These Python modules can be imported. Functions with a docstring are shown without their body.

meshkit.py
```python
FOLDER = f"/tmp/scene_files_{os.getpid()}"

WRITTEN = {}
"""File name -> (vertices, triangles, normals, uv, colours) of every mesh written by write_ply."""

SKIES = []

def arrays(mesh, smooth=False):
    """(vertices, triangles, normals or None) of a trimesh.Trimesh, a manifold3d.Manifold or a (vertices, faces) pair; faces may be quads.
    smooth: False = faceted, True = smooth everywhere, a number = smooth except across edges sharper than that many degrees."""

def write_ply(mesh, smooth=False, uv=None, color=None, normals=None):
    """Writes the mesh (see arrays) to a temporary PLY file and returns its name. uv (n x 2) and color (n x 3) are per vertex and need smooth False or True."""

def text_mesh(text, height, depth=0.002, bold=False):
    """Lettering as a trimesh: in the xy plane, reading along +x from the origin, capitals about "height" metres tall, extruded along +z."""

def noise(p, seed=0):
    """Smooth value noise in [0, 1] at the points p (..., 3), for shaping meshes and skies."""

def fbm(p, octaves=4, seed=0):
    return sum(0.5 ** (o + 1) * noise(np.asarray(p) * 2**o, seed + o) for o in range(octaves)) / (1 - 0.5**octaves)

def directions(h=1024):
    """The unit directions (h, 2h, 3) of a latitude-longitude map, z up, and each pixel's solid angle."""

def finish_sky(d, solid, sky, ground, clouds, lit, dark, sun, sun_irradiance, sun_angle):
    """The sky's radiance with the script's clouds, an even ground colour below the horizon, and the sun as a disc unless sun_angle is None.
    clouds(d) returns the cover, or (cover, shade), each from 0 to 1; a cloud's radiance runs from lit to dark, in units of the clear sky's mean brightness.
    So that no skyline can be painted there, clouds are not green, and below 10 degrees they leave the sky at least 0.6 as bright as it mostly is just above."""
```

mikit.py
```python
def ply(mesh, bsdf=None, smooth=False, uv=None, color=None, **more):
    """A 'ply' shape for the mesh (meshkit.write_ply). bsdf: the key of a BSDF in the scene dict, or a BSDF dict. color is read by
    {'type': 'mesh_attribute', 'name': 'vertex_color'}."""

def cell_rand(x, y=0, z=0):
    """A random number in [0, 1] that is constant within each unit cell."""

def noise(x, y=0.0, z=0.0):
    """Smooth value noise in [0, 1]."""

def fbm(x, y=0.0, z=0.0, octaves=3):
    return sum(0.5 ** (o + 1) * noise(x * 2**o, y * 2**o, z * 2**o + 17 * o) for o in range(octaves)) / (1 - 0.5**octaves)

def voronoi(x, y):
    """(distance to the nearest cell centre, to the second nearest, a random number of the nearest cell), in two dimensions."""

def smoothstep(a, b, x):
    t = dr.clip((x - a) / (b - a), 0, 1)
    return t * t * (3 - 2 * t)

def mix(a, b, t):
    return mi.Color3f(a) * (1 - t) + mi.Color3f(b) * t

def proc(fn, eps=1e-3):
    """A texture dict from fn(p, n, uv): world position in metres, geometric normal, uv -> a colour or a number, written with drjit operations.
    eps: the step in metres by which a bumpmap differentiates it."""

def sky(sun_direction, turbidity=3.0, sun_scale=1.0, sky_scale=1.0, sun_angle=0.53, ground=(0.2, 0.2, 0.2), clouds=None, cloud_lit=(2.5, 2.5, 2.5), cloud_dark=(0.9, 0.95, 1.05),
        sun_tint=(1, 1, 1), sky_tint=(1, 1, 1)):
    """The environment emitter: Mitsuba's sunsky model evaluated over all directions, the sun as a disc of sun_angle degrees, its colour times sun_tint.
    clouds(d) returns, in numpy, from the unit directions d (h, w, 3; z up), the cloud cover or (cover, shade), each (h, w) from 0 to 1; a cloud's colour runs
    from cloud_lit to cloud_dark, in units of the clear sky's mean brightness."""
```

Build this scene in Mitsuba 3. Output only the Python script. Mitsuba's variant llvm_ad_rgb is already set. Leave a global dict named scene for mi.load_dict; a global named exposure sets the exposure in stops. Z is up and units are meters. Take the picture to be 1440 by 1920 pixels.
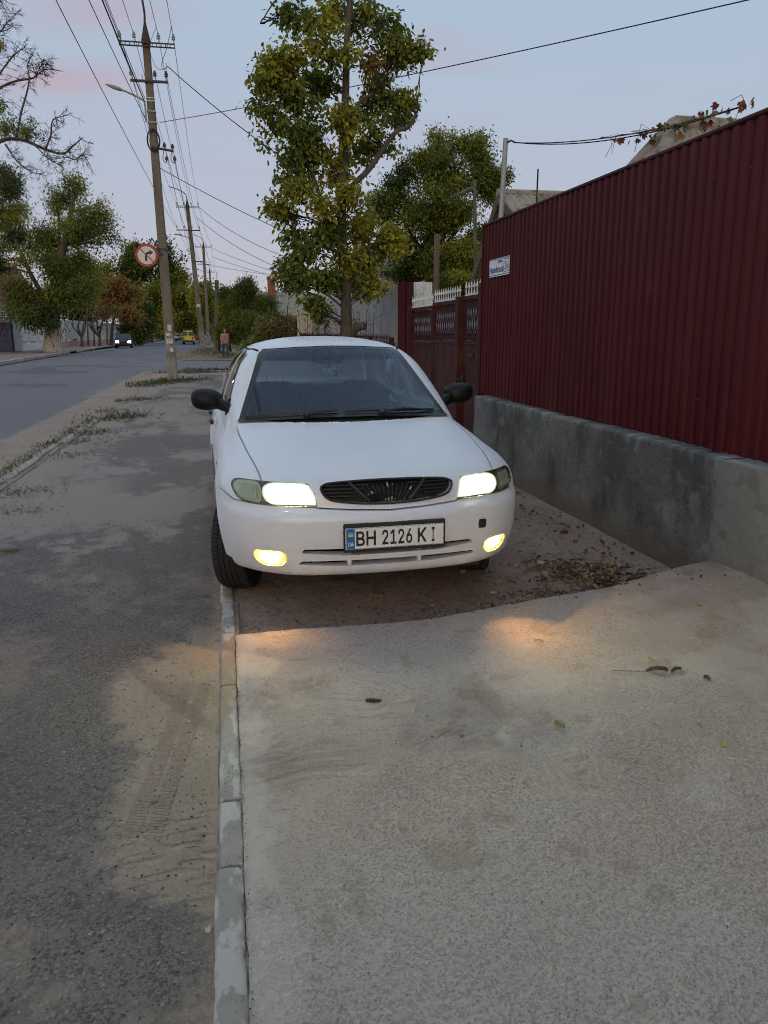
import math
import numpy as np, trimesh, mitsuba as mi, drjit as dr, manifold3d as m3
import mikit, meshkit
from mikit import proc, noise, fbm, voronoi, cell_rand, smoothstep, mix

scene, labels = {}, {}
T = mi.ScalarTransform4f
PI = math.pi

# ------------------------------------------------------------------ camera, sky, exposure
EYE = np.array([0.0, 0.0, 1.5])
PITCH, YAW = math.radians(12.72), math.radians(11.06)
LOOK = np.array([math.sin(YAW) * math.cos(PITCH), math.cos(YAW) * math.cos(PITCH), -math.sin(PITCH)])
scene['camera'] = {'type': 'perspective', 'fov_axis': 'x', 'fov': 51.37, 'near_clip': 0.05, 'far_clip': 3000.0,
                   'to_world': T().look_at(origin=EYE.tolist(), target=(EYE + LOOK).tolist(), up=[0, 0, 1])}


def clouds(d):
    """high thin evening veil, pink low over the horizon and blue above, the same all round, with a few pink streaks"""
    el = np.degrees(np.arcsin(np.clip(d[..., 2], -1, 1)))
    az = np.arctan2(d[..., 0], d[..., 1])
    p = np.stack([np.sin(az) * 4.5, np.cos(az) * 4.5, el * 0.34], -1)
    n = meshkit.fbm(p, 4, 5)
    streak = np.clip((n - 0.56) * 3.2, 0, 1) * np.exp(-((el - 22) / 11.0) ** 2)
    for a0, e0, sa, se in ((-12.5, 21.3, 4.5, 1.1), (-7.0, 18.2, 5.0, 1.0), (-9.0, 14.8, 5.5, 0.9), (60, 19, 9, 1.3), (-70, 24, 10, 1.5), (150, 17, 9, 1.2)):
        da = (np.degrees(az) - a0 + 180) % 360 - 180
        streak = np.maximum(streak, np.exp(-(da / sa) ** 2 - ((el - e0 - 0.10 * da) / se) ** 2) * np.clip(0.25 + 2.0 * (n - 0.25), 0, 1))
    shade = 0.22 + 0.78 * np.clip((el - 2) / 21.0, 0, 1) ** 0.8
    return np.full_like(el, 0.95), np.clip(shade * (1 - 1.0 * np.clip(streak, 0, 1)), 0, 1)


scene['sky'] = mikit.sky([-0.35, -1.0, 0.26], turbidity=3, sun_scale=0.08, sun_angle=40, sky_scale=2.0, clouds=clouds,
                         cloud_lit=(0.530, 0.430, 0.515), cloud_dark=(0.435, 0.570, 0.705), sun_tint=(0.93, 0.93, 1.0), sky_tint=(1.0, 0.92, 0.94))
exposure = 3.0


# ------------------------------------------------------------------ helpers
def numbered(name):
    if name not in scene and name not in labels and not any(k.startswith(name + '__') for k in scene):
        return name
    i = 1
    while True:
        k = '%s_%03d' % (name, i)
        if k not in scene and k not in labels and (k not in USED):
            return k
        i += 1


USED = set()
COUNT = {}


def unique(name):
    """name, name_001, name_002 ..."""
    n = COUNT.get(name, 0)
    COUNT[name] = n + 1
    return name if n == 0 else '%s_%03d' % (name, n)


def thing(name, label=None, cat=None, group=None, kind=None):
    k = unique(name)
    e = {}
    if label: e['label'] = label
    if cat: e['category'] = cat
    if group: e['group'] = group
    if kind: e['kind'] = kind
    labels[k] = e
    return k


def part(holder, name, mesh, bsdf, smooth=False, label=None, kind=None, **kw):
    k = unique(holder + '__' + name)
    scene[k] = mikit.ply(mesh.mesh() if isinstance(mesh, MB) else mesh, bsdf, smooth=smooth, **kw)
    if label or kind:
        labels[k] = {a: b for a, b in (('label', label), ('kind', kind)) if b}
    return k


def put(key, mesh, bsdf, smooth=False, **kw):
    """the thing itself is one mesh"""
    scene[key] = mikit.ply(mesh.mesh() if isinstance(mesh, MB) else mesh, bsdf, smooth=smooth, **kw)
    return key


def share(holder, name, shape, to_world, bsdf=None):
    k = unique(holder + '__' + name)
    d = dict(shape)
    d['to_world'] = to_world
    if bsdf: d['bsdf'] = {'type': 'ref', 'id': bsdf}
    scene[k] = d
    return k


class MB:
    """collects vertices and triangles"""
    def __init__(self):
        self.v, self.f, self.c, self.n = [], [], [], 0

    def add(self, v, f, c=None):
        v = np.asarray(v, float).reshape(-1, 3)
        f = np.asarray(f, int)
        if f.shape[1] == 4:
            f = np.vstack([f[:, [0, 1, 2]], f[:, [0, 2, 3]]])
        self.v.append(v); self.f.append(f + self.n); self.n += len(v)
        if c is not None:
            self.c.append(np.broadcast_to(np.asarray(c, float), (len(v), 3)))
        return self

    def tm(self, m):
        if hasattr(m, 'to_mesh'):
            q = m.to_mesh()
            return self.add(q.vert_properties[:, :3], q.tri_verts)
        return self.add(m.vertices, m.faces)

    def box(self, c, s, R=None, bevel=0):
        sx, sy, sz = np.asarray(s, float) / 2
        if bevel:
            b = bevel
            pts = [[x * (sx - (b if k != 0 else 0)), y * (sy - (b if k != 1 else 0)), z * (sz - (b if k != 2 else 0))]
                   for k in range(3) for x in (-1, 1) for y in (-1, 1) for z in (-1, 1)]
            m = trimesh.convex.convex_hull(np.array(pts))
            v, f = np.array(m.vertices), np.array(m.faces)
        else:
            v = np.array([[x, y, z] for x in (-sx, sx) for y in (-sy, sy) for z in (-sz, sz)])
            f = np.array([[0, 1, 3, 2], [4, 6, 7, 5], [0, 4, 5, 1], [2, 3, 7, 6], [0, 2, 6, 4], [1, 5, 7, 3]])
        if R is not None: v = v @ np.asarray(R).T
        return self.add(v + np.asarray(c, float), f)

    def bar(self, a, b, w, h=None, up=(0, 0, 1)):
        """box from a to b, w across, h along up"""
        a, b = np.asarray(a, float), np.asarray(b, float)
        h = h or w
        y = b - a; L = np.linalg.norm(y); y = y / L
        x = np.cross(y, up)
        if np.linalg.norm(x) < 1e-6: x = np.cross(y, (1, 0, 0))
        x = x / np.linalg.norm(x); z = np.cross(x, y)
        return self.box((a + b) / 2, (w, L, h), np.stack([x, y, z], 1))

    def tube(self, pts, r, n=6, cap=True, c=None):
        p = np.asarray(pts, float)
        r = np.broadcast_to(np.asarray(r, float), (len(p),))
        t = np.gradient(p, axis=0)
        t /= np.linalg.norm(t, axis=1, keepdims=True) + 1e-12
        ref = np.array([0, 0, 1.0]) if abs(t[0, 2]) < 0.9 else np.array([1.0, 0, 0])
        A = np.empty_like(p)
        a = np.cross(t[0], ref); a /= np.linalg.norm(a)
        for i in range(len(p)):
            a = a - t[i] * (a @ t[i]); a /= np.linalg.norm(a) + 1e-12
            A[i] = a
        B = np.cross(t, A)
        ang = np.arange(n) * 2 * PI / n
        v = p[:, None] + r[:, None, None] * (np.cos(ang)[None, :, None] * A[:, None] + np.sin(ang)[None, :, None] * B[:, None])
        i, j = np.meshgrid(np.arange(len(p) - 1), np.arange(n), indexing='ij')
        q = np.stack([i * n + j, i * n + (j + 1) % n, (i + 1) * n + (j + 1) % n, (i + 1) * n + j], -1).reshape(-1, 4)
        f = np.vstack([q[:, [0, 1, 2]], q[:, [0, 2, 3]]])
        v = v.reshape(-1, 3)
        if cap:
            k = len(v)
            v = np.vstack([v, p[0], p[-1]])
            j = np.arange(n)
            e = (len(p) - 1) * n
            f = np.vstack([f, np.stack([j * 0 + k, (j + 1) % n, j], 1), np.stack([j * 0 + k + 1, e + j, e + (j + 1) % n], 1)])
        return self.add(v, f, c)

    def lathe(self, prof, c=(0, 0, 0), axis='z', n=24):
        """prof: (radius, height) pairs; closed where the radius is 0"""
        prof = np.asarray(prof, float)
        ang = np.arange(n) * 2 * PI / n
        v = np.stack([prof[:, 0][:, None] * np.cos(ang), prof[:, 0][:, None] * np.sin(ang), np.repeat(prof[:, 1][:, None], n, 1)], -1)
        if axis == 'x': v = v[..., [2, 0, 1]]
        if axis == 'y': v = v[..., [1, 2, 0]]
        i, j = np.meshgrid(np.arange(len(prof) - 1), np.arange(n), indexing='ij')
        q = np.stack([i * n + j, i * n + (j + 1) % n, (i + 1) * n + (j + 1) % n, (i + 1) * n + j], -1).reshape(-1, 4)
        return self.add(v.reshape(-1, 3) + np.asarray(c, float), q)

    def grid(self, P, flip=False, c=None):
        """P: (a, b, 3) points"""
        a, b = P.shape[:2]
        i, j = np.meshgrid(np.arange(a - 1), np.arange(b - 1), indexing='ij')
        q = np.stack([i * b + j, (i + 1) * b + j, (i + 1) * b + j + 1, i * b + j + 1], -1).reshape(-1, 4)
        if flip: q = q[:, ::-1]
        return self.add(P.reshape(-1, 3), q, c)

    def mesh(self):
        return trimesh.Trimesh(np.vstack(self.v), np.vstack(self.f), process=False)

    def colors(self):
        return np.vstack(self.c)


def rotz(a):
    c, s = math.cos(a), math.sin(a)
    return np.array([[c, -s, 0], [s, c, 0], [0, 0, 1.0]])


def frame(d, up=(0, 0, 1)):
    d = np.asarray(d, float) / np.linalg.norm(d)
    x = np.cross(d, up)
    if np.linalg.norm(x) < 1e-5: x = np.cross(d, (1, 0, 0))
    x /= np.linalg.norm(x)
    return np.stack([x, d, np.cross(x, d)], 1)


def mat4(R, t, s=1.0):
    M = np.eye(4); M[:3, :3] = np.asarray(R) * s; M[:3, 3] = t
    return T(M.tolist())


def poly_prism(pts, d, lo, hi):
    """manifold prism of the 2D polygon pts; d = axis it runs along ('x': pts are (y, z); 'y': (x, z); 'z': (x, y))"""
    pts = np.asarray(pts, float)
    x, y = pts[:, 0], pts[:, 1]
    if np.sum(x * np.roll(y, -1) - np.roll(x, -1) * y) < 0: pts = pts[::-1]
    m = m3.CrossSection([pts]).extrude(hi - lo).translate((0, 0, lo))     # (u, v, w)
    if d == 'z': return m
    if d == 'x': return m.transform(np.array([[0, 0, 1, 0], [1, 0, 0, 0], [0, 1, 0, 0]], float))
    return m.transform(np.array([[1, 0, 0, 0], [0, 0, -1, 0], [0, 1, 0, 0]], float)).transform(np.array([[1, 0, 0, 0], [0, 1, 0, lo + hi], [0, 0, 1, 0]], float))


def arc_poly(pts, n=8):
    """Catmull-Rom closed polygon through pts"""
    p = np.asarray(pts, float)
    out = []
    N = len(p)
    for i in range(N):
        a, b, c, d = p[i - 1], p[i], p[(i + 1) % N], p[(i + 2) % N]
        for t in np.arange(n) / n:
            out.append(0.5 * (2 * b + (c - a) * t + (2 * a - 5 * b + 4 * c - d) * t * t + (3 * b - a - 3 * c + d) * t ** 3))
    return np.array(out)


def round_poly(pts, r, n=5):
    """polygon with its corners rounded; r a number or one per corner"""
    p = np.asarray(pts, float)
    N = len(p)
    r = np.broadcast_to(np.asarray(r, float), (N,))
    out = []
    for i in range(N):
        a, b, c = p[i - 1], p[i], p[(i + 1) % N]
        u, v = a - b, c - b
        lu, lv = np.linalg.norm(u), np.linalg.norm(v)
        k = min(r[i], lu * 0.49, lv * 0.49)
        s, e = b + u / lu * k, b + v / lv * k
        for t in np.linspace(0, 1, n):
            out.append((1 - t) ** 2 * s + 2 * t * (1 - t) * b + t * t * e)
    return np.array(out)


def spline(pts, n=8):
    """open Catmull-Rom curve through 3D points"""
    p = np.asarray(pts, float)
    p = np.vstack([2 * p[0] - p[1], p, 2 * p[-1] - p[-2]])
    out = []
    for i in range(1, len(p) - 2):
        a, b, c, d = p[i - 1:i + 3]
        for t in np.arange(n) / n:
            out.append(0.5 * (2 * b + (c - a) * t + (2 * a - 5 * b + 4 * c - d) * t * t + (3 * b - a - 3 * c + d) * t ** 3))
    out.append(p[-2])
    return np.array(out)


# ------------------------------------------------------------------ materials
def rgb(*c): return {'type': 'rgb', 'value': list(c)}


def mat(name, base, rough=0.7, metallic=0.0, spec=0.5, bump=None, bscale=1.0, eps=1e-3, two=True, **kw):
    b = {'type': 'principled', 'base_color': rgb(*base) if isinstance(base, (tuple, list)) else base,
         'roughness': rough, 'metallic': metallic, 'specular': spec, **kw}
    if bump is not None:
        b = {'type': 'bumpmap', 'arbitrary': proc(bump, eps), 'scale': bscale, 'bsdf': b}
    scene[name] = {'type': 'twosided', 'bsdf': b} if two else b
    return name


VC = {'type': 'mesh_attribute', 'name': 'vertex_color'}
mat('m_black_plastic', (0.018, 0.018, 0.02), 0.42)
mat('m_dark_metal', (0.035, 0.033, 0.035), 0.55)
mat('m_rubber', (0.022, 0.021, 0.022), 0.75, spec=0.35)
mat('m_chrome', (0.75, 0.76, 0.78), 0.18, metallic=1.0)
mat('m_steel', (0.42, 0.42, 0.42), 0.45, metallic=0.7)
mat('m_white_print', (0.72, 0.72, 0.72), 0.45)
mat('m_black_print', (0.012, 0.012, 0.014), 0.45)
mat('m_blue_print', (0.02, 0.13, 0.42), 0.4)
mat('m_navy_print', (0.03, 0.04, 0.17), 0.5)
mat('m_yellow_print', (0.75, 0.52, 0.03), 0.4)
mat('m_sky_print', (0.10, 0.36, 0.66), 0.4)
mat('m_porcelain', (0.33, 0.36, 0.29), 0.25)
mat('m_brown_porcelain', (0.10, 0.05, 0.035), 0.25)
mat('m_wire', (0.03, 0.03, 0.035), 0.6)
mat('m_vertex', VC, 0.75)
# ------------------------------------------------------------------ the ground
def lip_y(x):
    """where the concrete driveway ends, in front of the car"""
    return 3.92 + 0.02 * x + 0.055 * x * x + 0.018 * np.sin(x * 5.0)


def drive_z(x, y):
    z = 0.075 * np.clip((x - 1.3) / 1.5, 0, 1) ** 1.6 * np.exp(-((y - 3.75 - 0.12 * x) / 0.75) ** 2)
    q = np.stack([x, y, x * 0], -1)
    return z + 0.014 * (meshkit.fbm(q * 1.3, 3, 3) - 0.5) + 0.007 * (meshkit.fbm(q * 9, 3, 4) - 0.5) + 0.004 * (0.3 + np.clip(x - 1, 0, 2) * 0.6) * (meshkit.fbm(q * [24, 30, 1], 3, 5) - 0.5)


def dirt_z(x, y):
    p = np.stack([x * 1.1, y * 1.1, x * 0], -1)
    k = np.clip((x - 1.75) / 1.3, 0, 1)
    z = -0.012 - 0.125 * k * k * (3 - 2 * k) + 0.03 * (meshkit.fbm(p, 3, 8) - 0.5)
    dip = np.clip(1 - (y - lip_y(x)) / 0.55, 0, 1)
    return z - 0.05 * dip * np.clip(1 - k, 0, 1)


def sheet(x0, x1, y0, y1, dx, dy, zf, mask=None):
    xs = np.linspace(x0, x1, max(2, int(round((x1 - x0) / dx)) + 1))
    ys = np.linspace(y0, y1, max(2, int(round((y1 - y0) / dy)) + 1))
    X, Y = np.meshgrid(xs, ys, indexing='ij')
    return np.stack([X, Y, zf(X, Y)], -1)


# --- materials of the ground
def sand_mask(p):
    """0 = bare old asphalt, 1 = covered with blown sand"""
    x, y = p.x, p.y
    n1 = fbm(x * 1.7 + 3, y * 1.1, 1, 4)
    n2 = fbm(x * 11, y * 9, 5, 4)
    # the drift against the inner kerb
    w = 0.06 + 0.26 * smoothstep(1.75, 2.15, y) * (1 - smoothstep(3.4, 4.4, y)) + 0.22 * smoothstep(2.5, 3.3, y) * (1 - smoothstep(3.3, 4.0, y))
    drift = smoothstep(0.14, -0.14, (-0.09 - x) - w - (n1 - 0.5) * 0.34 - (n2 - 0.5) * 0.26)
    # patches farther along
    far = smoothstep(4.6, 7.5, y)
    pat = smoothstep(0.47, 0.66, n1 + (n2 - 0.5) * 0.30 + 0.05 * far) * smoothstep(3.8, 5.6, y) * 0.85
    band = smoothstep(0.75, 0.05, dr.abs(y - 7.4 - 0.6 * (x + 1.5)) - 0.6 + (n1 - .5) * 1.6 + (n2 - 0.5) * 0.8) * smoothstep(-0.7, -1.4, x) * 0.9
    verge = smoothstep(-1.6, -2.15, x + (n1 - 0.5) * 1.4 + (n2 - .5) * .4) * smoothstep(4.5, 6.5, y)
    thin = smoothstep(0.34, 0.66, n1 + (n2 - 0.5) * 0.5) * (0.46 + 0.34 * far)
    return dr.maximum(dr.maximum(drift, pat), dr.maximum(dr.maximum(band, verge), thin))


def pave_col(p, n, uv):
    m = sand_mask(p)
    a, b, r = voronoi(p.x * 110 + 2, p.y * 110 - 2)
    a2, b2, r2 = voronoi(p.x * 46 + 7, p.y * 46 - 7)
    base = mix((0.115, 0.099, 0.093), (0.173, 0.147, 0.138), fbm(p.x * 2.1, p.y * 2.1, 3, 4))
    st = mix((0.069, 0.059, 0.057), (0.269, 0.226, 0.205), r * r)
    asp = mix(base, st, smoothstep(0.50, 0.30, a) * 0.75)
    asp = mix(asp, mix((0.125, 0.104, 0.095), (0.300, 0.258, 0.230), r2), smoothstep(0.30, 0.18, a2) * smoothstep(0.70, 0.76, r2) * 0.8)
    asp = mix(asp, (0.048, 0.044, 0.042), smoothstep(0.60, 0.76, noise(p.x * 85, p.y * 85)) * 0.5)
    # sand lodged between the stones
    asp = mix(asp, (0.219, 0.174, 0.140), smoothstep(0.40, 0.66, a) * 0.5 * smoothstep(0.35, 0.6, fbm(p.x * 3, p.y * 3, 9, 3)))
    snd = mix((0.231, 0.174, 0.136), (0.310, 0.238, 0.190), fbm(p.x * 6, p.y * 6, 2, 4))
    snd = mix(snd, (0.125, 0.099, 0.081), smoothstep(0.62, 0.8, noise(p.x * 190, p.y * 190)) * 0.45)
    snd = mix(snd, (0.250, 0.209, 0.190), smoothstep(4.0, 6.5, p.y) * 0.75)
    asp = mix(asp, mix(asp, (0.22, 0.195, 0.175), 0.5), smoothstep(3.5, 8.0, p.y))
    edge = smoothstep(0.15, 0.85, m + (0.5 - a) * 0.5 + (fbm(p.x * 60, p.y * 60, 3, 3) - 0.5) * 0.5)
    return mix(asp, snd, edge)


def pave_bump(p, n, uv):
    m = sand_mask(p)
    a, b, r = voronoi(p.x * 110 + 2, p.y * 110 - 2)
    h = (1 - smoothstep(0.1, 0.55, a)) * 0.0030 * (0.4 + r)
    a2, b2, r2 = voronoi(p.x * 46 + 7, p.y * 46 - 7)
    h = h + smoothstep(0.40, 0.12, a2) * smoothstep(0.6, 0.9, r2) * 0.005 + fbm(p.x * 45, p.y * 45, 6, 3) * 0.006 + fbm(p.x * 14, p.y * 14, 2, 3) * 0.010
    # tyre tread printed in the drift
    u = p.x + 0.27 - 0.12 * (p.y - 2.6)
    lug = smoothstep(-0.4, 0.6, dr.sin(p.y * 190 + p.x * 60))
    tr = lug * (smoothstep(0.030, 0.022, dr.abs(u - 0.035)) + smoothstep(0.030, 0.022, dr.abs(u + 0.035))) * smoothstep(2.15, 2.3, p.y) * (1 - smoothstep(3.25, 3.45, p.y))
    u2 = p.x + 0.30 + 0.55 * (p.y - 3.25)
    tr2 = smoothstep(-0.3, 0.3, dr.sin(u2 * 330)) * smoothstep(0.045, 0.035, dr.abs(u2)) * smoothstep(2.9, 3.0, p.y)
    wav = smoothstep(0.3, 0.7, noise(p.x * 10 + p.y * 14, p.y * 34 - p.x * 9)) * smoothstep(2.45, 2.3, p.y)
    s = fbm(p.x * 50, p.y * 50, 1, 3) * 0.004 + tr * 0.009 + tr2 * 0.007 + wav * 0.009
    return h * (1 - m) + s * m


def mix_f(a, b, t): return a * (1 - t) + b * t


def swirl(p):
    sw = fbm(p.x * 0.9, p.y * 0.9, 3, 3) * 6
    q = p.x * dr.cos(sw) + p.y * dr.sin(sw)
    t = -p.x * dr.sin(sw) + p.y * dr.cos(sw)
    k = 0.72 * fbm(q * 60, t * 15, 2, 3) + 0.28 * fbm(p.x * 75 + 9, p.y * 95, 5, 3)
    return mix_f(fbm(p.x * 125, p.y * 125, 1, 3), k, smoothstep(0.36, 0.6, fbm(p.x * 1.3 + 30, p.y * 1.3, 4, 3)))


def conc_col(p, n, uv):
    f = fbm(p.x * 1.6, p.y * 1.6, 4, 4)
    base = mix((0.320, 0.268, 0.236), (0.417, 0.353, 0.314), f)
    base = mix(base, (0.362, 0.272, 0.211), smoothstep(0.42, 0.75, fbm(p.x * 0.9 + 5, p.y * 1.3, 8, 3)) * 0.5)
    rid = swirl(p)
    base = mix(base, (0.187, 0.158, 0.135), smoothstep(0.47, 0.30, rid) * 0.42)          # dirt in the trowel marks
    base = mix(base, (0.483, 0.422, 0.374), smoothstep(0.56, 0.72, rid) * 0.32)            # rubbed ridges
    sp = noise(p.x * 240, p.y * 240)
    base = mix(base, (0.145, 0.124, 0.114), smoothstep(0.74, 0.86, sp) * 0.6)
    base = mix(base, (0.555, 0.477, 0.444), smoothstep(0.16, 0.08, noise(p.x * 210 + 50, p.y * 210)) * 0.4)
    # small muddy smears
    w = fbm(p.x * 5.2 + 20, p.y * 7.0, 2, 4)
    base = mix(base, (0.236, 0.178, 0.128), smoothstep(0.68, 0.74, w) * 0.4)
    for cx, cy, sx, sy in ((0.29, 1.88, 0.045, 0.12), (0.20, 1.78, 0.02, 0.08), (1.02, 2.98, 0.05, 0.22), (1.16, 2.75, 0.07, 0.06), (0.93, 2.62, 0.03, 0.10), (1.66, 2.27, 0.05, 0.05), (1.10, 1.72, 0.05, 0.04)):
        e = dr.square((p.x - cx) / sx) + dr.square((p.y - cy) / sy) + (fbm(p.x * 24, p.y * 24, 3, 3) - 0.5) * 2.2
        base = mix(base, (0.224, 0.166, 0.117), smoothstep(1.1, 0.2, e) * 0.36)
    # darker, dirtier towards the wall
    base = mix(base, (0.218, 0.172, 0.141), smoothstep(1.7, 3.0, p.x + (fbm(p.x * 5, p.y * 5, 6, 3) - 0.5) * 1.4) * 0.45)
    # pale laitance splashes
    base = mix(base, (0.483, 0.427, 0.384), smoothstep(0.60, 0.72, fbm(p.x * 2.3 - 9, p.y * 2.3, 11, 5)) * 0.35)
    # cement smeared beside the kerb
    k = smoothstep(0.13, 0.02, p.x + (fbm(p.x * 16, p.y * 11, 2, 3) - 0.5) * 0.20)
    return mix(base, (0.507, 0.444, 0.401), k * 0.5)


def conc_bump(p, n, uv):
    amp = 0.6 + 1.0 * smoothstep(0.4, 0.7, fbm(p.x * 1.1 + 8, p.y * 1.1, 3, 3)) + 1.0 * smoothstep(1.8, 2.8, p.x)
    return swirl(p) * 0.0085 * amp + noise(p.x * 240, p.y * 240, 1) * 0.0016 + fbm(p.x * 48, p.y * 48, 7, 3) * 0.005


def dirt_col(p, n, uv):
    f = fbm(p.x * 2.2, p.y * 2.2, 6, 4)
    base = mix((0.190, 0.144, 0.119), (0.314, 0.245, 0.203), f)
    base = mix(base, (0.142, 0.112, 0.094), smoothstep(0.62, 0.75, noise(p.x * 60, p.y * 60)) * 0.6)
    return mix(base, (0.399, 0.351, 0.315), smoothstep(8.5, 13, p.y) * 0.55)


def dirt_bump(p, n, uv):
    return fbm(p.x * 7, p.y * 7, 1, 6) * 0.03 + noise(p.x * 70, p.y * 70) * 0.003


def road_col(p, n, uv):
    f = fbm(p.x * 0.6, p.y * 0.12, 6, 4)
    base = mix((0.125, 0.113, 0.123), (0.168, 0.152, 0.160), f)
    base = mix(base, (0.213, 0.200, 0.211), smoothstep(0.6, 0.85, noise(p.x * 40, p.y * 40)) * 0.35)
    base = mix(base, (0.078, 0.074, 0.084), smoothstep(0.66, 0.70, fbm(p.x * 0.5 + 40, p.y * 0.35, 3, 4)) * 0.6)
    e = smoothstep(-3.7, -2.75, p.x + (fbm(p.x * 2, p.y * 0.6, 3, 4) - 0.5) * 1.3) * (1 - smoothstep(26, 33, p.y))
    e2 = smoothstep(-10.4, -11.6, p.x + (fbm(p.x * 2, p.y * 0.4, 3, 4) - 0.5) * 1.6)
    return mix(base, (0.252, 0.194, 0.162), dr.maximum(e, e2 * 0.85))


def road_bump(p, n, uv):
    return noise(p.x * 60, p.y * 60) * 0.003 + fbm(p.x * 3, p.y * 3, 1, 3) * 0.004


def sand_col(p, n, uv):
    f = fbm(p.x * 2.5, p.y * 2.5, 6, 4)
    base = mix((0.222, 0.172, 0.142), (0.312, 0.247, 0.204), f)
    return mix(base, (0.120, 0.103, 0.096), smoothstep(0.68, 0.8, noise(p.x * 45, p.y * 45)) * 0.5)


def soil_col(p, n, uv):
    f = fbm(p.x * 0.7, p.y * 0.7, 6, 4)
    base = mix((0.128, 0.099, 0.072), (0.225, 0.173, 0.128), f)
    return mix(base, (0.098, 0.128, 0.045), smoothstep(0.52, 0.66, fbm(p.x * 0.9 + 4, p.y * 0.9, 2, 4)) * 0.7)


def walk_col(p, n, uv):
    # small reddish paving blocks of the far pavement
    return mix(mix((0.20, 0.135, 0.125), (0.27, 0.19, 0.175), fbm(p.x, p.y * 0.5, 3, 3)), (0.13, 0.10, 0.09), smoothstep(0.6, 0.8, fbm(p.x * 3, p.y, 9, 3)) * 0.5)


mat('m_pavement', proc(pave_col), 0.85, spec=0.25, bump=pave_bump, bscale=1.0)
mat('m_concrete', proc(conc_col), 0.85, spec=0.25, bump=conc_bump, bscale=1.0)
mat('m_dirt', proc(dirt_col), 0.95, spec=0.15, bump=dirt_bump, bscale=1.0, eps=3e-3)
mat('m_road', proc(road_col), 0.72, spec=0.4, bump=road_bump, bscale=1.0, eps=4e-3)
mat('m_sand', proc(sand_col), 0.95, spec=0.15, bump=dirt_bump, bscale=0.6, eps=3e-3)
mat('m_soil', proc(soil_col), 0.95, spec=0.1)
mat('m_walk', proc(walk_col), 0.85, spec=0.2)


def structure(name, mesh, m, smooth=True, label=None, cat=None):
    k = unique(name)
    scene[k] = mikit.ply(mesh.mesh() if isinstance(mesh, MB) else mesh, m, smooth=smooth)
    labels[k] = {'kind': 'structure'}
    if label: labels[k].update(label=label)
    return k


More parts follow.
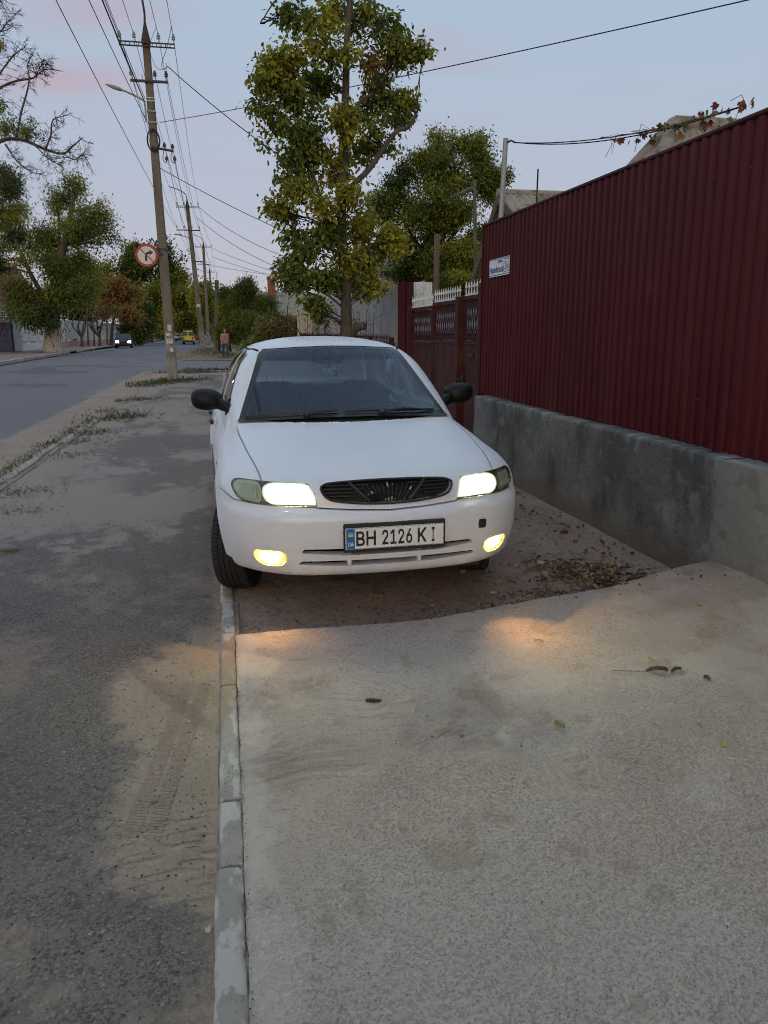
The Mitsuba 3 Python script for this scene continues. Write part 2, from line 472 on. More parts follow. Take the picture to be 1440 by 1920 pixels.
def nz(x, y, s, a, seed):
    return a * (meshkit.fbm(np.stack([x * s, y * s, x * 0], -1), 3, seed) - 0.5)


# the land, to the horizon
structure('ground', MB().grid(sheet(-900, 900, -300, 1500, 60, 60, lambda x, y: x * 0 - 0.16)), 'm_soil')
# street
structure('road', MB().grid(sheet(-12.3, -2.2, -30, 260, 0.8, 2.0, lambda x, y: -0.075 - 0.0022 * (x + 7.2) ** 2 + nz(x, y, 0.5, 0.02, 1))), 'm_road')
# side street that joins from the right, beyond the first pole
structure('side_road', MB().grid(sheet(-2.6, 40, 34.0, 46.5, 0.8, 0.8, lambda x, y: -0.055 + nz(x, y, 0.4, 0.03, 2))), 'm_road')


# verge of sand between the road and the outer kerb
def verge_z(x, y):
    return -0.06 + 0.05 * np.clip((x + 3.3) / 0.9, 0, 1) + nz(x, y, 1.5, 0.03, 4)


structure('verge', MB().grid(sheet(-3.25, -2.2, -10, 33.5, 0.1, 0.25, verge_z)), 'm_sand')


# pavement of worn asphalt
def pave_z(x, y):
    n = nz(x, y, 1.2, 0.022, 6) + nz(x, y, 9, 0.006, 7)
    edge = np.clip((-2.02 - x) / 0.28, 0, 1)
    return n - 0.03 * edge - 0.012 * np.clip(1 - (-0.1 - x) / 0.08, 0, 1)


mb = MB()
mb.grid(sheet(-2.3, -0.085, 0.2, 7.0, 0.024, 0.024, pave_z))
mb.grid(sheet(-2.3, -0.085, 7.0, 34.2, 0.05, 0.10, pave_z))
mb.grid(sheet(-2.3, -0.085, -8.0, 0.2, 0.1, 0.1, pave_z))
structure('pavement', mb, 'm_pavement')

# yard strip of dirt beside the wall
mb = MB()
P = sheet(-0.02, 3.2, 0, 1, 0.04, 1.0 / 180, lambda x, y: x * 0)
t = P[..., 1]
P[..., 1] = lip_y(P[..., 0]) - 0.03 + t * (11.0 - lip_y(P[..., 0]))
P[..., 2] = dirt_z(P[..., 0], P[..., 1])
mb.grid(P)
mb.grid(sheet(-0.09, 4.2, 10.9, 34.2, 0.1, 0.12, lambda x, y: dirt_z(x, y) + 0.003))
structure('yard_ground', mb, 'm_dirt')

structure('joint_earth', MB().grid(sheet(-0.16, 0.012, -4, 9, 0.012, 0.03, lambda x, y: -0.014 + nz(x, y, 14, 0.012, 31))), 'm_sand')

# poured concrete driveway with a rounded lip
mb = MB()
P = sheet(0.0, 3.3, 0, 1, 0.0125, 1.0 / 300, lambda x, y: x * 0)
P[..., 0] = P[..., 0] ** 1.0 - 0.008
t = P[..., 1].copy()
P[0, :, 0] += 0.008 * (meshkit.fbm(np.stack([P[0, :, 1] * 40, P[0, :, 1] * 0, P[0, :, 1] * 0], -1), 3, 19) - 0.5)
wob = 0.03 * (meshkit.fbm(np.stack([P[..., 0] * 3, P[..., 0] * 0, P[..., 0] * 0], -1), 3, 9) - 0.5)
P[..., 1] = 0.4 + t * (lip_y(P[..., 0]) + wob - 0.4)
dd = (lip_y(P[..., 0]) + wob) - P[..., 1]
P[..., 2] = drive_z(P[..., 0], P[..., 1]) - 0.03 * np.clip(1 - dd / 0.05, 0, 1) ** 2 - 0.006 * np.clip(1 - P[..., 0] / 0.025, 0, 1)
mb.grid(P)
edge = P[:, -1]
low = edge.copy(); low[:, 2] -= 0.2; low[:, 1] += 0.01
mb.grid(np.stack([edge, low], 1))
mb.grid(sheet(-0.008, 3.3, -8, 0.4, 0.1, 0.1, lambda x, y: drive_z(x, y)))
structure('driveway', mb, 'm_concrete')


# inner kerb: whitewashed concrete stones set in a row
def kerb_col(p, n, uv):
    f = fbm(p.x * 8, p.y * 8, p.z * 8, 4)
    base = mix((0.230, 0.202, 0.180), (0.345, 0.306, 0.277), f)
    base = mix(base, (0.115, 0.099, 0.093), smoothstep(0.72, 0.86, noise(p.x * 190, p.y * 190, p.z * 190)) * 0.6)
    wash = smoothstep(0.48, 0.60, fbm(p.x * 22 + 2, p.y * 9, p.z * 5, 6) + 0.06 * smoothstep(2.1, 1.6, p.y) + 0.07 * smoothstep(-0.06, -0.02, p.x) + 0.03 * smoothstep(0.5, 0.7, noise(p.x * 120, p.y * 120)))
    base = mix(base, (0.522, 0.483, 0.462), wash * 0.6)
    return mix(base, (0.261, 0.197, 0.150), smoothstep(0.56, 0.66, fbm(p.x * 5, p.y * 2.2, 31, 3)) * 0.8)


def kerb_bump(p, n, uv):
    return fbm(p.x * 60, p.y * 60, p.z * 60, 3) * 0.004 + fbm(p.x * 8, p.y * 8, p.z * 8, 2) * 0.01


mat('m_kerb', proc(kerb_col), 0.85, spec=0.2, bump=kerb_bump)
labels['kerb'] = {'kind': 'structure'}
COUNT['kerb'] = 1


def kerb_stone(holder, x0, x1, y0, y1, top, seed, m='m_kerb', nx=5):
    """a stone with chipped arrises"""
    r = np.random.default_rng(seed)
    ny = max(6, int((y1 - y0) / 0.03))
    ys = np.linspace(y0, y1, ny)
    a = (x1 - x0)
    prof = np.array([[0, -0.16], [0, -0.010], [0.004, -0.002], [a * 0.2, 0.0], [a * 0.5, 0.0005], [a * 0.8, 0.0], [a - 0.004, -0.002], [a, -0.010], [a, -0.16]])
    P = np.zeros((ny, len(prof), 3))
    P[..., 0] = x0 + prof[:, 0]
    P[..., 1] = ys[:, None]
    P[..., 2] = top + prof[:, 1]
    q = np.stack([P[..., 0] * 22, P[..., 1] * 22, P[..., 2] * 22], -1)
    n1, n2 = meshkit.fbm(q, 3, seed), meshkit.fbm(q + 40, 3, seed)
    w = np.array([0, .7, 1, .25, .15, .25, 1, .7, 0])
    P[..., 0] += (n1 - 0.5) * 0.012 * w
    P[..., 2] -= np.clip(n2 - 0.55, 0, 1) * 0.07 * w + 0.003 * (n1 - 0.5)
    P[[0, -1], :, 2] -= 0.004
    mb = MB().grid(P, flip=True)
    for k, s in ((0, 1), (-1, -1)):
        e = P[k]
        c = e.mean(0)
        f = [[len(e), i, i + 1][::s] for i in range(len(e) - 1)]
        mb.add(np.vstack([e, c]), f)
    return part(holder, 'kerb_stone', mb, m, smooth=35)


for i, (y0, y1, dx, top) in enumerate([(-1.2, 0.6, -0.008, 0.006), (0.61, 2.06, -0.006, 0.006), (2.075, 2.40, 0.004, -0.002), (2.415, 3.30, 0.002, 0.000), (3.305, 3.93, 0.0, 0.003),
                                       (3.94, 4.42, 0.004, 0.000), (4.43, 5.6, -0.002, 0.004), (5.62, 6.9, 0.0, 0.0), (6.92, 8.3, 0.0, -0.004)]):
    kerb_stone('kerb', -0.083 + dx, -0.010 + dx * 0.3, y0, y1, top * 0.6, 50 + i)

# outer kerb at the road, half buried
mat('m_old_kerb', proc(lambda p, n, uv: mix((0.24, 0.215, 0.19), (0.36, 0.335, 0.305), fbm(p.x * 9, p.y * 9, p.z * 9, 4))), 0.9, spec=0.2)
labels['outer_kerb'] = {'kind': 'structure'}
COUNT['outer_kerb'] = 1
for i, (y0, y1, dx) in enumerate([(5.2, 6.4, -0.02), (6.45, 7.6, 0.0), (7.65, 8.75, -0.02), (8.85, 10.3, 0.01), (10.34, 11.5, -0.02), (11.6, 12.7, 0.02), (12.9, 13.6, 0.0), (13.9, 15.0, 0.03)]):
    kerb_stone('outer_kerb', -2.36 + dx, -2.26 + dx, y0, y1, 0.018 - 0.003 * i, 80 + i, 'm_old_kerb')
# far kerb and far pavement on the left of the street
labels['far_kerb'] = {'kind': 'structure'}
COUNT['far_kerb'] = 1


def lane_x(y):
    return -10.7 - 0.0262 * (y - 43.0)


for i in range(16):
    y0 = 38 + i * 3.6
    if i in (7, 11): continue
    kerb_stone('far_kerb', lane_x(y0) - 0.3, lane_x(y0), y0, y0 + 3.4, 0.10, 120 + i)
structure('far_pavement', MB().grid(sheet(-40, -11.3, -20, 160, 2, 2, lambda x, y: x * 0 + 0.055 + nz(x, y, 0.3, 0.03, 13))), 'm_walk')


# mound of earth round the next poles
def mound_z(x, y):
    r = np.sqrt(((x + 1.2) / 1.9) ** 2 + ((y - 57) / 9.0) ** 2)
    return -0.17 + 0.5 * np.clip(1.25 - r, 0, 1) ** 0.8 + nz(x, y, 1.2, 0.16, 14)


structure('mound', MB().grid(sheet(-3.6, 2.4, 46, 68, 0.2, 0.4, mound_z)), 'm_soil')
structure('far_ground', MB().grid(sheet(-2.4, 40, 46.0, 250, 2.0, 2.0, lambda x, y: -0.03 + nz(x, y, 0.3, 0.05, 15))), 'm_soil')
# ------------------------------------------------------------------ right side: wall, metal fence, gate, houses
def red_col(p, n, uv):
    f = fbm(p.y * 1.5, p.z * 0.7, p.x, 4)
    base = mix((0.053, 0.005, 0.008), (0.073, 0.007, 0.011), f)
    drip = smoothstep(0.60, 0.75, noise(p.y * 26, p.z * 0.8)) * smoothstep(1.7, 0.75, p.z)
    base = mix(base, (0.106, 0.026, 0.026), drip * 0.35)
    dust = smoothstep(0.60, 0.82, fbm(p.y * 9, p.z * 2.2, 3, 4))
    return mix(base, (0.100, 0.020, 0.021), dust * 0.40)


def wall_col(p, n, uv):
    f = fbm(p.y * 1.7, p.z * 2.0, 4, 6)
    base = mix((0.107, 0.104, 0.099), (0.185, 0.179, 0.168), smoothstep(0.25, 0.75, f))
    st = smoothstep(0.46, 0.74, fbm(p.y * 3.4, p.z * 1.6, 9, 6))
    base = mix(base, (0.075, 0.074, 0.071), st * 0.85)
    # pale run-off under the coping
    run = smoothstep(0.58, 0.78, p.z - 0.06 + (fbm(p.y * 11, p.z * 2.2, 1, 5) - 0.5) * 0.5)
    base = mix(base, (0.286, 0.311, 0.298), run * 0.5)
    base = mix(base, (0.208, 0.178, 0.127), smoothstep(0.10, 0.02, dr.abs(p.y - 7.0 + (fbm(p.z * 6, 2, 3, 3) - .5) * 0.14)) * 0.45)
    base = mix(base, (0.260, 0.254, 0.241), smoothstep(0.62, 0.78, fbm(p.y * 7 + 9, p.z * 8, 2, 5)) * 0.4)
    base = mix(base, (0.052, 0.051, 0.048), smoothstep(0.68, 0.8, noise(p.y * 60, p.z * 60)) * 0.4)
    return mix(base, (0.150, 0.121, 0.095), smoothstep(0.04, -0.12, p.z - fbm(p.y * 5, 1, 1, 3) * 0.12) * 0.7)


def wall_bump(p, n, uv):
    return fbm(p.y * 18, p.z * 18, 2, 5) * 0.016 + noise(p.y * 90, p.z * 90) * 0.003


def plaster_col(p, n, uv):
    f = fbm(p.y * 3, p.z * 3, 7, 5)
    base = mix((0.170, 0.165, 0.154), (0.232, 0.228, 0.221), f)
    base = mix(base, (0.119, 0.114, 0.109), smoothstep(0.60, 0.75, fbm(p.y * 8, p.z * 8, 1, 4)) * 0.6)
    return mix(base, (0.165, 0.141, 0.124), smoothstep(0.16, 0.02, p.z) * 0.6)


def gate_col(p, n, uv):
    f = fbm(p.y * 3 + p.x * 3, p.z * 1.4, 3, 4)
    base = mix((0.046, 0.011, 0.011), (0.070, 0.019, 0.018), f)
    return mix(base, (0.080, 0.038, 0.028), smoothstep(0.58, 0.72, fbm(p.y * 6 + 4, p.z * 2.5, 8, 4)) * 0.5)


def galv_col(p, n, uv):
    f = fbm(p.y * 2.2, p.z * 0.9, 3, 4)
    base = mix((0.27, 0.275, 0.28), (0.39, 0.395, 0.40), f)
    return mix(base, (0.16, 0.145, 0.125), smoothstep(0.62, 0.75, fbm(p.y * 12, p.z * 1.2, 8, 3)) * 0.5)


def slate_col(p, n, uv):
    f = fbm(p.x * 2, p.y * 2, p.z * 2, 4)
    base = mix((0.24, 0.205, 0.16), (0.38, 0.335, 0.275), f)
    return mix(base, (0.12, 0.105, 0.06), smoothstep(0.52, 0.68, fbm(p.x * 5, p.y * 5, p.z * 5, 4)) * 0.7)


def render_col(p, n, uv):
    f = fbm(p.x * 1.5, p.y * 1.5, p.z * 1.5, 4)
    return mix((0.42, 0.38, 0.29), (0.52, 0.475, 0.375), f)


def wood_col(p, n, uv):
    f = fbm(p.x * 30, p.y * 30, p.z * 2.2, 3)
    return mix((0.085, 0.065, 0.05), (0.19, 0.155, 0.125), f)


def rust_col(p, n, uv):
    return mix((0.15, 0.135, 0.12), (0.22, 0.11, 0.06), smoothstep(0.4, 0.65, fbm(p.x * 6, p.y * 6, p.z * 5, 4)))


mat('m_red_sheet', proc(red_col), 0.45, spec=0.14)
mat('m_red_trim', (0.050, 0.008, 0.011), 0.45, spec=0.15)
mat('m_wall', proc(wall_col), 0.9, spec=0.2, bump=wall_bump)
mat('m_plaster', proc(plaster_col), 0.9, spec=0.2, bump=wall_bump)
mat('m_gate', proc(gate_col), 0.55, spec=0.18)
mat('m_galv', proc(galv_col), 0.5, metallic=0.35)
mat('m_slate', proc(slate_col), 0.9, spec=0.2)
mat('m_render', proc(render_col), 0.9, spec=0.2)
mat('m_wood', proc(wood_col), 0.85, spec=0.2)
mat('m_rust', proc(rust_col), 0.75)
mat('m_spike', (0.62, 0.62, 0.60), 0.5)
mat('m_pale_sheet', (0.62, 0.64, 0.61), 0.5)
mat('m_blue_sheet', (0.26, 0.29, 0.33), 0.6)
mat('m_window', (0.03, 0.035, 0.04), 0.12, spec=0.7)
mat('m_roof_red', (0.30, 0.10, 0.085), 0.8)
mat('m_brick', (0.28, 0.105, 0.06), 0.9)

FX = 3.10                                        # the fence line


def hat_profile(y0, y1, pitch, depth, wide, lip=0.012):
    """ribbed sheet seen from above: list of (y, offset towards the street)"""
    pts = []
    n = max(1, int(round((y1 - y0) / pitch)))
    p = (y1 - y0) / n
    for i in range(n):
        a = y0 + i * p
        pts += [(a, 0.0), (a + p * wide, 0.0), (a + p * wide + lip, depth), (a + p - lip, depth)]
    pts.append((y1, 0.0))
    return np.array(pts)


def rib_sheet(prof, x, z0, z1, thick=0.0012, sgn=-1.0):
    """sheet whose ribs run upright, standing in the plane x"""
    mb = MB()
    a = np.stack([x + sgn * prof[:, 1], prof[:, 0]], 1)
    b = a + [thick * -sgn, 0]
    z = lambda q, h: np.column_stack([q, np.full(len(q), h)])
    P = np.stack([z(a, z0), z(a, z1), z(b, z1), z(b, z0)], 1)
    return mb.grid(P, flip=True)


# --- low wall under the fence
k = thing('concrete_wall', 'low stained grey concrete wall carrying the dark red ribbed fence', 'wall')
mb = MB()
ny, nz_ = 170, 16
ys = np.linspace(4.47, 9.66, ny)
zs = np.linspace(-0.35, 0.705, nz_)
P = np.zeros((nz_, ny, 3))
P[..., 1] = ys; P[..., 2] = zs[:, None]; P[..., 0] = 3.045
q = np.stack([P[..., 0] * 0, P[..., 1] * 3, P[..., 2] * 3], -1)
P[..., 0] -= 0.018 * (meshkit.fbm(q, 4, 3) - 0.5) + 0.012 * (meshkit.fbm(q * 3, 3, 4) - 0.5)
P[-1, :, 2] += 0.008 * (meshkit.fbm(q[-1] * 2, 3, 5) - 0.5)
top = P[-1:].copy()
t1, t2 = top.copy(), top.copy()
t1[..., 0] += 0.02; t1[..., 2] += 0.018
t2[..., 0] = 3.32; t2[..., 2] += 0.02
mb.grid(np.concatenate([P, t1, t2]), flip=True)
e = P[:, -1]; e2 = e.copy(); e2[:, 0] = 3.32
mb.grid(np.stack([e, e2], 1), flip=True)
part(k, 'footing', mb, 'm_wall', smooth=40)
mb = MB()
ny = 60
ys = np.linspace(0.6, 4.50, ny)
zs = np.linspace(-0.3, 0.712, nz_)
P = np.zeros((nz_, ny, 3))
P[..., 1] = ys; P[..., 2] = zs[:, None]; P[..., 0] = 3.030
q = np.stack([P[..., 0] * 0, P[..., 1] * 3, P[..., 2] * 3], -1)
P[..., 0] -= 0.014 * (meshkit.fbm(q, 4, 13) - 0.5)
edge = 0.05 * (meshkit.fbm(q[:, -1] * 2.5, 3, 17) - 0.5) * 2
P[:, -1, 1] += edge + 0.02
P[:, -1, 0] += 0.012
top = P[-1:].copy(); t2 = top.copy(); t2[..., 0] = 3.32; t2[..., 2] += 0.012
mb.grid(np.concatenate([P, t2]), flip=True)
part(k, 'plaster_patch', mb, 'm_plaster', smooth=40, label='pale newer plaster at the near end of the wall')

# --- the ribbed fence
k = thing('metal_fence', 'tall dark red ribbed sheet metal fence standing on the concrete wall', 'fence')
y = 9.55
i = 0
rng = np.random.default_rng(4)
TOPZ = 2.725
while y > -2.5:
    y2 = y - 1.15
    prof = hat_profile(y2, y + 0.02, 0.115, 0.017, 0.46)
    part(k, 'sheet', rib_sheet(prof, FX - 0.005 * (i % 2), 0.755 - 0.004 * (i % 3), TOPZ), 'm_red_sheet')
    y = y2
    i += 1
mb = MB()
mb.box((FX - 0.005, 3.5, TOPZ + 0.003), (0.05, 12.16, 0.026), bevel=0.006)
part(k, 'cap_rail', mb, 'm_red_trim')
mb = MB()
for z in (1.05, 2.45): mb.box((FX + 0.03, 3.5, z), (0.03, 12.1, 0.05))
part(k, 'back_rail', mb, 'm_dark_metal')
mb = MB()
for yy in np.arange(-2.4, 9.5, 2.38): mb.box((FX + 0.09, yy, 1.7), (0.06, 0.06, 2.0))
part(k, 'fence_post', mb, 'm_dark_metal')
part(k, 'end_trim', MB().box((FX + 0.012, 9.585, 1.735), (0.09, 0.03, 1.98), bevel=0.004), 'm_red_trim')
sc = MB()
for yy in np.arange(-2.0, 9.5, 0.345):
    for z in (1.05, 2.45):
        if rng.random() < 0.62:
            yq = yy + rng.uniform(-0.02, 0.02)
            sc.lathe([(0, -0.007), (0.005, -0.006), (0.0075, -0.002), (0.009, 0.0)], (FX - 0.002, yq, z + rng.uniform(-.01, .01)), 'x', 8)
part(k, 'screw', sc, 'm_dark_metal', kind='stuff')

# --- street name plate
k = thing('street_sign', 'white street name plate with blue lettering fixed to the red fence', 'sign')
SY0, SY1, SZ0, SZ1 = 8.63, 9.31, 2.115, 2.310
cy, cz = (SY0 + SY1) / 2, (SZ0 + SZ1) / 2
SX = FX - 0.024
part(k, 'plate', MB().box((SX, cy, cz), (0.004, SY1 - SY0, SZ1 - SZ0), bevel=0.001), 'm_white_print')


def sign_text(txt, h, yl, zb, x, bold=True, maxw=None, m='m_navy_print', holder=None, name='lettering'):
    """text on a plane that faces the street (-x); reads towards -y"""
    t = meshkit.text_mesh(txt, h, 0.0015, bold)
    v = np.array(t.vertices)
    if maxw and v[:, 0].max() > maxw: v[:, 0] *= maxw / v[:, 0].max()
    w = np.stack([x - v[:, 2], yl - v[:, 0], zb + v[:, 1]], -1)
    part(holder, name, MB().add(w, t.faces), m)


yl = SY1 - 0.015
sign_text('Кишинівська', 0.070, yl, cz - 0.055, SX - 0.002, True, 0.47, holder=k)
sign_text('вулиця', 0.034, yl - 0.28, cz + 0.047, SX - 0.002, True, 0.18, holder=k)
sign_text('16', 0.085, yl - 0.512, cz - 0.036, SX - 0.002, True, 0.105, holder=k, name='house_number')
mb = MB()
for z in (SZ0 + 0.015, SZ1 - 0.009): mb.box((SX - 0.0028, cy, z), (0.0015, SY1 - SY0 - 0.012, 0.008))
y0, y1 = yl - 0.492, SY0 + 0.016
for yy in (y0, y1): mb.box((SX - 0.0028, yy, cz + 0.006), (0.0015, 0.010, 0.134))
for zz in (cz - 0.061, cz + 0.073): mb.box((SX - 0.0028, (y0 + y1) / 2, zz), (0.0015, abs(y0 - y1) - 0.011, 0.007))
part(k, 'border_line', mb, 'm_navy_print')

# --- gate: two leaves and a wicket door between posts
GX = 3.13
k = thing('metal_gate', 'dark red sheet metal gate with lattice bands and white spear tips', 'gate')
part(k, 'gate_post', MB().box((GX, 9.70, 0.98), (0.10, 0.09, 2.2), bevel=0.006), 'm_gate')
part(k, 'gate_post', MB().box((GX - 0.03, 10.55, 0.93), (0.12, 0.13, 2.05), bevel=0.006), 'm_gate')
part(k, 'gate_post', MB().box((GX, 13.63, 0.92), (0.12, 0.12, 2.03), bevel=0.006), 'm_gate')


def scroll_row(mb, y0, y1, z0, z1, n, x):
    """row of rings and little arches between two bars"""
    zc, r = (z0 + z1) / 2, (z1 - z0) / 2
    for i in range(n):
        yc = y0 + (i + 0.5) * (y1 - y0) / n
        a = np.linspace(0, 2 * PI, 13)
        ry = (y1 - y0) / n / 2 * 0.98
        mb.tube(np.stack([a * 0 + x, yc + ry * np.cos(a), zc + r * np.sin(a)], -1), 0.008, 5, cap=False)
        mb.bar((x, yc, z0), (x, yc, z1), 0.010)


def leaf(holder, y0, y1, ztop, zmid, panels, nb):
    x = GX
    fr = MB()
    for z, h in ((ztop, 0.05), (zmid, 0.045), (0.12, 0.05)):
        fr.box((x, (y0 + y1) / 2, z), (0.042, y1 - y0, h))
    for yy in (y0 + 0.02, y1 - 0.02): fr.box((x - 0.0025, yy, (ztop + 0.09) / 2), (0.045, 0.045, ztop - 0.06))
    part(holder, 'leaf_frame', fr, 'm_gate')
    n = panels
    for i in range(n):
        a, b = y0 + 0.045 + (y1 - y0 - 0.09) * i / n, y0 + 0.045 + (y1 - y0 - 0.09) * (i + 1) / n
        P = np.zeros((8, 10, 3))
        P[..., 1] = np.linspace(a + 0.004, b - 0.004, 10); P[..., 2] = np.linspace(0.145, zmid - 0.023, 8)[:, None]
        P[..., 0] = x - 0.004 + 0.010 * (meshkit.fbm(np.stack([P[..., 1] * 0, P[..., 1] * 2, P[..., 2] * 1.2], -1), 2, i + int(y0 * 7)) - 0.5)
        mb = MB().grid(P, flip=True)
        mb.grid(P + [0.003, 0, 0])
        part(holder, 'sheet', mb, 'm_gate', smooth=30)
    part(holder, 'pale_sheet', MB().box((x + 0.03, (y0 + y1) / 2, (ztop + zmid) / 2), (0.003, y1 - y0 - 0.1, ztop - zmid - 0.06)), 'm_blue_sheet', label='pale grey sheet behind the lattice band')
    sc = MB()
    scroll_row(sc, y0 + 0.05, y1 - 0.05, ztop - 0.125, ztop - 0.03, nb, x)
    scroll_row(sc, y0 + 0.05, y1 - 0.05, zmid + 0.03, zmid + 0.125, nb, x)
    part(holder, 'scroll_band', sc, 'm_gate', kind='stuff')
    lo, hi = zmid + 0.13, ztop - 0.13
    for i in range(nb):
        a, b = y0 + 0.05 + (y1 - y0 - 0.1) * i / nb, y0 + 0.05 + (y1 - y0 - 0.1) * (i + 1) / nb
        part(holder, 'lattice_bar', MB().bar((x - 0.004, a, lo), (x - 0.004, b, hi), 0.012, 0.009, (1, 0, 0)), 'm_gate')
        part(holder, 'lattice_bar', MB().bar((x + 0.006, b, lo), (x + 0.006, a, hi), 0.012, 0.009, (1, 0, 0)), 'm_gate')
    for i in range(nb):
        yy = y0 + 0.06 + (y1 - y0 - 0.12) * i / (nb - 1)
        mb = MB().bar((x, yy, ztop + 0.02), (x, yy, ztop + 0.13), 0.010)
        mb.lathe([(0.0, 0.115), (0.018, 0.13), (0.011, 0.16), (0.0, 0.215)], (x, yy, ztop), 'z', 6)
        part(holder, 'spear_tip', mb, 'm_spike')
    arc = MB()
    for i in range(nb - 1):
        ya = y0 + 0.06 + (y1 - y0 - 0.12) * i / (nb - 1); yb = y0 + 0.06 + (y1 - y0 - 0.12) * (i + 1) / (nb - 1)
        a = np.linspace(0, PI, 8)
        arc.tube(np.stack([a * 0 + x, (ya + yb) / 2 + (yb - ya) / 2 * np.cos(a), ztop + 0.12 - 0.085 * np.sin(a)], -1), 0.005, 5)
    arc.box((x, (y0 + y1) / 2, ztop + 0.028), (0.016, y1 - y0 - 0.03, 0.012))
    part(holder, 'spear_arch', arc, 'm_spike', label='white curved bars between the spear tips')


leaf(k, 9.76, 10.47, 1.93, 1.36, 1, 6)
leaf(k, 10.63, 12.06, 1.90, 1.36, 1, 12)
leaf(k, 12.10, 13.55, 1.86, 1.33, 1, 12)
part(k, 'letter_slot', MB().box((GX - 0.013, 10.13, 1.20), (0.02, 0.26, 0.05), bevel=0.004), 'm_black_plastic')
mb = MB().box((GX - 0.03, 10.42, 0.84), (0.02, 0.05, 0.20), bevel=0.005)
mb.tube([(GX - 0.03, 10.42, 0.88), (GX - 0.08, 10.42, 0.88), (GX - 0.085, 10.30, 0.885)], 0.010, 8)
part(k, 'door_handle', mb, 'm_dark_metal')
part(k, 'latch', MB().box((GX - 0.035, 10.62, 0.78), (0.02, 0.12, 0.14), bevel=0.004), 'm_dark_metal')

k = thing('gate_pillar', 'square dark red pillar at the far end of the gate', 'pillar')
put(k, rib_sheet(hat_profile(13.70, 14.28, 0.115, 0.014, 0.5), 3.05, -0.2, 2.33), 'm_red_sheet')
q = MB().box((3.13, 13.99, 1.06), (0.13, 0.57, 2.53))
part(k, 'core', q, 'm_red_trim')

k = thing('roofing_panel', 'pale upright sheet panel standing behind the gate spear tips', 'panel')
for i in range(3):
    part(k, 'board', MB().box((3.30 + i * 0.152, 14.34 + 0.004 * (i % 2), 1.10), (0.148, 0.02, 2.52), bevel=0.004), 'm_pale_sheet')

# --- grey profiled fence with a low dark red railing in front
k = thing('grey_fence', 'tall weathered grey profiled sheet fence behind the walnut tree', 'fence')
y = 14.35
i = 0
while y < 33:
    part(k, 'sheet', rib_sheet(hat_profile(y, y + 1.1, 0.10, 0.016, 0.5), 3.55 + 0.004 * (i % 2), -0.15, 2.36 + 0.012 * i + 0.04 * rng.random()), 'm_galv')
    y += 1.1
    i += 1
mb = MB()
for yy in np.arange(14.5, 33, 2.2): mb.box((3.63, yy, 1.1), (0.06, 0.06, 2.4))
part(k, 'fence_post', mb, 'm_dark_metal')
k = thing('railing', 'low dark red iron railing with pointed pickets below the grey fence', 'railing')
for z in (1.28, 0.35):
    part(k, 'rail', MB().box((3.0, 23.6, z), (0.035, 18.5, 0.04)), 'm_gate')
for yy in np.arange(14.6, 32.8, 2.27):
    part(k, 'railing_post', MB().box((3.0, yy, 0.65), (0.07, 0.07, 1.5), bevel=0.005), 'm_gate')
for j, yy in enumerate(np.arange(14.7, 32.6, 0.145)):
    mb = MB().bar((2.975, yy, 0.1), (2.975, yy, 1.38), 0.014)
    mb.lathe([(0.0, -0.02), (0.014, 0.0), (0.0, 0.08)], (2.975, yy, 1.39), 'z', 5)
    part(k, 'picket', mb, 'm_gate')


# --- houses behind
def slate_roof(holder, x0, x1, y, z, ye, ze, pitch=0.17):
    """corrugated asbestos slope: ridge along x at (y, z), eave at (ye, ze); courses of sheets"""
    L = math.hypot(ye - y, ze - z)
    courses = max(2, int(round(L / 1.15)))
    cols = max(2, int(round((x1 - x0) / 1.05)))
    nrm = np.array([0, (z - ze), (abs(ye - y))]) / L
    nrm[1] *= np.sign(ye - y)
    for c in range(courses):
        for s in range(cols):
            a, b = x0 + (x1 - x0) * s / cols, x0 + (x1 - x0) * (s + 1) / cols
            xs = np.linspace(a - 0.0, b + 0.01, 37)
            t0, t1 = c / courses - 0.06 * (c > 0), (c + 1) / courses
            P = np.zeros((2, len(xs), 3))
            for r, t in enumerate((t0, t1)):
                P[r, :, 0] = xs
                lift = 0.02 * np.cos(xs / pitch * 2 * PI) + 0.016 * (1 - r) + 0.03 + 0.014 * r * 0 + 0.004 * (s % 2)
                P[r, :, 1] = y + (ye - y) * t + nrm[1] * lift
                P[r, :, 2] = z + (ze - z) * t + nrm[2] * lift
            mb = MB().grid(P, flip=ye < y)
            mb.grid(P - nrm * 0.008, flip=ye >= y)
            part(holder, 'slate_sheet', mb, 'm_slate', smooth=50)


def gable_house(name, label, x0, x1, yr, zr, dy0, dy1, ze0, ze1, base=-0.2, over=0.35):
    """ridge along x at y = yr; near eave at yr - dy0 (height ze0), far eave at yr + dy1 (ze1); the gable faces the street"""
    k = thing(name, label, 'house')
    inx = x0 + over
    pr = poly_prism([(yr - dy0 + 0.3, base), (yr + dy1 - 0.3, base), (yr + dy1 - 0.3, ze1 + 0.05), (yr, zr - 0.12), (yr - dy0 + 0.3, ze0 + 0.05)], 'x', inx, x1)
    part(k, 'wall', MB().tm(pr), 'm_render')
    r = k + '__roof'
    COUNT[r] = 1
    slate_roof(r, x0, x1, yr, zr, yr - dy0, ze0)
    slate_roof(r, x0, x1, yr, zr, yr + dy1, ze1)
    part(r, 'ridge_cap', MB().tube([(x0, yr, zr + 0.05), (x1, yr, zr + 0.05)], 0.09, 10), 'm_slate', smooth=40)
    for ye, ze in ((yr - dy0, ze0), (yr + dy1, ze1)):
        part(r, 'verge_board', MB().bar((x0 + 0.03, yr, zr - 0.06), (x0 + 0.03, ye, ze - 0.06), 0.03, 0.2), 'm_wood')
    return k, inx


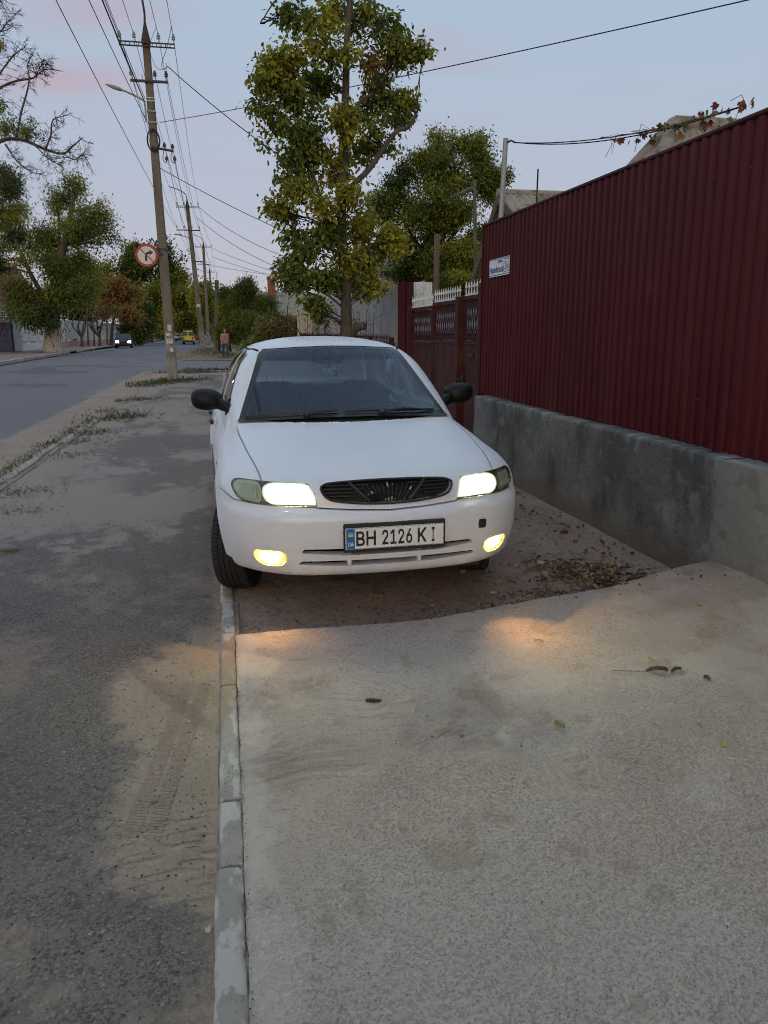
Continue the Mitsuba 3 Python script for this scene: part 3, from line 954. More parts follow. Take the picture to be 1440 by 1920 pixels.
k, gx = gable_house('village_house', 'cream rendered house with steep grey corrugated gable roof behind the gate', 6.5, 14, 19.26, 4.67, 3.1, 2.6, 2.9, 2.2)
w = part(k, 'window', MB().box((gx - 0.01, 19.2, 2.1), (0.06, 1.1, 1.2)), 'm_window')
mb = MB()
for dy in (-0.58, 0, 0.58): mb.box((gx - 0.045, 19.2 + dy, 2.1), (0.05, 0.07, 1.3))
for dz in (-0.63, 0.63): mb.box((gx - 0.045, 19.2, 2.1 + dz), (0.046, 1.2, 0.07))
part(w, 'window_frame', mb, 'm_white_print')
k = thing('garden_house', 'low cream house with mossy corrugated hipped roof peeping over the red fence', 'house')
part(k, 'wall', MB().tm(poly_prism([(8.1, -0.2), (9.45, -0.2), (9.45, 2.55), (8.1, 2.55)], 'x', 4.4, 10.1)), 'm_render')
r = k + '__roof'
COUNT[r] = 1


def hip_face(holder, apex, e0, e1, other=None, pitch=0.17, name='slate_sheet'):
    """corrugated slope with its eave from e0 to e1, running up to apex (or to the ridge apex - other)"""
    apex, e0, e1 = (np.asarray(q, float) for q in (apex, e0, e1))
    b = apex if other is None else np.asarray(other, float)
    u = e1 - e0; L = np.linalg.norm(u); u = u / L
    ta, tb = (apex - e0) @ u, (b - e0) @ u
    foot = e0 + u * ta
    up = apex - foot
    nrm = np.cross(u, up); nrm /= np.linalg.norm(nrm)
    if nrm[2] < 0: nrm = -nrm
    n = max(1, int(round(L / 1.05)))
    for c in range(n):
        ts = np.linspace(L * c / n, L * (c + 1) / n, 37)
        f = np.clip(np.minimum(ts / max(ta, 1e-6), (L - ts) / max(L - tb, 1e-6)), 0, 1)
        P = np.zeros((2, 37, 3))
        lift = 0.03 + 0.02 * np.cos(ts / pitch * 2 * PI) + 0.004 * (c % 2)
        P[0] = e0 + ts[:, None] * u + up * f[:, None] + nrm * lift[:, None]
        P[1] = e0 + ts[:, None] * u - up * 0.03 + nrm * lift[:, None]
        mb = MB().grid(P)
        mb.grid(P - nrm * 0.008, flip=True)
        part(holder, name, mb, 'm_slate', smooth=50)


AP, AQ = (5.0, 8.78, 3.70), (9.5, 8.78, 3.70)
hip_face(r, AP, (4.2, 9.6, 2.6), (4.2, 7.96, 2.6))
hip_face(r, AP, (4.2, 7.96, 2.6), (10.3, 7.96, 2.6), AQ)
hip_face(r, AQ, (10.3, 9.6, 2.6), (4.2, 9.6, 2.6), AP)
for a_, b_ in ((AP, AQ), (AP, (4.2, 9.6, 2.6)), (AP, (4.2, 7.96, 2.6))):
    a_, b_ = np.array(a_), np.array(b_)
    n = 6
    for i in range(n):
        part(r, 'ridge_tile', MB().tube([a_ + (b_ - a_) * i / n + [0, 0, 0.06], a_ + (b_ - a_) * (i + 1.06) / n + [0, 0, 0.05]], [0.075, 0.085], 10), 'm_slate', smooth=40)

k = thing('antenna_rod', 'thin upright antenna rod rising beside the corrugated gable roof', 'antenna')
put(k, MB().tube([(7.2, 18.5, 4.0), (7.05, 18.1, 5.05)], 0.018, 6), 'm_dark_metal')

k = thing('vine_post', 'bent grey steel post carrying a wire behind the red fence', 'post')
part(k, 'post', MB().tube([(3.38, 9.95, -0.2), (3.39, 9.9, 2.6), (3.41, 9.84, 3.76)], 0.032, 8), 'm_galv')
part(k, 'wire_clip', MB().tube([(3.41, 9.84, 3.70), (3.46, 9.80, 3.73), (3.50, 9.76, 3.70)], 0.012, 6), 'm_dark_metal')
k = thing('lamp_post', 'thin grey pole with a slanted crossbar standing among the trees', 'post')
part(k, 'pole', MB().tube([(7.0, 22.35, -0.2), (7.0, 22.4, 3.0), (7.0, 22.7, 5.6)], [0.07, 0.06, 0.045], 8), 'm_wood')
part(k, 'crossbar', MB().tube([(6.95, 22.7, 5.42), (6.6, 23.6, 5.28), (6.45, 24.0, 5.12)], 0.02, 6), 'm_galv')
k = thing('iron_post', 'rusty brown iron post standing in front of the green trees', 'post')
put(k, MB().tube([(5.4, 20.6, -0.2), (5.38, 20.55, 3.9)], 0.075, 8), 'm_rust')

# vine on the wire
k = thing('support_wire', 'dark twin wire running from the bent post over the red fence', 'wire')
W0, W1 = np.array([3.5, 9.76, 3.70]), np.array([4.6, 6.9, 3.45])
mb = MB()
for off in (0.0, 0.025):
    t = np.linspace(0, 1, 16)[:, None]
    p = W0 * (1 - t) + W1 * t
    p[:, 2] += (-0.10 - off) * 4 * (t * (1 - t))[:, 0]
    mb.tube(p, 0.006, 4)
put(k, mb, 'm_wire')
k = thing('red_vine', 'creeper with red and yellow lobed leaves trailing along the wire', 'vine')
rng = np.random.default_rng(11)
VC_ = [(0.17, 0.035, 0.025), (0.17, 0.095, 0.03), (0.17, 0.15, 0.04), (0.08, 0.10, 0.03), (0.11, 0.055, 0.03)]
for i, c in enumerate(VC_): mat('m_vine_%d' % i, c, 0.6)
lobes = np.array([(0, 0), (0.35, -0.12), (0.62, 0.18), (0.42, 0.34), (0.60, 0.72), (0.25, 0.62), (0, 1.0), (-0.25, 0.62), (-0.60, 0.72), (-0.42, 0.34), (-0.62, 0.18), (-0.35, -0.12)])


def lobed_leaf():
    v = np.column_stack([lobes, -0.35 * np.abs(lobes[:, 0]) ** 1.5 - 0.10 * lobes[:, 1] ** 2])
    v = np.vstack([v, [0, 0.4, 0.04]])
    n = len(lobes)
    return MB().add(v, [[n, i, (i + 1) % n] for i in range(n)])


LEAF = mikit.ply(lobed_leaf().mesh(), 'm_vine_0', smooth=False)
stem = MB()
t = np.linspace(0.45, 1.0, 14)
base = W0 * (1 - t[:, None]) + W1 * t[:, None]
base[:, 2] += -0.1 * 4 * t * (1 - t)
stem.tube(base + rng.normal(0, 0.012, base.shape), 0.007, 5)
for j in range(9):
    a = base[rng.integers(0, 14)]
    stem.tube([a, a + rng.normal(0, 0.07, 3) + [0, 0, -0.03], a + rng.normal(0, 0.11, 3) + [0, 0, -0.07]], 0.003, 4)
part(k, 'stem', stem, 'm_wood')
for j in range(46):
    u = 0.50 + 0.52 * (j / 45.0) ** 0.75
    a = W0 * (1 - u) + W1 * u
    a[2] += -0.1 * 4 * u * (1 - u)
    a = a + rng.normal(0, 0.045, 3) * [1, 1, 1.0] - [0, 0, 0.02]
    d = np.array([rng.normal(0, 0.6), rng.normal(0, 0.6), -1.0])
    share(k, 'leaf', LEAF, mat4(frame(d, rng.normal(0, 1, 3)), a, rng.uniform(0.045, 0.075)), 'm_vine_%d' % rng.choice(5, p=[.25, .25, .2, .15, .15]))

# house half hidden at the corner of the side street: brick chimney, cream wall, green and white panels
k = thing('corner_house', 'cream cottage with a low grey roof behind the grey fence and the walnut', 'house')
pr = poly_prism([(25.2, -0.2), (32, -0.2), (32, 2.75), (28.6, 4.1), (25.2, 2.75)], 'x', 4.9, 11)
part(k, 'wall', MB().tm(pr), 'm_render')
r = k + '__roof'
COUNT[r] = 1
slate_roof(r, 4.5, 11.3, 28.6, 4.25, 24.8, 2.7)
slate_roof(r, 4.5, 11.3, 28.6, 4.25, 32.4, 2.7)
part(r, 'ridge_cap', MB().tube([(4.5, 28.6, 4.33), (11.3, 28.6, 4.33)], 0.1, 10), 'm_slate', smooth=40)
part(k, 'panel', MB().box((4.86, 30.6, 2.75), (0.05, 1.6, 0.9)), 'm_pale_sheet', label='pale boarded panel on the cottage wall')
scene['m_green_panel'] = {'type': 'twosided', 'bsdf': {'type': 'principled', 'base_color': rgb(0.07, 0.30, 0.19), 'roughness': 0.5}}
part(k, 'panel', MB().box((4.85, 29.2, 2.85), (0.05, 0.7, 0.5)), 'm_green_panel', label='small green panel on the cottage wall')
k = thing('brick_chimney', 'square orange brick chimney stack with an overhanging cap among the bushes', 'chimney')
CH = np.array([3.25, 57.0, 0.95])
for c in range(22):
    zz = 2.55 + c * 0.078
    o = 0.04 if c >= 19 else 0.0
    for s in range(2):
        d = 0.27 if c % 2 else 0.0
        w = 0.40 + o
        if s == 0:
            part(k, 'brick', MB().box(CH + [-w / 2 + 0.13 - o / 2, 0, zz], (0.255, w * 1.25, 0.070), bevel=0.004), 'm_brick')
        else:
            part(k, 'brick', MB().box(CH + [w / 2 - 0.13 + 0.12, 0, zz], (0.255, w * 1.25 - 0.01 * (c % 2), 0.070), bevel=0.004), 'm_brick')
part(k, 'core', MB().box(CH + [0.06, 0, 2.15], (0.40, 0.42, 3.8)), 'm_render')

k = thing('cottage', 'low brown roofed cottage almost hidden behind the bushes under the brick chimney', 'house')
part(k, 'wall', MB().tm(poly_prism([(54.5, -0.2), (61, -0.2), (61, 2.5), (57.7, 4.0), (54.5, 2.5)], 'x', 2.6, 9)), 'm_render')
r = k + '__roof'
COUNT[r] = 1
slate_roof(r, 2.3, 9.3, 57.7, 4.12, 54.1, 2.5)
slate_roof(r, 2.3, 9.3, 57.7, 4.12, 61.3, 2.5)
k = thing('fence_pillar', 'short cream rendered pillar at the far end of the grey fence', 'pillar')
part(k, 'shaft', MB().box((3.2, 33.3, 1.0), (0.5, 0.5, 2.4), bevel=0.02), 'm_render')
part(k, 'cap', MB().box((3.2, 33.3, 2.24), (0.6, 0.6, 0.10), bevel=0.02), 'm_render')
# ------------------------------------------------------------------ street furniture: poles, wires, sign
def pole_col(p, n, uv):
    f = fbm(p.x * 4, p.y * 4, p.z * 1.2, 4)
    base = mix((0.15, 0.125, 0.095), (0.235, 0.20, 0.155), f)
    base = mix(base, (0.10, 0.075, 0.055), smoothstep(0.55, 0.72, fbm(p.x * 7, p.y * 7, p.z * 0.7 + 3, 4)) * 0.6)
    base = mix(base, (0.155, 0.075, 0.035), smoothstep(8.6, 9.6, p.z + (f - 0.5) * 1.4) * 0.75)
    return mix(base, (0.30, 0.29, 0.27), smoothstep(1.7, 1.3, p.z + (f - .5) * 0.8) * smoothstep(0.62, 0.5, fbm(p.x * 9, p.y * 9, p.z * 5, 3)) * 0.75)


mat('m_pole', proc(pole_col), 0.9, spec=0.2)
mat('m_cap', (0.055, 0.035, 0.025), 0.7)
mat('m_lamp_grey', (0.33, 0.31, 0.27), 0.5)
mat('m_paper', (0.55, 0.54, 0.52), 0.8)
mat('m_yellow_paper', (0.55, 0.33, 0.03), 0.8)
mat('m_sign_red', (0.42, 0.035, 0.02), 0.5)
mat('m_sign_white', (0.68, 0.67, 0.60), 0.5)


def square_shaft(base, top, w0, w1, n=14, cut=0.22):
    """tapering concrete shaft with chamfered corners"""
    b, t = np.asarray(base, float), np.asarray(top, float)
    oc = np.array([(1, -cut), (1, cut), (cut, 1), (-cut, 1), (-1, cut), (-1, -cut), (-cut, -1), (cut, -1)]) * [1, 1]
    oc = np.array([(1, -.72), (1, .72), (.72, 1), (-.72, 1), (-1, .72), (-1, -.72), (-.72, -1), (.72, -1)])
    P = np.zeros((n, 9, 3))
    for i, u in enumerate(np.linspace(0, 1, n)):
        w = (w0 + (w1 - w0) * u) / 2
        c = b + (t - b) * u
        q = np.vstack([oc, oc[:1]]) * w
        P[i, :, 0] = c[0] + q[:, 0]; P[i, :, 1] = c[1] + q[:, 1]; P[i, :, 2] = c[2]
    mb = MB().grid(P, flip=True)
    mb.add(np.vstack([P[-1], P[-1].mean(0)]), [[9, i, i + 1] for i in range(8)])
    return mb


def insulator(p, mt='m_porcelain', h=0.17, r=0.055):
    mb = MB()
    mb.lathe([(0, h), (r * .55, h * .95), (r * .6, h * .72), (r * .9, h * .60), (r, h * .42), (r * .62, h * .40), (r * .95, h * .25), (r * .98, h * .08), (r * .4, h * .05), (0, h * .05)], p, 'z', 12)
    mb.tube([np.array(p) - [0, 0, 0.10], np.array(p) + [0, 0, 0.02]], 0.010, 5)
    return mb


def on_pole(base, top, z):
    b, t = np.asarray(base), np.asarray(top)
    return b + (t - b) * ((z - b[2]) / (t[2] - b[2]))


def crossarm(k, c, xl, xr, lattice=True, name='crossarm'):
    mb = MB()
    y = c[1] - 0.14
    if lattice:
        for dz in (0.05, -0.05): mb.box(((xl + xr) / 2, y, c[2] + dz), (xr - xl, 0.05, 0.028))
        for x in np.arange(xl + 0.05, xr, 0.125): mb.box((x, y, c[2]), (0.022, 0.046, 0.08))
    else:
        mb.box(((xl + xr) / 2, y, c[2]), (xr - xl, 0.06, 0.065))
    return part(k, name, mb, 'm_dark_metal')


def band(k, c, w, m='m_dark_metal', h=0.035, name='band'):
    mb = MB()
    w = w / 2 + 0.008
    oc = np.array([(1, -.72), (1, .72), (.72, 1), (-.72, 1), (-1, .72), (-1, -.72), (-.72, -1), (.72, -1), (1, -.72)]) * w
    P = np.zeros((2, 9, 3)); P[..., 0] = c[0] + oc[:, 0]; P[..., 1] = c[1] + oc[:, 1]
    P[0, :, 2] = c[2] - h / 2; P[1, :, 2] = c[2] + h / 2
    return part(k, name, mb.grid(P, flip=True), m)


# --- first pole
PB, PT = np.array([-1.64, 26.4, -0.1]), np.array([-1.865, 26.4, 9.72])
k = pole1 = thing('utility_pole', 'nearest leaning concrete utility pole with two crossarms standing on the pavement edge', 'pole', 'utility poles along the street')
part(k, 'shaft', square_shaft(PB, PT, 0.31, 0.20), 'm_pole')
c = on_pole(PB, PT, 9.72)
mb = MB().lathe([(0.13, -0.10), (0.13, 0.02), (0.05, 0.38), (0.03, 0.50)], c, 'z', 14)
part(k, 'cap', mb, 'm_cap')
a = c + [0, 0, 0.48]
part(k, 'lamp_bracket', MB().tube(spline([a, a + [0.0, 0, 0.3], a + [-0.10, 0, 0.75], a + [-0.5, 0, 1.15], a + [-1.2, 0, 1.35]], 6), 0.03, 8), 'm_cap')
c = on_pole(PB, PT, 9.58)
crossarm(k, c, -2.61, -1.05)
band(k, c + [0, 0, 0.09], 0.21)
INS1 = []
for x in (-2.58, -2.18, -1.50, -1.08):
    q = np.array([x, c[1] - 0.14, c[2] + 0.15]); INS1.append(q + [0, 0, 0.1])
    part(k, 'insulator', insulator(q), 'm_porcelain', smooth=40)
c = on_pole(PB, PT, 8.61)
crossarm(k, c, -2.36, -1.29, False)
band(k, c + [0, 0, 0.0], 0.22, h=0.06)
INS2 = []
for x in (-2.33, -1.66, -1.34):
    q = np.array([x, c[1] - 0.14, c[2] + 0.13]); INS2.append(q + [0, 0, 0.1])
    part(k, 'insulator', insulator(q, 'm_brown_porcelain'), 'm_porcelain' if x < -2 else 'm_brown_porcelain', smooth=40)
part(k, 'spare_pin', MB().tube([(-2.02, c[1] - 0.14, c[2]), (-2.02, c[1] - 0.14, c[2] + 0.18)], 0.009, 5), 'm_dark_metal')
for z in (8.18, 8.10): band(k, on_pole(PB, PT, z), 0.22, 'm_steel', 0.03, 'steel_strap')
for z in (7.82, 7.52): band(k, on_pole(PB, PT, z), 0.235, 'm_lamp_grey', 0.05, 'lamp_clamp')
arm = MB().tube(spline([(-1.98, 26.22, 7.50), (-1.985, 26.22, 7.95), (-2.06, 26.2, 8.10), (-2.45, 26.2, 8.27), (-2.62, 26.2, 8.33)], 6), 0.028, 8)
part(k, 'lamp_arm', arm, 'm_lamp_grey', smooth=40)
lam = MB()
P = []
d = np.array([-0.94, 0, 0.28]); d /= np.linalg.norm(d)
for u, w, h in ((0.0, 0.035, 0.035), (0.06, 0.07, 0.05), (0.30, 0.075, 0.055), (0.45, 0.05, 0.035), (0.56, 0.012, 0.01)):
    ang = np.linspace(0, 2 * PI, 11)
    e = np.array([0.28, 0, 0.94])
    P.append(np.array([-2.60, 26.2, 8.32]) + d * u * 0.85 + np.outer(np.cos(ang) * w, [0, 1, 0]) + np.outer(np.sin(ang) * h, e))
part(k, 'street_lamp_head', lam.grid(np.array(P)), 'm_lamp_grey', smooth=40)
# coil of black cable
mb = MB()
rng = np.random.default_rng(2)
for i in range(4):
    a = np.linspace(0, 2 * PI, 26)
    r = 0.25 + rng.uniform(-0.03, 0.03)
    cc = on_pole(PB, PT, 7.02) + [0.0, -0.15 - 0.015 * i, rng.uniform(-.02, .02)]
    mb.tube(cc + np.stack([r * np.cos(a) * 0.70, 0.03 * np.sin(a * 2), r * np.sin(a) * 1.15], -1), 0.011, 6, cap=False)
part(k, 'cable_coil', mb, 'm_wire', smooth=True)
mb = MB().box((-1.56, 26.24, 6.78), (0.62, 0.06, 0.06), np.array([[math.cos(.13), 0, math.sin(.13)], [0, 1, 0], [-math.sin(.13), 0, math.cos(.13)]]))
part(k, 'crossarm', mb, 'm_dark_metal', label='short dark side arm')
INS3 = []
for x in (-1.50, -1.27):
    q = np.array([x, 26.24, 6.83 - 0.13 * (x + 1.5)]); INS3.append(q + [0, 0, 0.1])
    part(k, 'insulator', insulator(q, h=0.14), 'm_brown_porcelain', smooth=40)
    mb = MB().tube(spline([(x - 0.02, 26.2, 6.75), (x - 0.06, 26.18, 6.5), (x, 26.18, 6.40), (x + 0.05, 26.18, 6.46)], 5), 0.010, 5)
    part(k, 'hook', mb, 'm_dark_metal')
    part(k, 'insulator', insulator((x + 0.05, 26.18, 6.46), h=0.13), 'm_brown_porcelain', smooth=40)
band(k, on_pole(PB, PT, 3.95), 0.29, h=0.05)
for z, h, w, dx in ((1.22, 0.16, 0.20, -0.01), (1.62, 0.2, 0.12, 0.02), (1.42, 0.10, 0.14, -0.03), (0.95, 0.12, 0.10, 0.03)):
    q = on_pole(PB, PT, z)
    part(k, 'paper_notice', MB().box(q + [dx, -0.155, 0], (w, 0.002, h)), 'm_paper')
mb = MB()
for i in range(3): mb.box(on_pole(PB, PT, 1.25) + [-0.01, -0.1575, 0.035 - 0.03 * i], (0.14 - 0.02 * i, 0.001, 0.008))
part(k, 'printed_line', mb, 'm_black_print', kind='stuff')

# jumper wires
mb = MB()
mb.tube(spline([INS1[2] + [-0.02, -0.2, 0.2], (-1.75, 26.2, 9.5), (-1.62, 26.2, 9.0), (-1.42, 26.15, 8.92), (-1.28, 26.2, 9.02)], 8), 0.007, 4)
mb.tube(spline([INS1[3] + [-0.02, -0.2, 0.2], (-1.28, 26.2, 9.5), (-1.42, 26.2, 9.15), (-1.44, 26.2, 8.98), (-1.32, 26.2, 8.95), (-1.32, 26.2, 9.10)], 8), 0.008, 4)
part(k, 'jumper_wire', mb, 'm_wire')

# --- the other poles
def far_pole(y, x0, xt, zt, w0, label, arms, papers=False):
    B, Tp = np.array([x0, y, -0.1]), np.array([xt, y, zt])
    k = thing('utility_pole', label, 'pole', 'utility poles along the street')
    part(k, 'shaft', square_shaft(B, Tp, w0, w0 * 0.62), 'm_pole')
    c = Tp.copy()
    part(k, 'cap', MB().lathe([(0.13, -0.3), (0.13, 0.0), (0.05, 0.4), (0.03, 0.55)], c, 'z', 10), 'm_cap')
    part(k, 'lamp_bracket', MB().tube(spline([c + [0, 0, 0.5], c + [-0.1, 0, 0.8], c + [-0.5, 0, 1.05], c + [-1.15, 0, 1.25]], 5), 0.03, 6), 'm_cap')
    ends = []
    for z, l, r in arms:
        q = on_pole(B, Tp, z)
        crossarm(k, q, l, r, z > 9)
        for x in np.linspace(l + 0.04, r - 0.04, 4):
            part(k, 'insulator', insulator((x, y - 0.14, z + 0.15)), 'm_porcelain', smooth=40)
            ends.append(np.array([x, y - 0.14, z + 0.25]))
    q = on_pole(B, Tp, 7.9)
    part(k, 'lamp_arm', MB().tube([q + [-0.1, -0.1, -0.2], q + [-0.2, -0.1, 0], q + [-1.0, -0.1, 0.2]], 0.03, 6), 'm_lamp_grey')
    part(k, 'street_lamp_head', MB().box(q + [-0.85, -0.1, 0.18], (0.5, 0.14, 0.08), bevel=0.02), 'm_lamp_grey')
    part(k, 'side_arm', MB().box(on_pole(B, Tp, 6.3) + [0.25, -0.15, 0], (0.75, 0.06, 0.06)), 'm_dark_metal')
    if papers:
        part(k, 'paper_notice', MB().box(on_pole(B, Tp, 2.15) + [0, -0.17, 0], (0.27, 0.01, 0.75)), 'm_yellow_paper', label='yellow poster wrapped round the pole')
        part(k, 'paper_notice', MB().box(on_pole(B, Tp, 1.2) + [0, -0.175, 0], (0.2, 0.01, 0.22)), 'm_paper')
        part(k, 'paper_notice', MB().box(on_pole(B, Tp, 3.3) + [0, -0.17, 0], (0.27, 0.01, 0.25)), 'm_paper')
    else:
        part(k, 'paper_notice', MB().box(on_pole(B, Tp, 1.4) + [0, -0.17, 0], (0.24, 0.01, 0.25)), 'm_paper')
    return ends


E2 = far_pole(60, -1.48, -2.12, 9.95, 0.40, 'second concrete utility pole with a yellow poster standing on the earth mound', [(9.9, -2.88, -1.34), (8.37, -2.93, -1.34)], True)
E3 = far_pole(92, -1.72, -1.79, 10.42, 0.40, 'third concrete utility pole behind the one with the yellow poster', [(10.38, -2.7, -0.91), (8.6, -2.5, -1.1)])
E4 = far_pole(126, -1.7, -1.7, 10.2, 0.38, 'fourth and smallest utility pole far down the street', [(10.1, -2.5, -0.9), (8.6, -2.4, -1.0)])

k = thing('wooden_pole', 'plain brown wooden pole on the mound beside the walking woman', 'pole')
part(k, 'shaft', MB().tube([(-0.59, 58, -0.1), (-0.47, 58, 2.5), (-0.33, 58, 4.95)], [0.16, 0.15, 0.13], 12), 'm_wood', smooth=40)
part(k, 'pin', MB().tube([(-0.33, 58, 4.9), (-0.30, 58, 5.5)], 0.02, 5), 'm_dark_metal')
part(k, 'crossarm', MB().box((-0.40, 57.85, 4.7), (0.9, 0.05, 0.05)), 'm_dark_metal')

# --- prohibition sign
k = thing('road_sign', 'round red rimmed sign forbidding right turns hung on the nearest pole', 'sign')
SC = np.array([-2.19, 26.1, 3.75])
tilt = rotz(math.radians(4))
mb = MB().lathe([(0, 0.006), (0.315, 0.006), (0.325, 0.0), (0.325, 0.012)], (0, 0, 0), 'y', 48)
part(k, 'plate', MB().lathe([(0, -0.004), (0.325, -0.004), (0.335, 0.004), (0.335, 0.012), (0, 0.012)], SC, 'y', 48), 'm_sign_white')
part(k, 'red_rim', MB().lathe([(0.262, -0.0065), (0.333, -0.0065), (0.333, -0.0045), (0.262, -0.0045)], SC, 'y', 48), 'm_sign_red')


def plaque(pts, y, m, name):
    pr = poly_prism(np.array(pts), 'y', -0.0008, 0.0008).to_mesh()
    v = np.array(pr.vert_properties[:, :3], float)
    part(k, name, MB().add(v + SC + [0, y, 0], pr.tri_verts), m)


plaque([(-0.055, -0.17), (0.005, -0.17), (0.005, -0.03), (0.03, 0.02), (0.085, 0.045), (0.085, -0.005), (0.195, 0.085), (0.085, 0.165), (0.085, 0.115), (-0.01, 0.085), (-0.055, 0.01)], -0.0060, 'm_black_print', 'arrow')
sl = np.array([(-0.20, 0.175), (-0.175, 0.20), (0.20, -0.175), (0.175, -0.20)])
plaque(sl, -0.0085, 'm_sign_red', 'slash')
mb = MB().bar((-2.12, 26.14, 4.0), (-2.02, 26.2, 4.26), 0.03)
mb.bar((-2.02, 26.2, 4.26), (-1.80, 26.24, 3.86), 0.03)
mb.bar((-1.92, 26.16, 3.75), (-1.72, 26.24, 3.82), 0.03)
part(k, 'bracket', mb, 'm_dark_metal')


# --- overhead wires
def wire(a, b, sag, r=0.008, n=26, label='thin dark overhead wire strung along the street poles', group='overhead wires between the poles'):
    a, b = np.asarray(a, float), np.asarray(b, float)
    t = np.linspace(0, 1, n)[:, None]
    p = a * (1 - t) + b * t
    p[:, 2] -= sag * 4 * (t * (1 - t))[:, 0]
    kk = thing('overhead_wire', label, 'wire', group)
    put(kk, MB().tube(p, r, 5), 'm_wire', smooth=True)
    return kk


back = lambda q, dx=0.0, dz=0.0: np.array([q[0] + dx, -10.0, q[2] + dz])
ORD = ('leftmost', 'second', 'third', 'rightmost')
for i, q in enumerate(INS1):
    wire(back(q, 0.1), q, 0.45, label=ORD[i] + ' overhead wire reaching the top crossarm of the nearest pole from above')
    wire(q, E2[i], 0.45, label=ORD[i] + ' overhead wire between the top crossarms of the first and second poles')
    wire(E2[i], E3[i], 0.4, 0.010, label=ORD[i] + ' thin wire between the top crossarms of the second and third poles')
    wire(E3[i], E4[i], 0.4, 0.012, label=ORD[i] + ' faint wire from the third pole to the fourth pole')
for i, (q, j) in enumerate(zip(INS2, (4, 6, 7))):
    wire(q, E2[j], 0.45, label=('left', 'middle', 'right')[i] + ' wire from the lower crossarm of the nearest pole to the second pole')
for q in INS2[:1]: wire(back(q, 0.15), q, 0.5, label='wire running from above to the lower crossarm of the nearest pole')
for j in (0, 1, 3): wire(E2[4 + j], E3[4 + j], 0.4, 0.010, label=('left', 'middle', '', 'right')[j] + ' wire from the lower crossarm of the second pole to the third pole')
wire((-3.25, -10, 8.75), E2[4] + [-0.05, 0, -0.05], 0.5, 0.011, label='lone wire farthest left, passing the tip of the street lamp')
wire((-2.75, -10, 8.3), (-1.98, 26.25, 7.55), 0.4, 0.009, label='wire ending low on the nearest pole below the lamp arm')
wire((-2.6, -10, 8.9), (-1.99, 26.25, 8.05), 0.35, 0.016, label='thickest black cable ending beside the lamp arm of the nearest pole')
wire((-2.45, -10, 8.9), (-1.97, 26.25, 8.12), 0.42, 0.009, label='thin wire ending just above the lamp arm of the nearest pole')
for q, s in zip(INS3, ('left', 'right')): wire(q, (q[0] - 0.35, 60, 6.4), 0.5, 0.009, label=s + ' wire from the short side arm of the nearest pole down the street')
DL = ['thick service cable from the top of the nearest pole down behind the walnut', 'long service cable crossing the sky to the upper right', 'lowest service cable leaving the nearest pole to the right', 'upper service cable from the second pole to the right', 'lower service cable from the second pole to the right', 'upper faint cable from the third pole to the right', 'middle faint cable from the third pole to the right', 'lowest faint cable from the third pole to the right']
for i, (a, b, s, r) in enumerate((((-1.28, 26.2, 9.02), (4.0, 20.5, 4.2), 0.25, 0.014), ((-1.60, 26.25, 7.51), (9.0, 8.0, 5.7), 0.12, 0.010), ((-1.66, 26.25, 6.25), (5.0, 27.0, 3.6), 0.2, 0.011),
                   ((-1.34, 59.9, 9.9), (4.6, 42, 4.8), 0.5, 0.016), ((-1.5, 59.9, 9.2), (4.8, 44, 4.2), 0.5, 0.016), ((-0.91, 92, 10.3), (12, 70, 5.0), 0.6, 0.02), ((-0.9, 92, 9.4), (13, 84, 6.0), 0.6, 0.02), ((-1.7, 92, 8.6), (20, 90, 7.0), 0.6, 0.02))):
    wire(a, b, s, r, label=DL[i], group='service cables to the houses')


# ------------------------------------------------------------------ far left: gate, wall, building
mat('m_pink_wall', (0.42, 0.27, 0.23), 0.9)
mat('m_wall_panel', (0.56, 0.53, 0.50), 0.9)
mat('m_grey_panel', (0.34, 0.34, 0.33), 0.9)
mat('m_violet', (0.085, 0.045, 0.080), 0.5)
k = thing('yard_gate', 'tall dark violet sheet metal gate at the left edge of the street', 'gate')
part(k, 'leaf', rib_sheet(hat_profile(60.2, 63.3, 0.3, 0.02, 0.5), -15.1, 0.1, 2.15, sgn=1.0), 'm_violet')
part(k, 'leaf', rib_sheet(hat_profile(56.8, 60.15, 0.3, 0.02, 0.5), -15.1, 0.1, 2.15, sgn=1.0), 'm_violet')
for y in np.arange(56.9, 63.3, 0.22):
    mb = MB().bar((-15.1, y, 2.1), (-15.1, y, 2.5), 0.03)
    part(k, 'bar', mb, 'm_violet')
part(k, 'rail', MB().box((-15.1, 60.1, 2.45), (0.05, 6.5, 0.05)), 'm_violet')
part(k, 'gate_post', MB().box((-15.1, 63.4, 1.4), (0.18, 0.18, 2.8)), 'm_violet')
k = thing('concrete_fence', 'long white concrete panel fence behind the tree with the whitewashed trunk', 'fence')
part(k, 'end_pillar', MB().box((-15.5, 65.3, 1.35), (0.5, 3.2, 2.5)), 'm_grey_panel')
y = 67.0
while y < 150:
    h = 2.62
    mb = MB()
    for s in range(3):
        mb.box((-15.5, y + 0.55 + s * 1.05, h / 2 + 0.40), (0.10, 0.98, h - 0.75), bevel=0.02)
    part(k, 'panel', mb, 'm_wall_panel')
    part(k, 'base_panel', MB().box((-15.48, y + 1.57, 0.30), (0.14, 3.12, 0.55), bevel=0.02), 'm_pink_wall' if y > 74 else 'm_wall_panel')
    part(k, 'fence_post', MB().box((-15.5, y + 3.15, 1.35), (0.18, 0.14, 2.6)), 'm_wall_panel')
    y += 3.2
k = thing('roadside_house', 'white building with a red tiled roof at the left edge of the street', 'house')
pr = poly_prism([(69, 0), (88, 0), (88, 4.2), (69, 4.2)], 'x', -28, -18.6)
part(k, 'wall', MB().tm(pr), 'm_wall_panel')
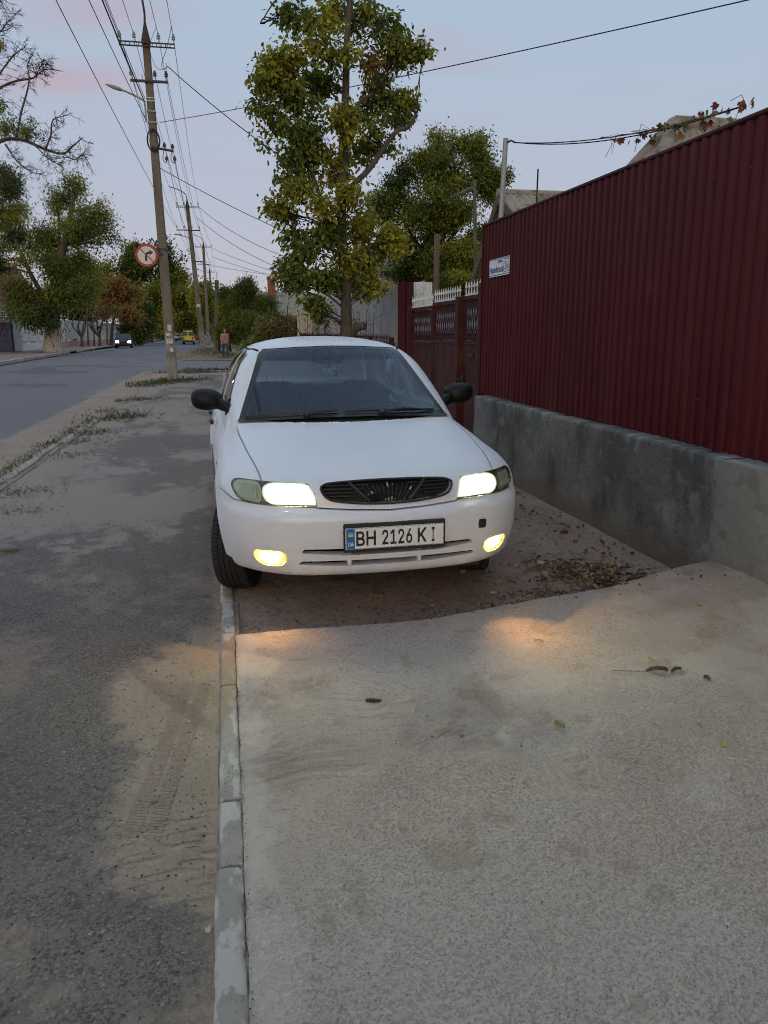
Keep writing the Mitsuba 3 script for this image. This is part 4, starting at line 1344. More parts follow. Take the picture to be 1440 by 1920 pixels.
r = part(k, 'roof', MB().tm(poly_prism([(68.2, 4.1), (88.8, 4.1), (88.8, 4.3), (78.5, 7.4), (68.2, 4.3)], 'x', -28.5, -17.9)), 'm_roof_red')
for y in (71.5, 75.5, 80, 84.5):
    w = part(k, 'window', MB().box((-18.58, y, 2.4), (0.06, 1.3, 1.5)), 'm_window')
    mb = MB()
    for dy in (-0.68, 0, 0.68): mb.box((-18.55, y + dy, 2.4), (0.07, 0.08, 1.6))
    part(w, 'window_frame', mb, 'm_white_print')


# ------------------------------------------------------------------ people
mat('m_skin', (0.42, 0.24, 0.17), 0.6)
mat('m_pink_coat', (0.42, 0.20, 0.18), 0.8)
mat('m_jeans', (0.035, 0.055, 0.12), 0.85)
mat('m_black_cloth', (0.015, 0.015, 0.018), 0.8)
mat('m_red_coat', (0.42, 0.02, 0.02), 0.8)
mat('m_hair', (0.018, 0.012, 0.010), 0.6)


def person(label, at, rot, h, coat, trousers, stride=0.22, arm=0.15, hood=None):
    k = thing('person', label, 'person')
    s = h / 1.70
    R = rotz(rot)

    def place(m):
        v = np.array(m.vertices) * s
        return trimesh.Trimesh(v @ R.T + at, m.faces, process=False)

    def skin(bones, ref=0.02, it=8):
        out = m3.Manifold()
        parts = []
        for a, ra, b, rb in bones:
            parts.append(m3.Manifold.batch_hull([m3.Manifold.sphere(ra, 16).translate(a), m3.Manifold.sphere(rb, 16).translate(b)]))
        out = m3.Manifold.batch_boolean(parts, m3.OpType.Add).refine_to_length(ref)
        q = out.to_mesh()
        t = trimesh.Trimesh(q.vert_properties[:, :3], q.tri_verts, process=False)
        trimesh.smoothing.filter_taubin(t, iterations=it)
        return t
    # legs and hips
    L = []
    for sd in (-1, 1):
        hip = (sd * 0.09, 0, 0.88); f = -sd * stride
        knee = (sd * 0.095, f * 0.55 - 0.03, 0.48); ank = (sd * 0.095, f * 1.0 + 0.02, 0.09)
        L += [(hip, 0.092, knee, 0.062), (knee, 0.062, ank, 0.045)]
    L.append(((-0.08, 0, 0.92), 0.10, (0.08, 0, 0.92), 0.10))
    part(k, 'trousers', place(skin(L)), trousers, smooth=True)
    sh = []
    for sd in (-1, 1):
        f = -sd * stride
        sh.append(((sd * 0.097, f + 0.04, 0.045), 0.043, (sd * 0.10, f - 0.13, 0.035), 0.035))
    part(k, 'shoes', place(skin(sh)), 'm_black_cloth', smooth=True)
    U = [((-0.075, 0, 0.90), 0.115, (0.075, 0, 0.90), 0.115), ((-0.07, 0, 0.95), 0.11, (-0.085, 0, 1.30), 0.105), ((0.07, 0, 0.95), 0.11, (0.085, 0, 1.30), 0.105),
         ((-0.15, 0, 1.36), 0.06, (0.15, 0, 1.36), 0.06), ((0, 0, 1.36), 0.07, (0, 0.0, 1.43), 0.055)]
    H = []
    for sd in (-1, 1):
        f = sd * arm
        el = (sd * 0.235, f * 0.4 + 0.02, 1.09); wr = (sd * 0.235, f - 0.04, 0.86)
        U += [((sd * 0.175, 0, 1.36), 0.058, el, 0.048), (el, 0.048, wr, 0.036)]
        for q, (dx, dy, dz) in enumerate(((-0.012, -0.035, -0.10), (0.0, -0.012, -0.115), (0.004, 0.010, -0.11), (0.006, 0.03, -0.095), (-0.02, -0.055, -0.05))):
            H.append(((wr[0], wr[1] + dy * 0.6, wr[2] - 0.05), 0.018, (wr[0] + dx * 0.5, wr[1] + dy, wr[2] + dz), 0.011))
        H.append((wr, 0.026, (wr[0], wr[1], wr[2] - 0.055), 0.03))
    part(k, 'jacket', place(skin(U)), coat, smooth=True)
    part(k, 'hands', place(skin(H, 0.01, 4)), 'm_skin', smooth=True)
    hd = [((0, -0.005, 1.44), 0.048, (0, -0.01, 1.50), 0.05), ((0, -0.015, 1.53), 0.062, (0, 0.0, 1.61), 0.085), ((0, -0.085, 1.555), 0.018, (0, -0.105, 1.545), 0.014),
          ((0, -0.07, 1.51), 0.03, (0, -0.07, 1.52), 0.03), ((-0.078, 0.0, 1.57), 0.018, (0.078, 0, 1.57), 0.018)]
    head = part(k, 'head', place(skin(hd, 0.012, 4)), 'm_skin', smooth=True)
    hr = [((0, 0.018, 1.635), 0.094, (0, 0.045, 1.57), 0.092), ((0, 0.045, 1.50), 0.06, (0, 0.05, 1.44), 0.05), ((-0.078, 0.0, 1.60), 0.045, (-0.085, -0.01, 1.42), 0.035), ((0.078, 0.0, 1.60), 0.045, (0.085, -0.01, 1.42), 0.035)]
    part(k, 'hair', place(skin(hr, 0.015, 4)), hood or 'm_hair', smooth=True)
    ey = MB()
    for sd in (-1, 1): ey.lathe([(0, -0.008), (0.010, -0.004), (0.012, 0.004), (0, 0.008)], (sd * 0.03, -0.088, 1.575), 'y', 8)
    ey.box((0, -0.098, 1.50), (0.04, 0.006, 0.008))
    part(head, 'eyes', place(ey.mesh()), 'm_hair')
    return k, R, s


WOMAN, Rw_, _ = person('woman in pink padded jacket and blue jeans walking with a black bag', np.array([0.03, 49.8, -0.03]), 0.25, 1.72, 'm_pink_coat', 'm_jeans', 0.20)
k = thing('handbag', 'black and white bag carried low beside the woman in pink', 'bag')
bag = m3.Manifold.batch_hull([m3.Manifold.sphere(0.06, 14).translate(p) for p in ((0.30, -0.15, 0.42), (0.30, 0.12, 0.42), (0.29, -0.10, 0.72), (0.29, 0.07, 0.72))])
v = np.array(bag.to_mesh().vert_properties[:, :3]) @ Rw_.T + [0.03, 49.8, -0.03]
part(k, 'body', MB().add(v, bag.to_mesh().tri_verts), 'm_black_cloth', smooth=40)
part(k, 'side_pocket', MB().box(np.array([0.375, -0.03, 0.53]) @ Rw_.T + [0.03, 49.8, -0.03], (0.03, 0.12, 0.28), Rw_, bevel=0.01), 'm_paper')
part(k, 'handle', MB().tube(np.array(spline([(0.29, -0.08, 0.74), (0.25, -0.03, 0.86), (0.29, 0.06, 0.74)], 6)) @ Rw_.T + [0.03, 49.8, -0.03], 0.012, 6), 'm_black_cloth')
person('person in black clothes half hidden behind the brown wooden pole', np.array([-0.22, 54.0, 0.05]), 0.2, 1.70, 'm_black_cloth', 'm_black_cloth', 0.14, hood='m_paper')
person('person in red jacket and dark trousers walking past the white fence', np.array([-15.0, 80.0, 0.06]), 2.9, 1.76, 'm_red_coat', 'm_jeans', 0.2)


# ------------------------------------------------------------------ distant vehicles
def simple_car(name, label, cat, at, rot, paint, L=4.1, W=1.65, Hh=1.40, kind='sedan', lights=False, group=None):
    """small car seen far away: lofted body, glass, lights, wheels"""
    k = thing(name, label, cat, group)
    R = rotz(rot)
    if kind == 'sedan':
        side = [(0.02, 0.35), (0.0, 0.60), (0.15, 0.74), (1.15, 0.90), (1.75, Hh - 0.03), (2.0, Hh), (2.85, Hh), (3.15, Hh - 0.04), (3.65, 0.95), (4.05, 0.92), (L, 0.60), (L - 0.03, 0.30), (0.2, 0.25)]
        win = [(1.32, 0.93), (1.80, Hh - 0.08), (2.9, Hh - 0.08), (3.40, 0.95)]
    else:
        side = [(0.02, 0.35), (0.0, 0.65), (0.15, 0.85), (0.95, 1.05), (1.45, Hh - 0.08), (1.75, Hh), (L - 0.25, Hh), (L - 0.08, Hh - 0.1), (L, 0.6), (L - 0.02, 0.30), (0.2, 0.25)]
        win = [(1.15, 1.08), (1.55, Hh - 0.12), (2.25, Hh - 0.12), (2.25, 1.08)]
    pts = round_poly(side, 0.08, 4)
    body = poly_prism(pts, 'x', -W / 2, W / 2)
    tum = m3.Manifold.hull_points(np.array([(x, y, z) for y in (-1, L + 1) for x, z in ((-W / 2 + 0.06, 0.1), (W / 2 - 0.06, 0.1), (-W / 2, 0.55), (W / 2, 0.55), (-W / 2 + 0.03, 0.95), (W / 2 - 0.03, 0.95), (-W / 2 + 0.22, Hh + 0.05), (W / 2 - 0.22, Hh + 0.05))]))
    plan = poly_prism(round_poly([(-W / 2, 0), (W / 2, 0), (W / 2, L), (-W / 2, L)], 0.35, 6), 'z', 0, 3)
    body = body ^ tum ^ plan
    wy = (0.78, L - 0.75)
    for y in wy:
        body = body - m3.Manifold.cylinder(W + 1, 0.34, 0.34, 24, True).rotate((0, 90, 0)).translate((0, y, 0.30))

    def pl(mm, m, name, holder=k, smooth=30):
        if hasattr(mm, 'to_mesh'):
            q = mm.to_mesh(); v, f = np.array(q.vert_properties[:, :3], float), q.tri_verts
        else:
            t = mm.mesh(); v, f = np.array(t.vertices), np.array(t.faces)
        v = v - [0, L / 2, 0]
        return part(holder, name, MB().add(v @ R.T + at, f), m, smooth=smooth)
    pl(body, paint, 'body')
    g = poly_prism(round_poly(win, 0.04), 'x', -W, W) ^ tum.translate((0, 0, 0)).scale((1.004, 1, 1))
    pl(g - boxm_(-W / 2 + 0.28, W / 2 - 0.28, -1, 9, 0, 3), 'm_window', 'side_window')
    if kind == 'sedan':
        pl(MB().box((0, 1.43, 1.145), (W - 0.42, 0.02, 0.60), np.array([[1, 0, 0], [0, math.cos(-.86), -math.sin(-.86)], [0, math.sin(-.86), math.cos(-.86)]])), 'm_window', 'windshield')
        pl(MB().box((0, 3.43, 1.15), (W - 0.42, 0.02, 0.52), np.array([[1, 0, 0], [0, math.cos(.86), -math.sin(.86)], [0, math.sin(.86), math.cos(.86)]])), 'm_window', 'rear_window')
    else:
        for s in (-1, 1): pl(MB().box((s * 0.36, L - 0.035, 1.35), (0.55, 0.08, 0.5), bevel=0.02), 'm_window', 'rear_window')
        pl(MB().box((0, L - 0.01, 0.75), (0.5, 0.05, 0.12)), 'm_white_print', 'number_plate')
        pl(MB().box((0, 1.18, 1.35), (W - 0.4, 0.02, 0.66), np.array([[1, 0, 0], [0, math.cos(-.86), -math.sin(-.86)], [0, math.sin(-.86), math.cos(-.86)]])), 'm_window', 'windshield')
        pl(MB().box((0, L - 0.01, 0.42), (W - 0.05, 0.12, 0.2), bevel=0.03), 'm_black_plastic', 'rear_bumper')
    for s in (-1, 1):
        q = pl(MB().box((s * (W / 2 - 0.26), 0.03, 0.66), (0.30, 0.08, 0.15), bevel=0.03), 'm_white_print', 'headlight')
        if lights: scene[q]['emitter'] = {'type': 'area', 'radiance': rgb(4.5, 4.8, 5.2)}
        pl(MB().box((s * (W / 2 - 0.16), L - 0.02, 0.80), (0.18, 0.10, 0.30), bevel=0.02), 'm_red_lens', 'taillight')
        for y in wy:
            w = pl(MB().lathe([(0, 0.10), (0.19, 0.095), (0.28, 0.10), (0.30, 0.06), (0.30, -0.06), (0.28, -0.10), (0, -0.10)], (s * (W / 2 - 0.11), y, 0.30), 'x', 24), 'm_rubber', 'wheel')
            pl(MB().lathe([(0.19, s * 0.104), (0.10, s * 0.115), (0, s * 0.118)], (s * (W / 2 - 0.11), y, 0.30), 'x', 18), 'm_steel', 'hub_cap', holder=w)
    pl(MB().box((0, 0.01, 0.42), (W - 0.1, 0.12, 0.16), bevel=0.03), 'm_black_plastic' if kind == 'sedan' else paint, 'front_bumper')
    pl(MB().box((0, -0.01, 0.62), (0.62, 0.06, 0.12), bevel=0.01), 'm_black_plastic', 'grille')
    return k


def boxm_(x0, x1, y0, y1, z0, z1): return m3.Manifold.cube((x1 - x0, y1 - y0, z1 - z0)).translate((x0, y0, z0))


mat('m_maroon_paint', (0.045, 0.02, 0.035), 0.25, clearcoat=0.6)
mat('m_van_yellow', (0.62, 0.50, 0.015), 0.3, clearcoat=0.5)
mat('m_silver_paint', (0.35, 0.36, 0.37), 0.3, metallic=0.4)
mat('m_blue_paint', (0.06, 0.12, 0.22), 0.3)
mat('m_red_paint', (0.38, 0.03, 0.02), 0.3)
simple_car('parked_car', 'dark maroon car facing us with its headlights lit under the left trees', 'car', np.array([-9.75, 84.0, -0.09]), 0.09, 'm_maroon_paint', lights=True)
simple_car('yellow_van', 'small bright yellow van seen from behind far down the road', 'van', np.array([-4.5, 108, -0.08]), PI, 'm_van_yellow', 3.9, 1.50, 1.72, 'van')
simple_car('silver_car', 'silver car coming towards us left of the yellow van', 'car', np.array([-7.2, 140, -0.08]), 0.0, 'm_silver_paint', Hh=1.5)
simple_car('blue_car', 'small blue car between the silver car and the yellow van', 'car', np.array([-7.45, 156, -0.08]), 0.0, 'm_blue_paint', Hh=1.45)
simple_car('red_car', 'distant red car driving away right of the yellow van', 'car', np.array([-4.4, 132, -0.08]), PI, 'm_red_paint', Hh=1.45)
# ------------------------------------------------------------------ trees and shrubs
def bark_col(p, n, uv):
    f = fbm(p.x * 16, p.y * 16, p.z * 3, 4)
    return mix((0.055, 0.043, 0.034), (0.165, 0.135, 0.105), f)


def bark_bump(p, n, uv): return fbm(p.x * 22, p.y * 22, p.z * 4, 4) * 0.02


def whitewash_col(p, n, uv):
    f = fbm(p.x * 9, p.y * 9, p.z * 2, 4)
    return mix(mix((0.10, 0.08, 0.06), (0.17, 0.14, 0.11), f), (0.52, 0.47, 0.38), smoothstep(1.78, 1.70, p.z) * smoothstep(0.28, 0.42, f))


mat('m_bark', proc(bark_col), 0.95, spec=0.1, bump=bark_bump, eps=4e-3)
mat('m_whitewash', proc(whitewash_col), 0.95, spec=0.1)
mat('m_twig', (0.060, 0.047, 0.038), 0.9, spec=0.1)
scene['m_leaf'] = {'type': 'principledthin', 'base_color': VC, 'roughness': 0.55, 'diff_trans': 0.7, 'spec_trans': 0.0}

PAL = {'d': [(0.100, 0.125, 0.050), (0.127, 0.156, 0.053), (0.084, 0.107, 0.045)],
       'g': [(0.152, 0.197, 0.050), (0.199, 0.237, 0.053), (0.122, 0.162, 0.046)],
       'm': [(0.245, 0.264, 0.053), (0.300, 0.296, 0.056), (0.184, 0.219, 0.053)],
       'y': [(0.440, 0.373, 0.053), (0.495, 0.394, 0.053), (0.330, 0.324, 0.053), (0.249, 0.264, 0.053)],
       'r': [(0.446, 0.191, 0.076), (0.264, 0.237, 0.056), (0.558, 0.336, 0.076)],
       'b': [(0.461, 0.224, 0.086), (0.349, 0.191, 0.086), (0.558, 0.268, 0.084), (0.292, 0.213, 0.068)],
       'o': [(0.208, 0.179, 0.065), (0.264, 0.188, 0.074), (0.167, 0.156, 0.061)]}


class Leaves:
    """many small leaves, each two to four triangles, with a colour of its own"""
    def __init__(self, rng): self.rng, self.P, self.D, self.U, self.S, self.C = rng, [], [], [], [], []

    def add(self, p, d, u, s, c):
        self.P.append(p); self.D.append(d); self.U.append(u); self.S.append(s); self.C.append(c)

    def arrays(self):
        return tuple(np.concatenate([np.atleast_2d(x) for x in a]) if np.ndim(a[0]) > 1 else np.array(a) for a in (self.P, self.D, self.U, self.S, self.C))

    def mesh(self, width=0.45, fold=0.18, keep=None, simple=False):
        P, D, U, S, C = self.arrays()
        S = S.reshape(-1)
        if keep is not None: P, D, U, S, C = P[keep], D[keep], U[keep], S[keep], C[keep]
        D = D / (np.linalg.norm(D, axis=1, keepdims=True) + 1e-9)
        X = np.cross(D, U); X /= np.linalg.norm(X, axis=1, keepdims=True) + 1e-9
        Z = np.cross(X, D)
        s = S[:, None]
        if simple:
            v = np.stack([P, P + (D * .5 - X * width * .5) * s, P + D * s, P + (D * .5 + X * width * .5) * s], 1)
            F = (np.arange(len(P))[:, None, None] * 4 + np.array([[0, 1, 2], [0, 2, 3]])[None]).reshape(-1, 3)
            return trimesh.Trimesh(v.reshape(-1, 3), F, process=False), np.repeat(C, 4, 0)
        v = np.stack([P, P + (D * .35 - X * width * .5 + Z * fold * .3) * s, P + (D * .75 - X * width * .36 + Z * fold * .2) * s, P + (D - Z * 0.05) * s,
                      P + (D * .75 + X * width * .36 + Z * fold * .2) * s, P + (D * .35 + X * width * .5 + Z * fold * .3) * s], 1)
        n = len(P)
        f = np.array([[0, 1, 5], [1, 2, 5], [2, 4, 5], [2, 3, 4]])
        F = (np.arange(n)[:, None, None] * 6 + f[None]).reshape(-1, 3)
        return trimesh.Trimesh(v.reshape(-1, 3), F, process=False), np.repeat(C, 6, 0)


def unit(v): return v / (np.linalg.norm(v, axis=-1, keepdims=True) + 1e-9)


def limb_path(a, b, rng, wig=0.08, n=7, droop=0.0):
    a, b = np.asarray(a, float), np.asarray(b, float)
    L = np.linalg.norm(b - a)
    t = np.linspace(0, 1, n)[:, None]
    p = a + (b - a) * t
    p[1:-1] += rng.normal(0, wig * L / 3, (n - 2, 3))
    p[:, 2] += droop * L * np.sin(PI * t[:, 0])
    return p


def nearest_on(path, q):
    p = np.asarray(path)
    d = np.linalg.norm(p - q, axis=1) + np.clip(p[:, 2] - q[2] + 0.3, 0, 99) * 1.2
    return p[np.argmin(d)]


def crown(name, holder, trunks, blobs, rng, n_twig, per_twig, leaf, spread=0.12, width=0.45, droop=0.5, limbs=True, limb_r=0.03, twig_r=0.006, twig_mesh=True, depth=1.0, colour_var=0.18, sub=5, unit_area=0.09, kr=(0.30, 0.58), sparse={}):
    """limbs from the trunk to each clump, twigs through the clump, leaves along the twigs"""
    L = Leaves(rng)
    W = MB()
    allp = np.vstack([spline(t, 4) for t in trunks])
    if sub > 1:        # every mass breaks up into smaller clumps of uneven size
        out = []
        for (bx, by, bz, rx, rz, col) in blobs:
            for j in range(sub):
                e = unit(rng.normal(0, 1, 3)) * rng.uniform(0.15, 0.95) * np.array([rx, (rx + rz) / 2 * depth, rz])
                k = rng.uniform(*kr)
                c2 = col if rng.random() < 0.75 else {'d': 'g', 'g': 'm', 'm': 'g', 'y': 'm', 'b': 'b', 'r': 'r', 'o': 'd'}[col]
                out.append((bx + e[0], by + e[1], bz + e[2], rx * k * rng.uniform(0.8, 1.35), rz * k * rng.uniform(0.7, 1.1), c2))
        blobs = out
    for (bx, by, bz, rx, rz, col) in blobs:
        c = np.array([bx, by, bz])
        R = np.array([rx, (rx + rz) / 2 * depth, rz])
        if limbs:
            a = nearest_on(allp, c)
            lp = limb_path(a, c + rng.normal(0, 0.15, 3) * R, rng, 0.10, 7)
            W.tube(lp, np.linspace(limb_r, limb_r * 0.35, 7), 6)
        else:
            lp = np.array([c - [0, 0, rz * 0.6], c])
        vol = max(0.2, min(3.0, rx * rz / unit_area))
        nt = max(4, int(n_twig * vol * sparse.get(col, 1.0)))
        e = unit(rng.normal(0, 1, (nt, 3))) * (rng.uniform(0.15, 1.0, (nt, 1)) ** 0.45)
        ends = c + e * R
        # uneven outline: some twigs reach out, some stop short
        ends += (ends - c) * rng.normal(0.05, 0.22, (nt, 1))
        st = lp[rng.integers(len(lp) // 2, len(lp), nt)]
        mid = st + (ends - st) * 0.55 + rng.normal(0, 0.08, (nt, 3)) * R
        pal = np.array(PAL[col])
        for i in range(nt):
            tw = np.array([st[i], mid[i], ends[i]])
            if twig_mesh: W.tube(tw, [twig_r * 1.6, twig_r, twig_r * 0.5], 3, cap=False)
            m = per_twig
            t = rng.uniform(0.35, 1.0, m) ** 0.8
            p = np.where(t[:, None] < 0.55, st[i] + (mid[i] - st[i]) * (t[:, None] / 0.55), mid[i] + (ends[i] - mid[i]) * ((t[:, None] - 0.55) / 0.45))
            p = p + rng.normal(0, spread, (m, 3))
            ax = unit(ends[i] - mid[i])
            d = unit(rng.normal(0, 0.75, (m, 3)) + ax * 0.5 + np.array([0, 0, -droop]))
            u = unit(rng.normal(0, 0.5, (m, 3)) + np.array([0, 0, 1.0]))
            cc = pal[rng.integers(len(pal))] * 0.55 + pal[rng.integers(len(pal), size=m)] * 0.45
            cc = cc * (1 + rng.normal(0, colour_var, (m, 1)))
            L.add(p, d, u, (leaf * rng.uniform(0.65, 1.2, m))[:, None], np.clip(cc, 0.008, 0.4))
    if W.n: part(holder, 'twigs', W, 'm_twig', smooth=True, kind='stuff')
    return L


def trunk_part(holder, paths, radii, m='m_bark', rng=None, name='trunk'):
    for pth, (r0, r1) in zip(paths, radii):
        sp = spline(pth, 6)
        rr = np.linspace(1, 0, len(sp)) ** 0.8 * (r0 - r1) + r1
        if name == 'trunk' and r0 > 0.09: rr[:3] *= [1.35, 1.15, 1.05]
        mb = MB().tube(sp, rr, 14)
        part(holder, name if pth is paths[0] else 'limb', mb, m, smooth=True)


def leaf_mesh_part(holder, L, name='crown', width=0.45, keep=None, kind=None, simple=True):
    m, c = L.mesh(width, keep=keep, simple=simple)
    k = unique(holder + '__' + name)
    scene[k] = mikit.ply(m, 'm_leaf', smooth=False, color=c)
    if kind: labels[k] = {'kind': kind}
    return k


WALNUT = [(1.54,15.8,7.02,np.float64(0.51),np.float64(0.33),'g'),(1.83,15.1,6.31,np.float64(0.59),np.float64(0.44),'y'),(1.24,15.3,6.08,np.float64(0.52),np.float64(0.42),'y'),(0.93,15.6,5.85,np.float64(0.32),np.float64(0.38),'m'),(1.88,16.0,6.01,np.float64(0.58),np.float64(0.47),'g'),(1.33,15.4,5.43,np.float64(0.68),np.float64(0.45),'g'),(0.97,15.8,5.11,np.float64(0.37),np.float64(0.37),'m'),(1.53,15.2,4.91,np.float64(0.59),np.float64(0.48),'g'),(2.22,15.0,5.2,np.float64(0.35),np.float64(0.44),'y'),(2.03,15.8,4.61,np.float64(0.57),np.float64(0.47),'y'),(1.47,15.6,4.55,np.float64(0.41),np.float64(0.41),'g'),(2.83,16.0,7.13,np.float64(0.53),np.float64(0.37),'m'),(3.2,15.6,6.85,np.float64(0.5),np.float64(0.37),'g'),(3.36,15.9,6.47,np.float64(0.44),np.float64(0.4),'g'),(3.64,15.6,6.49,np.float64(0.19),np.float64(0.29),'m'),(2.89,16.1,6.28,np.float64(0.36),np.float64(0.4),'r'),(2.81,15.9,5.72,np.float64(0.47),np.float64(0.38),'g'),(3.1,15.6,5.21,np.float64(0.44),np.float64(0.37),'g'),(3.47,15.8,5.64,np.float64(0.21),np.float64(0.23),'y'),(2.8,15.9,4.94,np.float64(0.32),np.float64(0.32),'g'),(1.21,15.6,3.86,np.float64(0.41),np.float64(0.41),'m'),(1.74,15.1,3.93,np.float64(0.54),np.float64(0.41),'y'),(2.35,15.3,3.89,np.float64(0.45),np.float64(0.4),'y'),(1.34,15.7,3.17,np.float64(0.46),np.float64(0.46),'g'),(1.98,15.2,3.27,np.float64(0.62),np.float64(0.55),'g'),(2.74,15.9,3.51,np.float64(0.4),np.float64(0.42),'y'),(1.21,15.5,2.53,np.float64(0.4),np.float64(0.32),'m'),(1.78,15.3,2.48,np.float64(0.58),np.float64(0.38),'g'),(2.43,15.6,2.65,np.float64(0.53),np.float64(0.46),'y'),(2.93,15.8,2.92,np.float64(0.33),np.float64(0.29),'g'),(3.33,15.7,3.16,np.float64(0.31),np.float64(0.42),'y'),(1.71,15.6,1.99,np.float64(0.37),np.float64(0.22),'g'),(2.86,15.7,2.32,np.float64(0.31),np.float64(0.23),'y'),(1.07,15.8,3.7,np.float64(0.23),np.float64(0.18),'m'),(0.95,15.8,6.08,np.float64(0.2),np.float64(0.2),'m'),(2.17,16.2,7.25,np.float64(0.32),np.float64(0.23),'m')]
LOCUST = [(6.68,25.0,7.0,np.float64(0.61),np.float64(0.44),'m'),(7.69,25.3,7.18,np.float64(0.72),np.float64(0.45),'m'),(6.03,25.0,6.6,np.float64(0.6),np.float64(0.54),'m'),(6.73,24.5,6.01,np.float64(0.96),np.float64(0.76),'g'),(7.94,25.2,6.25,np.float64(0.79),np.float64(0.62),'g'),(5.78,24.6,5.25,np.float64(0.95),np.float64(0.9),'g'),(6.83,24.2,4.93,np.float64(0.95),np.float64(0.9),'m'),(8.36,25.3,5.9,np.float64(0.52),np.float64(0.55),'g'),(5.3,25.4,5.89,np.float64(0.54),np.float64(0.64),'d'),(7.15,24.1,3.87,np.float64(0.78),np.float64(0.78),'y'),(6.18,24.8,3.76,np.float64(0.96),np.float64(0.7),'d'),(5.15,25.5,4.43,np.float64(0.68),np.float64(0.85),'g'),(8.01,25.0,4.44,np.float64(0.48),np.float64(0.68),'m'),(6.94,24.5,3.28,np.float64(0.96),np.float64(0.46),'y'),(5.52,25.6,3.33,np.float64(0.68),np.float64(0.51),'d'),(4.87,25.8,5.4,np.float64(0.43),np.float64(0.68),'d'),(8.73,25.5,6.18,np.float64(0.31),np.float64(0.35),'g')]
STREET = [(-9.76,62.2,11.52,np.float64(0.93),np.float64(0.93),'m'),(-10.83,62.7,10.34,np.float64(1.24),np.float64(1.08),'m'),(-8.48,61.7,9.73,np.float64(1.27),np.float64(1.15),'m'),(-9.31,61.2,8.42,np.float64(1.82),np.float64(1.37),'m'),(-7.87,62.2,8.21,np.float64(0.93),np.float64(0.93),'m'),(-12.82,62.7,7.8,np.float64(1.85),np.float64(1.77),'g'),(-14.59,63.2,8.89,np.float64(1.47),np.float64(1.93),'d'),(-14.29,63.7,11.45,np.float64(1.4),np.float64(1.4),'d'),(-11.18,60.7,5.88,np.float64(2.47),np.float64(1.72),'g'),(-13.67,61.2,4.46,np.float64(1.87),np.float64(1.57),'g'),(-10.48,60.7,3.75,np.float64(2.17),np.float64(1.57),'g'),(-12.22,60.2,2.72,np.float64(2.14),np.float64(1.11),'d'),(-9.22,62.7,4.76,np.float64(1.4),np.float64(1.56),'y'),(-14.45,62.2,3.05,np.float64(1.14),np.float64(1.06),'g'),(-10.05,63.7,6.49,np.float64(1.58),np.float64(1.18),'y'),(-16.38,63.2,6.71,np.float64(1.92),np.float64(2.3),'g')]
FARBIG = [(-9.36,120.0,11.9,np.float64(3.93),np.float64(1.66),'d'),(-11.64,120.0,9.74,np.float64(3.46),np.float64(2.71),'d'),(-7.13,120.0,9.51,np.float64(3.34),np.float64(3.03),'d'),(-9.13,117.0,5.92,np.float64(4.42),np.float64(2.95),'m'),(-5.48,118.0,5.98,np.float64(2.39),np.float64(3.59),'y'),(-4.86,116.0,2.36,np.float64(1.77),np.float64(1.91),'m'),(-12.33,121.0,11.65,np.float64(2.12),np.float64(1.82),'g'),(-6.45,117.0,3.08,np.float64(2.96),np.float64(2.22),'y')]
FARDARK = [(-9.54,100.0,4.36,np.float64(1.63),np.float64(1.63),'d'),(-9.21,99.0,2.53,np.float64(1.99),np.float64(2.11),'d'),(-10.7,100.0,2.23,np.float64(1.25),np.float64(1.63),'d')]
RUSTY = [(-10.82,92.0,6.32,np.float64(1.61),np.float64(1.61),'b'),(-9.69,93.0,5.27,np.float64(1.4),np.float64(1.98),'b'),(-11.85,92.0,4.94,np.float64(1.49),np.float64(1.72),'b'),(-10.05,92.0,3.29,np.float64(1.5),np.float64(1.5),'b')]
TWIGGY_A = [(-13.16,86.0,3.93,np.float64(1.17),np.float64(1.6),'b')]
TWIGGY_B = [(-11.97,88.0,3.2,np.float64(1.42),np.float64(1.86),'b')]
RIGHTFAR = [(-3.14,112.0,5.77,np.float64(0.85),np.float64(2.85),'y'),(-2.25,115.0,6.94,np.float64(1.17),np.float64(2.2),'m'),(-1.63,112.0,4.06,np.float64(1.0),np.float64(3.14),'g'),(-3.9,116.0,3.08,np.float64(0.74),np.float64(2.21),'m')]
ENDTREES = [(-12.17,165.0,2.72,np.float64(4.16),np.float64(2.91),'g'),(-7.71,168.0,3.78,np.float64(3.83),np.float64(3.19),'m'),(-4.51,165.0,3.95,np.float64(3.15),np.float64(3.57),'g'),(-10.04,162.0,1.5,np.float64(4.09),np.float64(1.64),'d'),(-6.86,169.0,1.19,np.float64(3.22),np.float64(1.5),'d')]
JUNIPER = [(1.6,53.0,4.03,np.float64(0.75),np.float64(0.82),'d'),(0.72,53.0,2.88,np.float64(0.88),np.float64(1.02),'g'),(2.42,53.5,2.91,np.float64(0.9),np.float64(0.97),'d'),(1.16,52.4,1.73,np.float64(1.21),np.float64(1.01),'g'),(0.42,53.8,3.57,np.float64(0.48),np.float64(0.76),'d'),(0.19,53.6,1.9,np.float64(0.75),np.float64(1.17),'g')]
LILAC = [(2.85,47.0,2.0,np.float64(1.03),np.float64(0.91),'o'),(3.75,47.0,1.62,np.float64(0.73),np.float64(0.79),'o'),(2.35,46.5,1.12,np.float64(1.08),np.float64(0.72),'o'),(1.73,46.4,0.68,np.float64(0.9),np.float64(0.66),'g')]
ALLEY = [(4.85,75.0,4.41,np.float64(1.46),np.float64(1.94),'d'),(6.53,75.0,4.42,np.float64(1.46),np.float64(1.95),'d'),(3.03,79.0,2.59,np.float64(2.04),np.float64(1.83),'g'),(1.05,81.0,2.36,np.float64(1.56),np.float64(1.87),'g')]

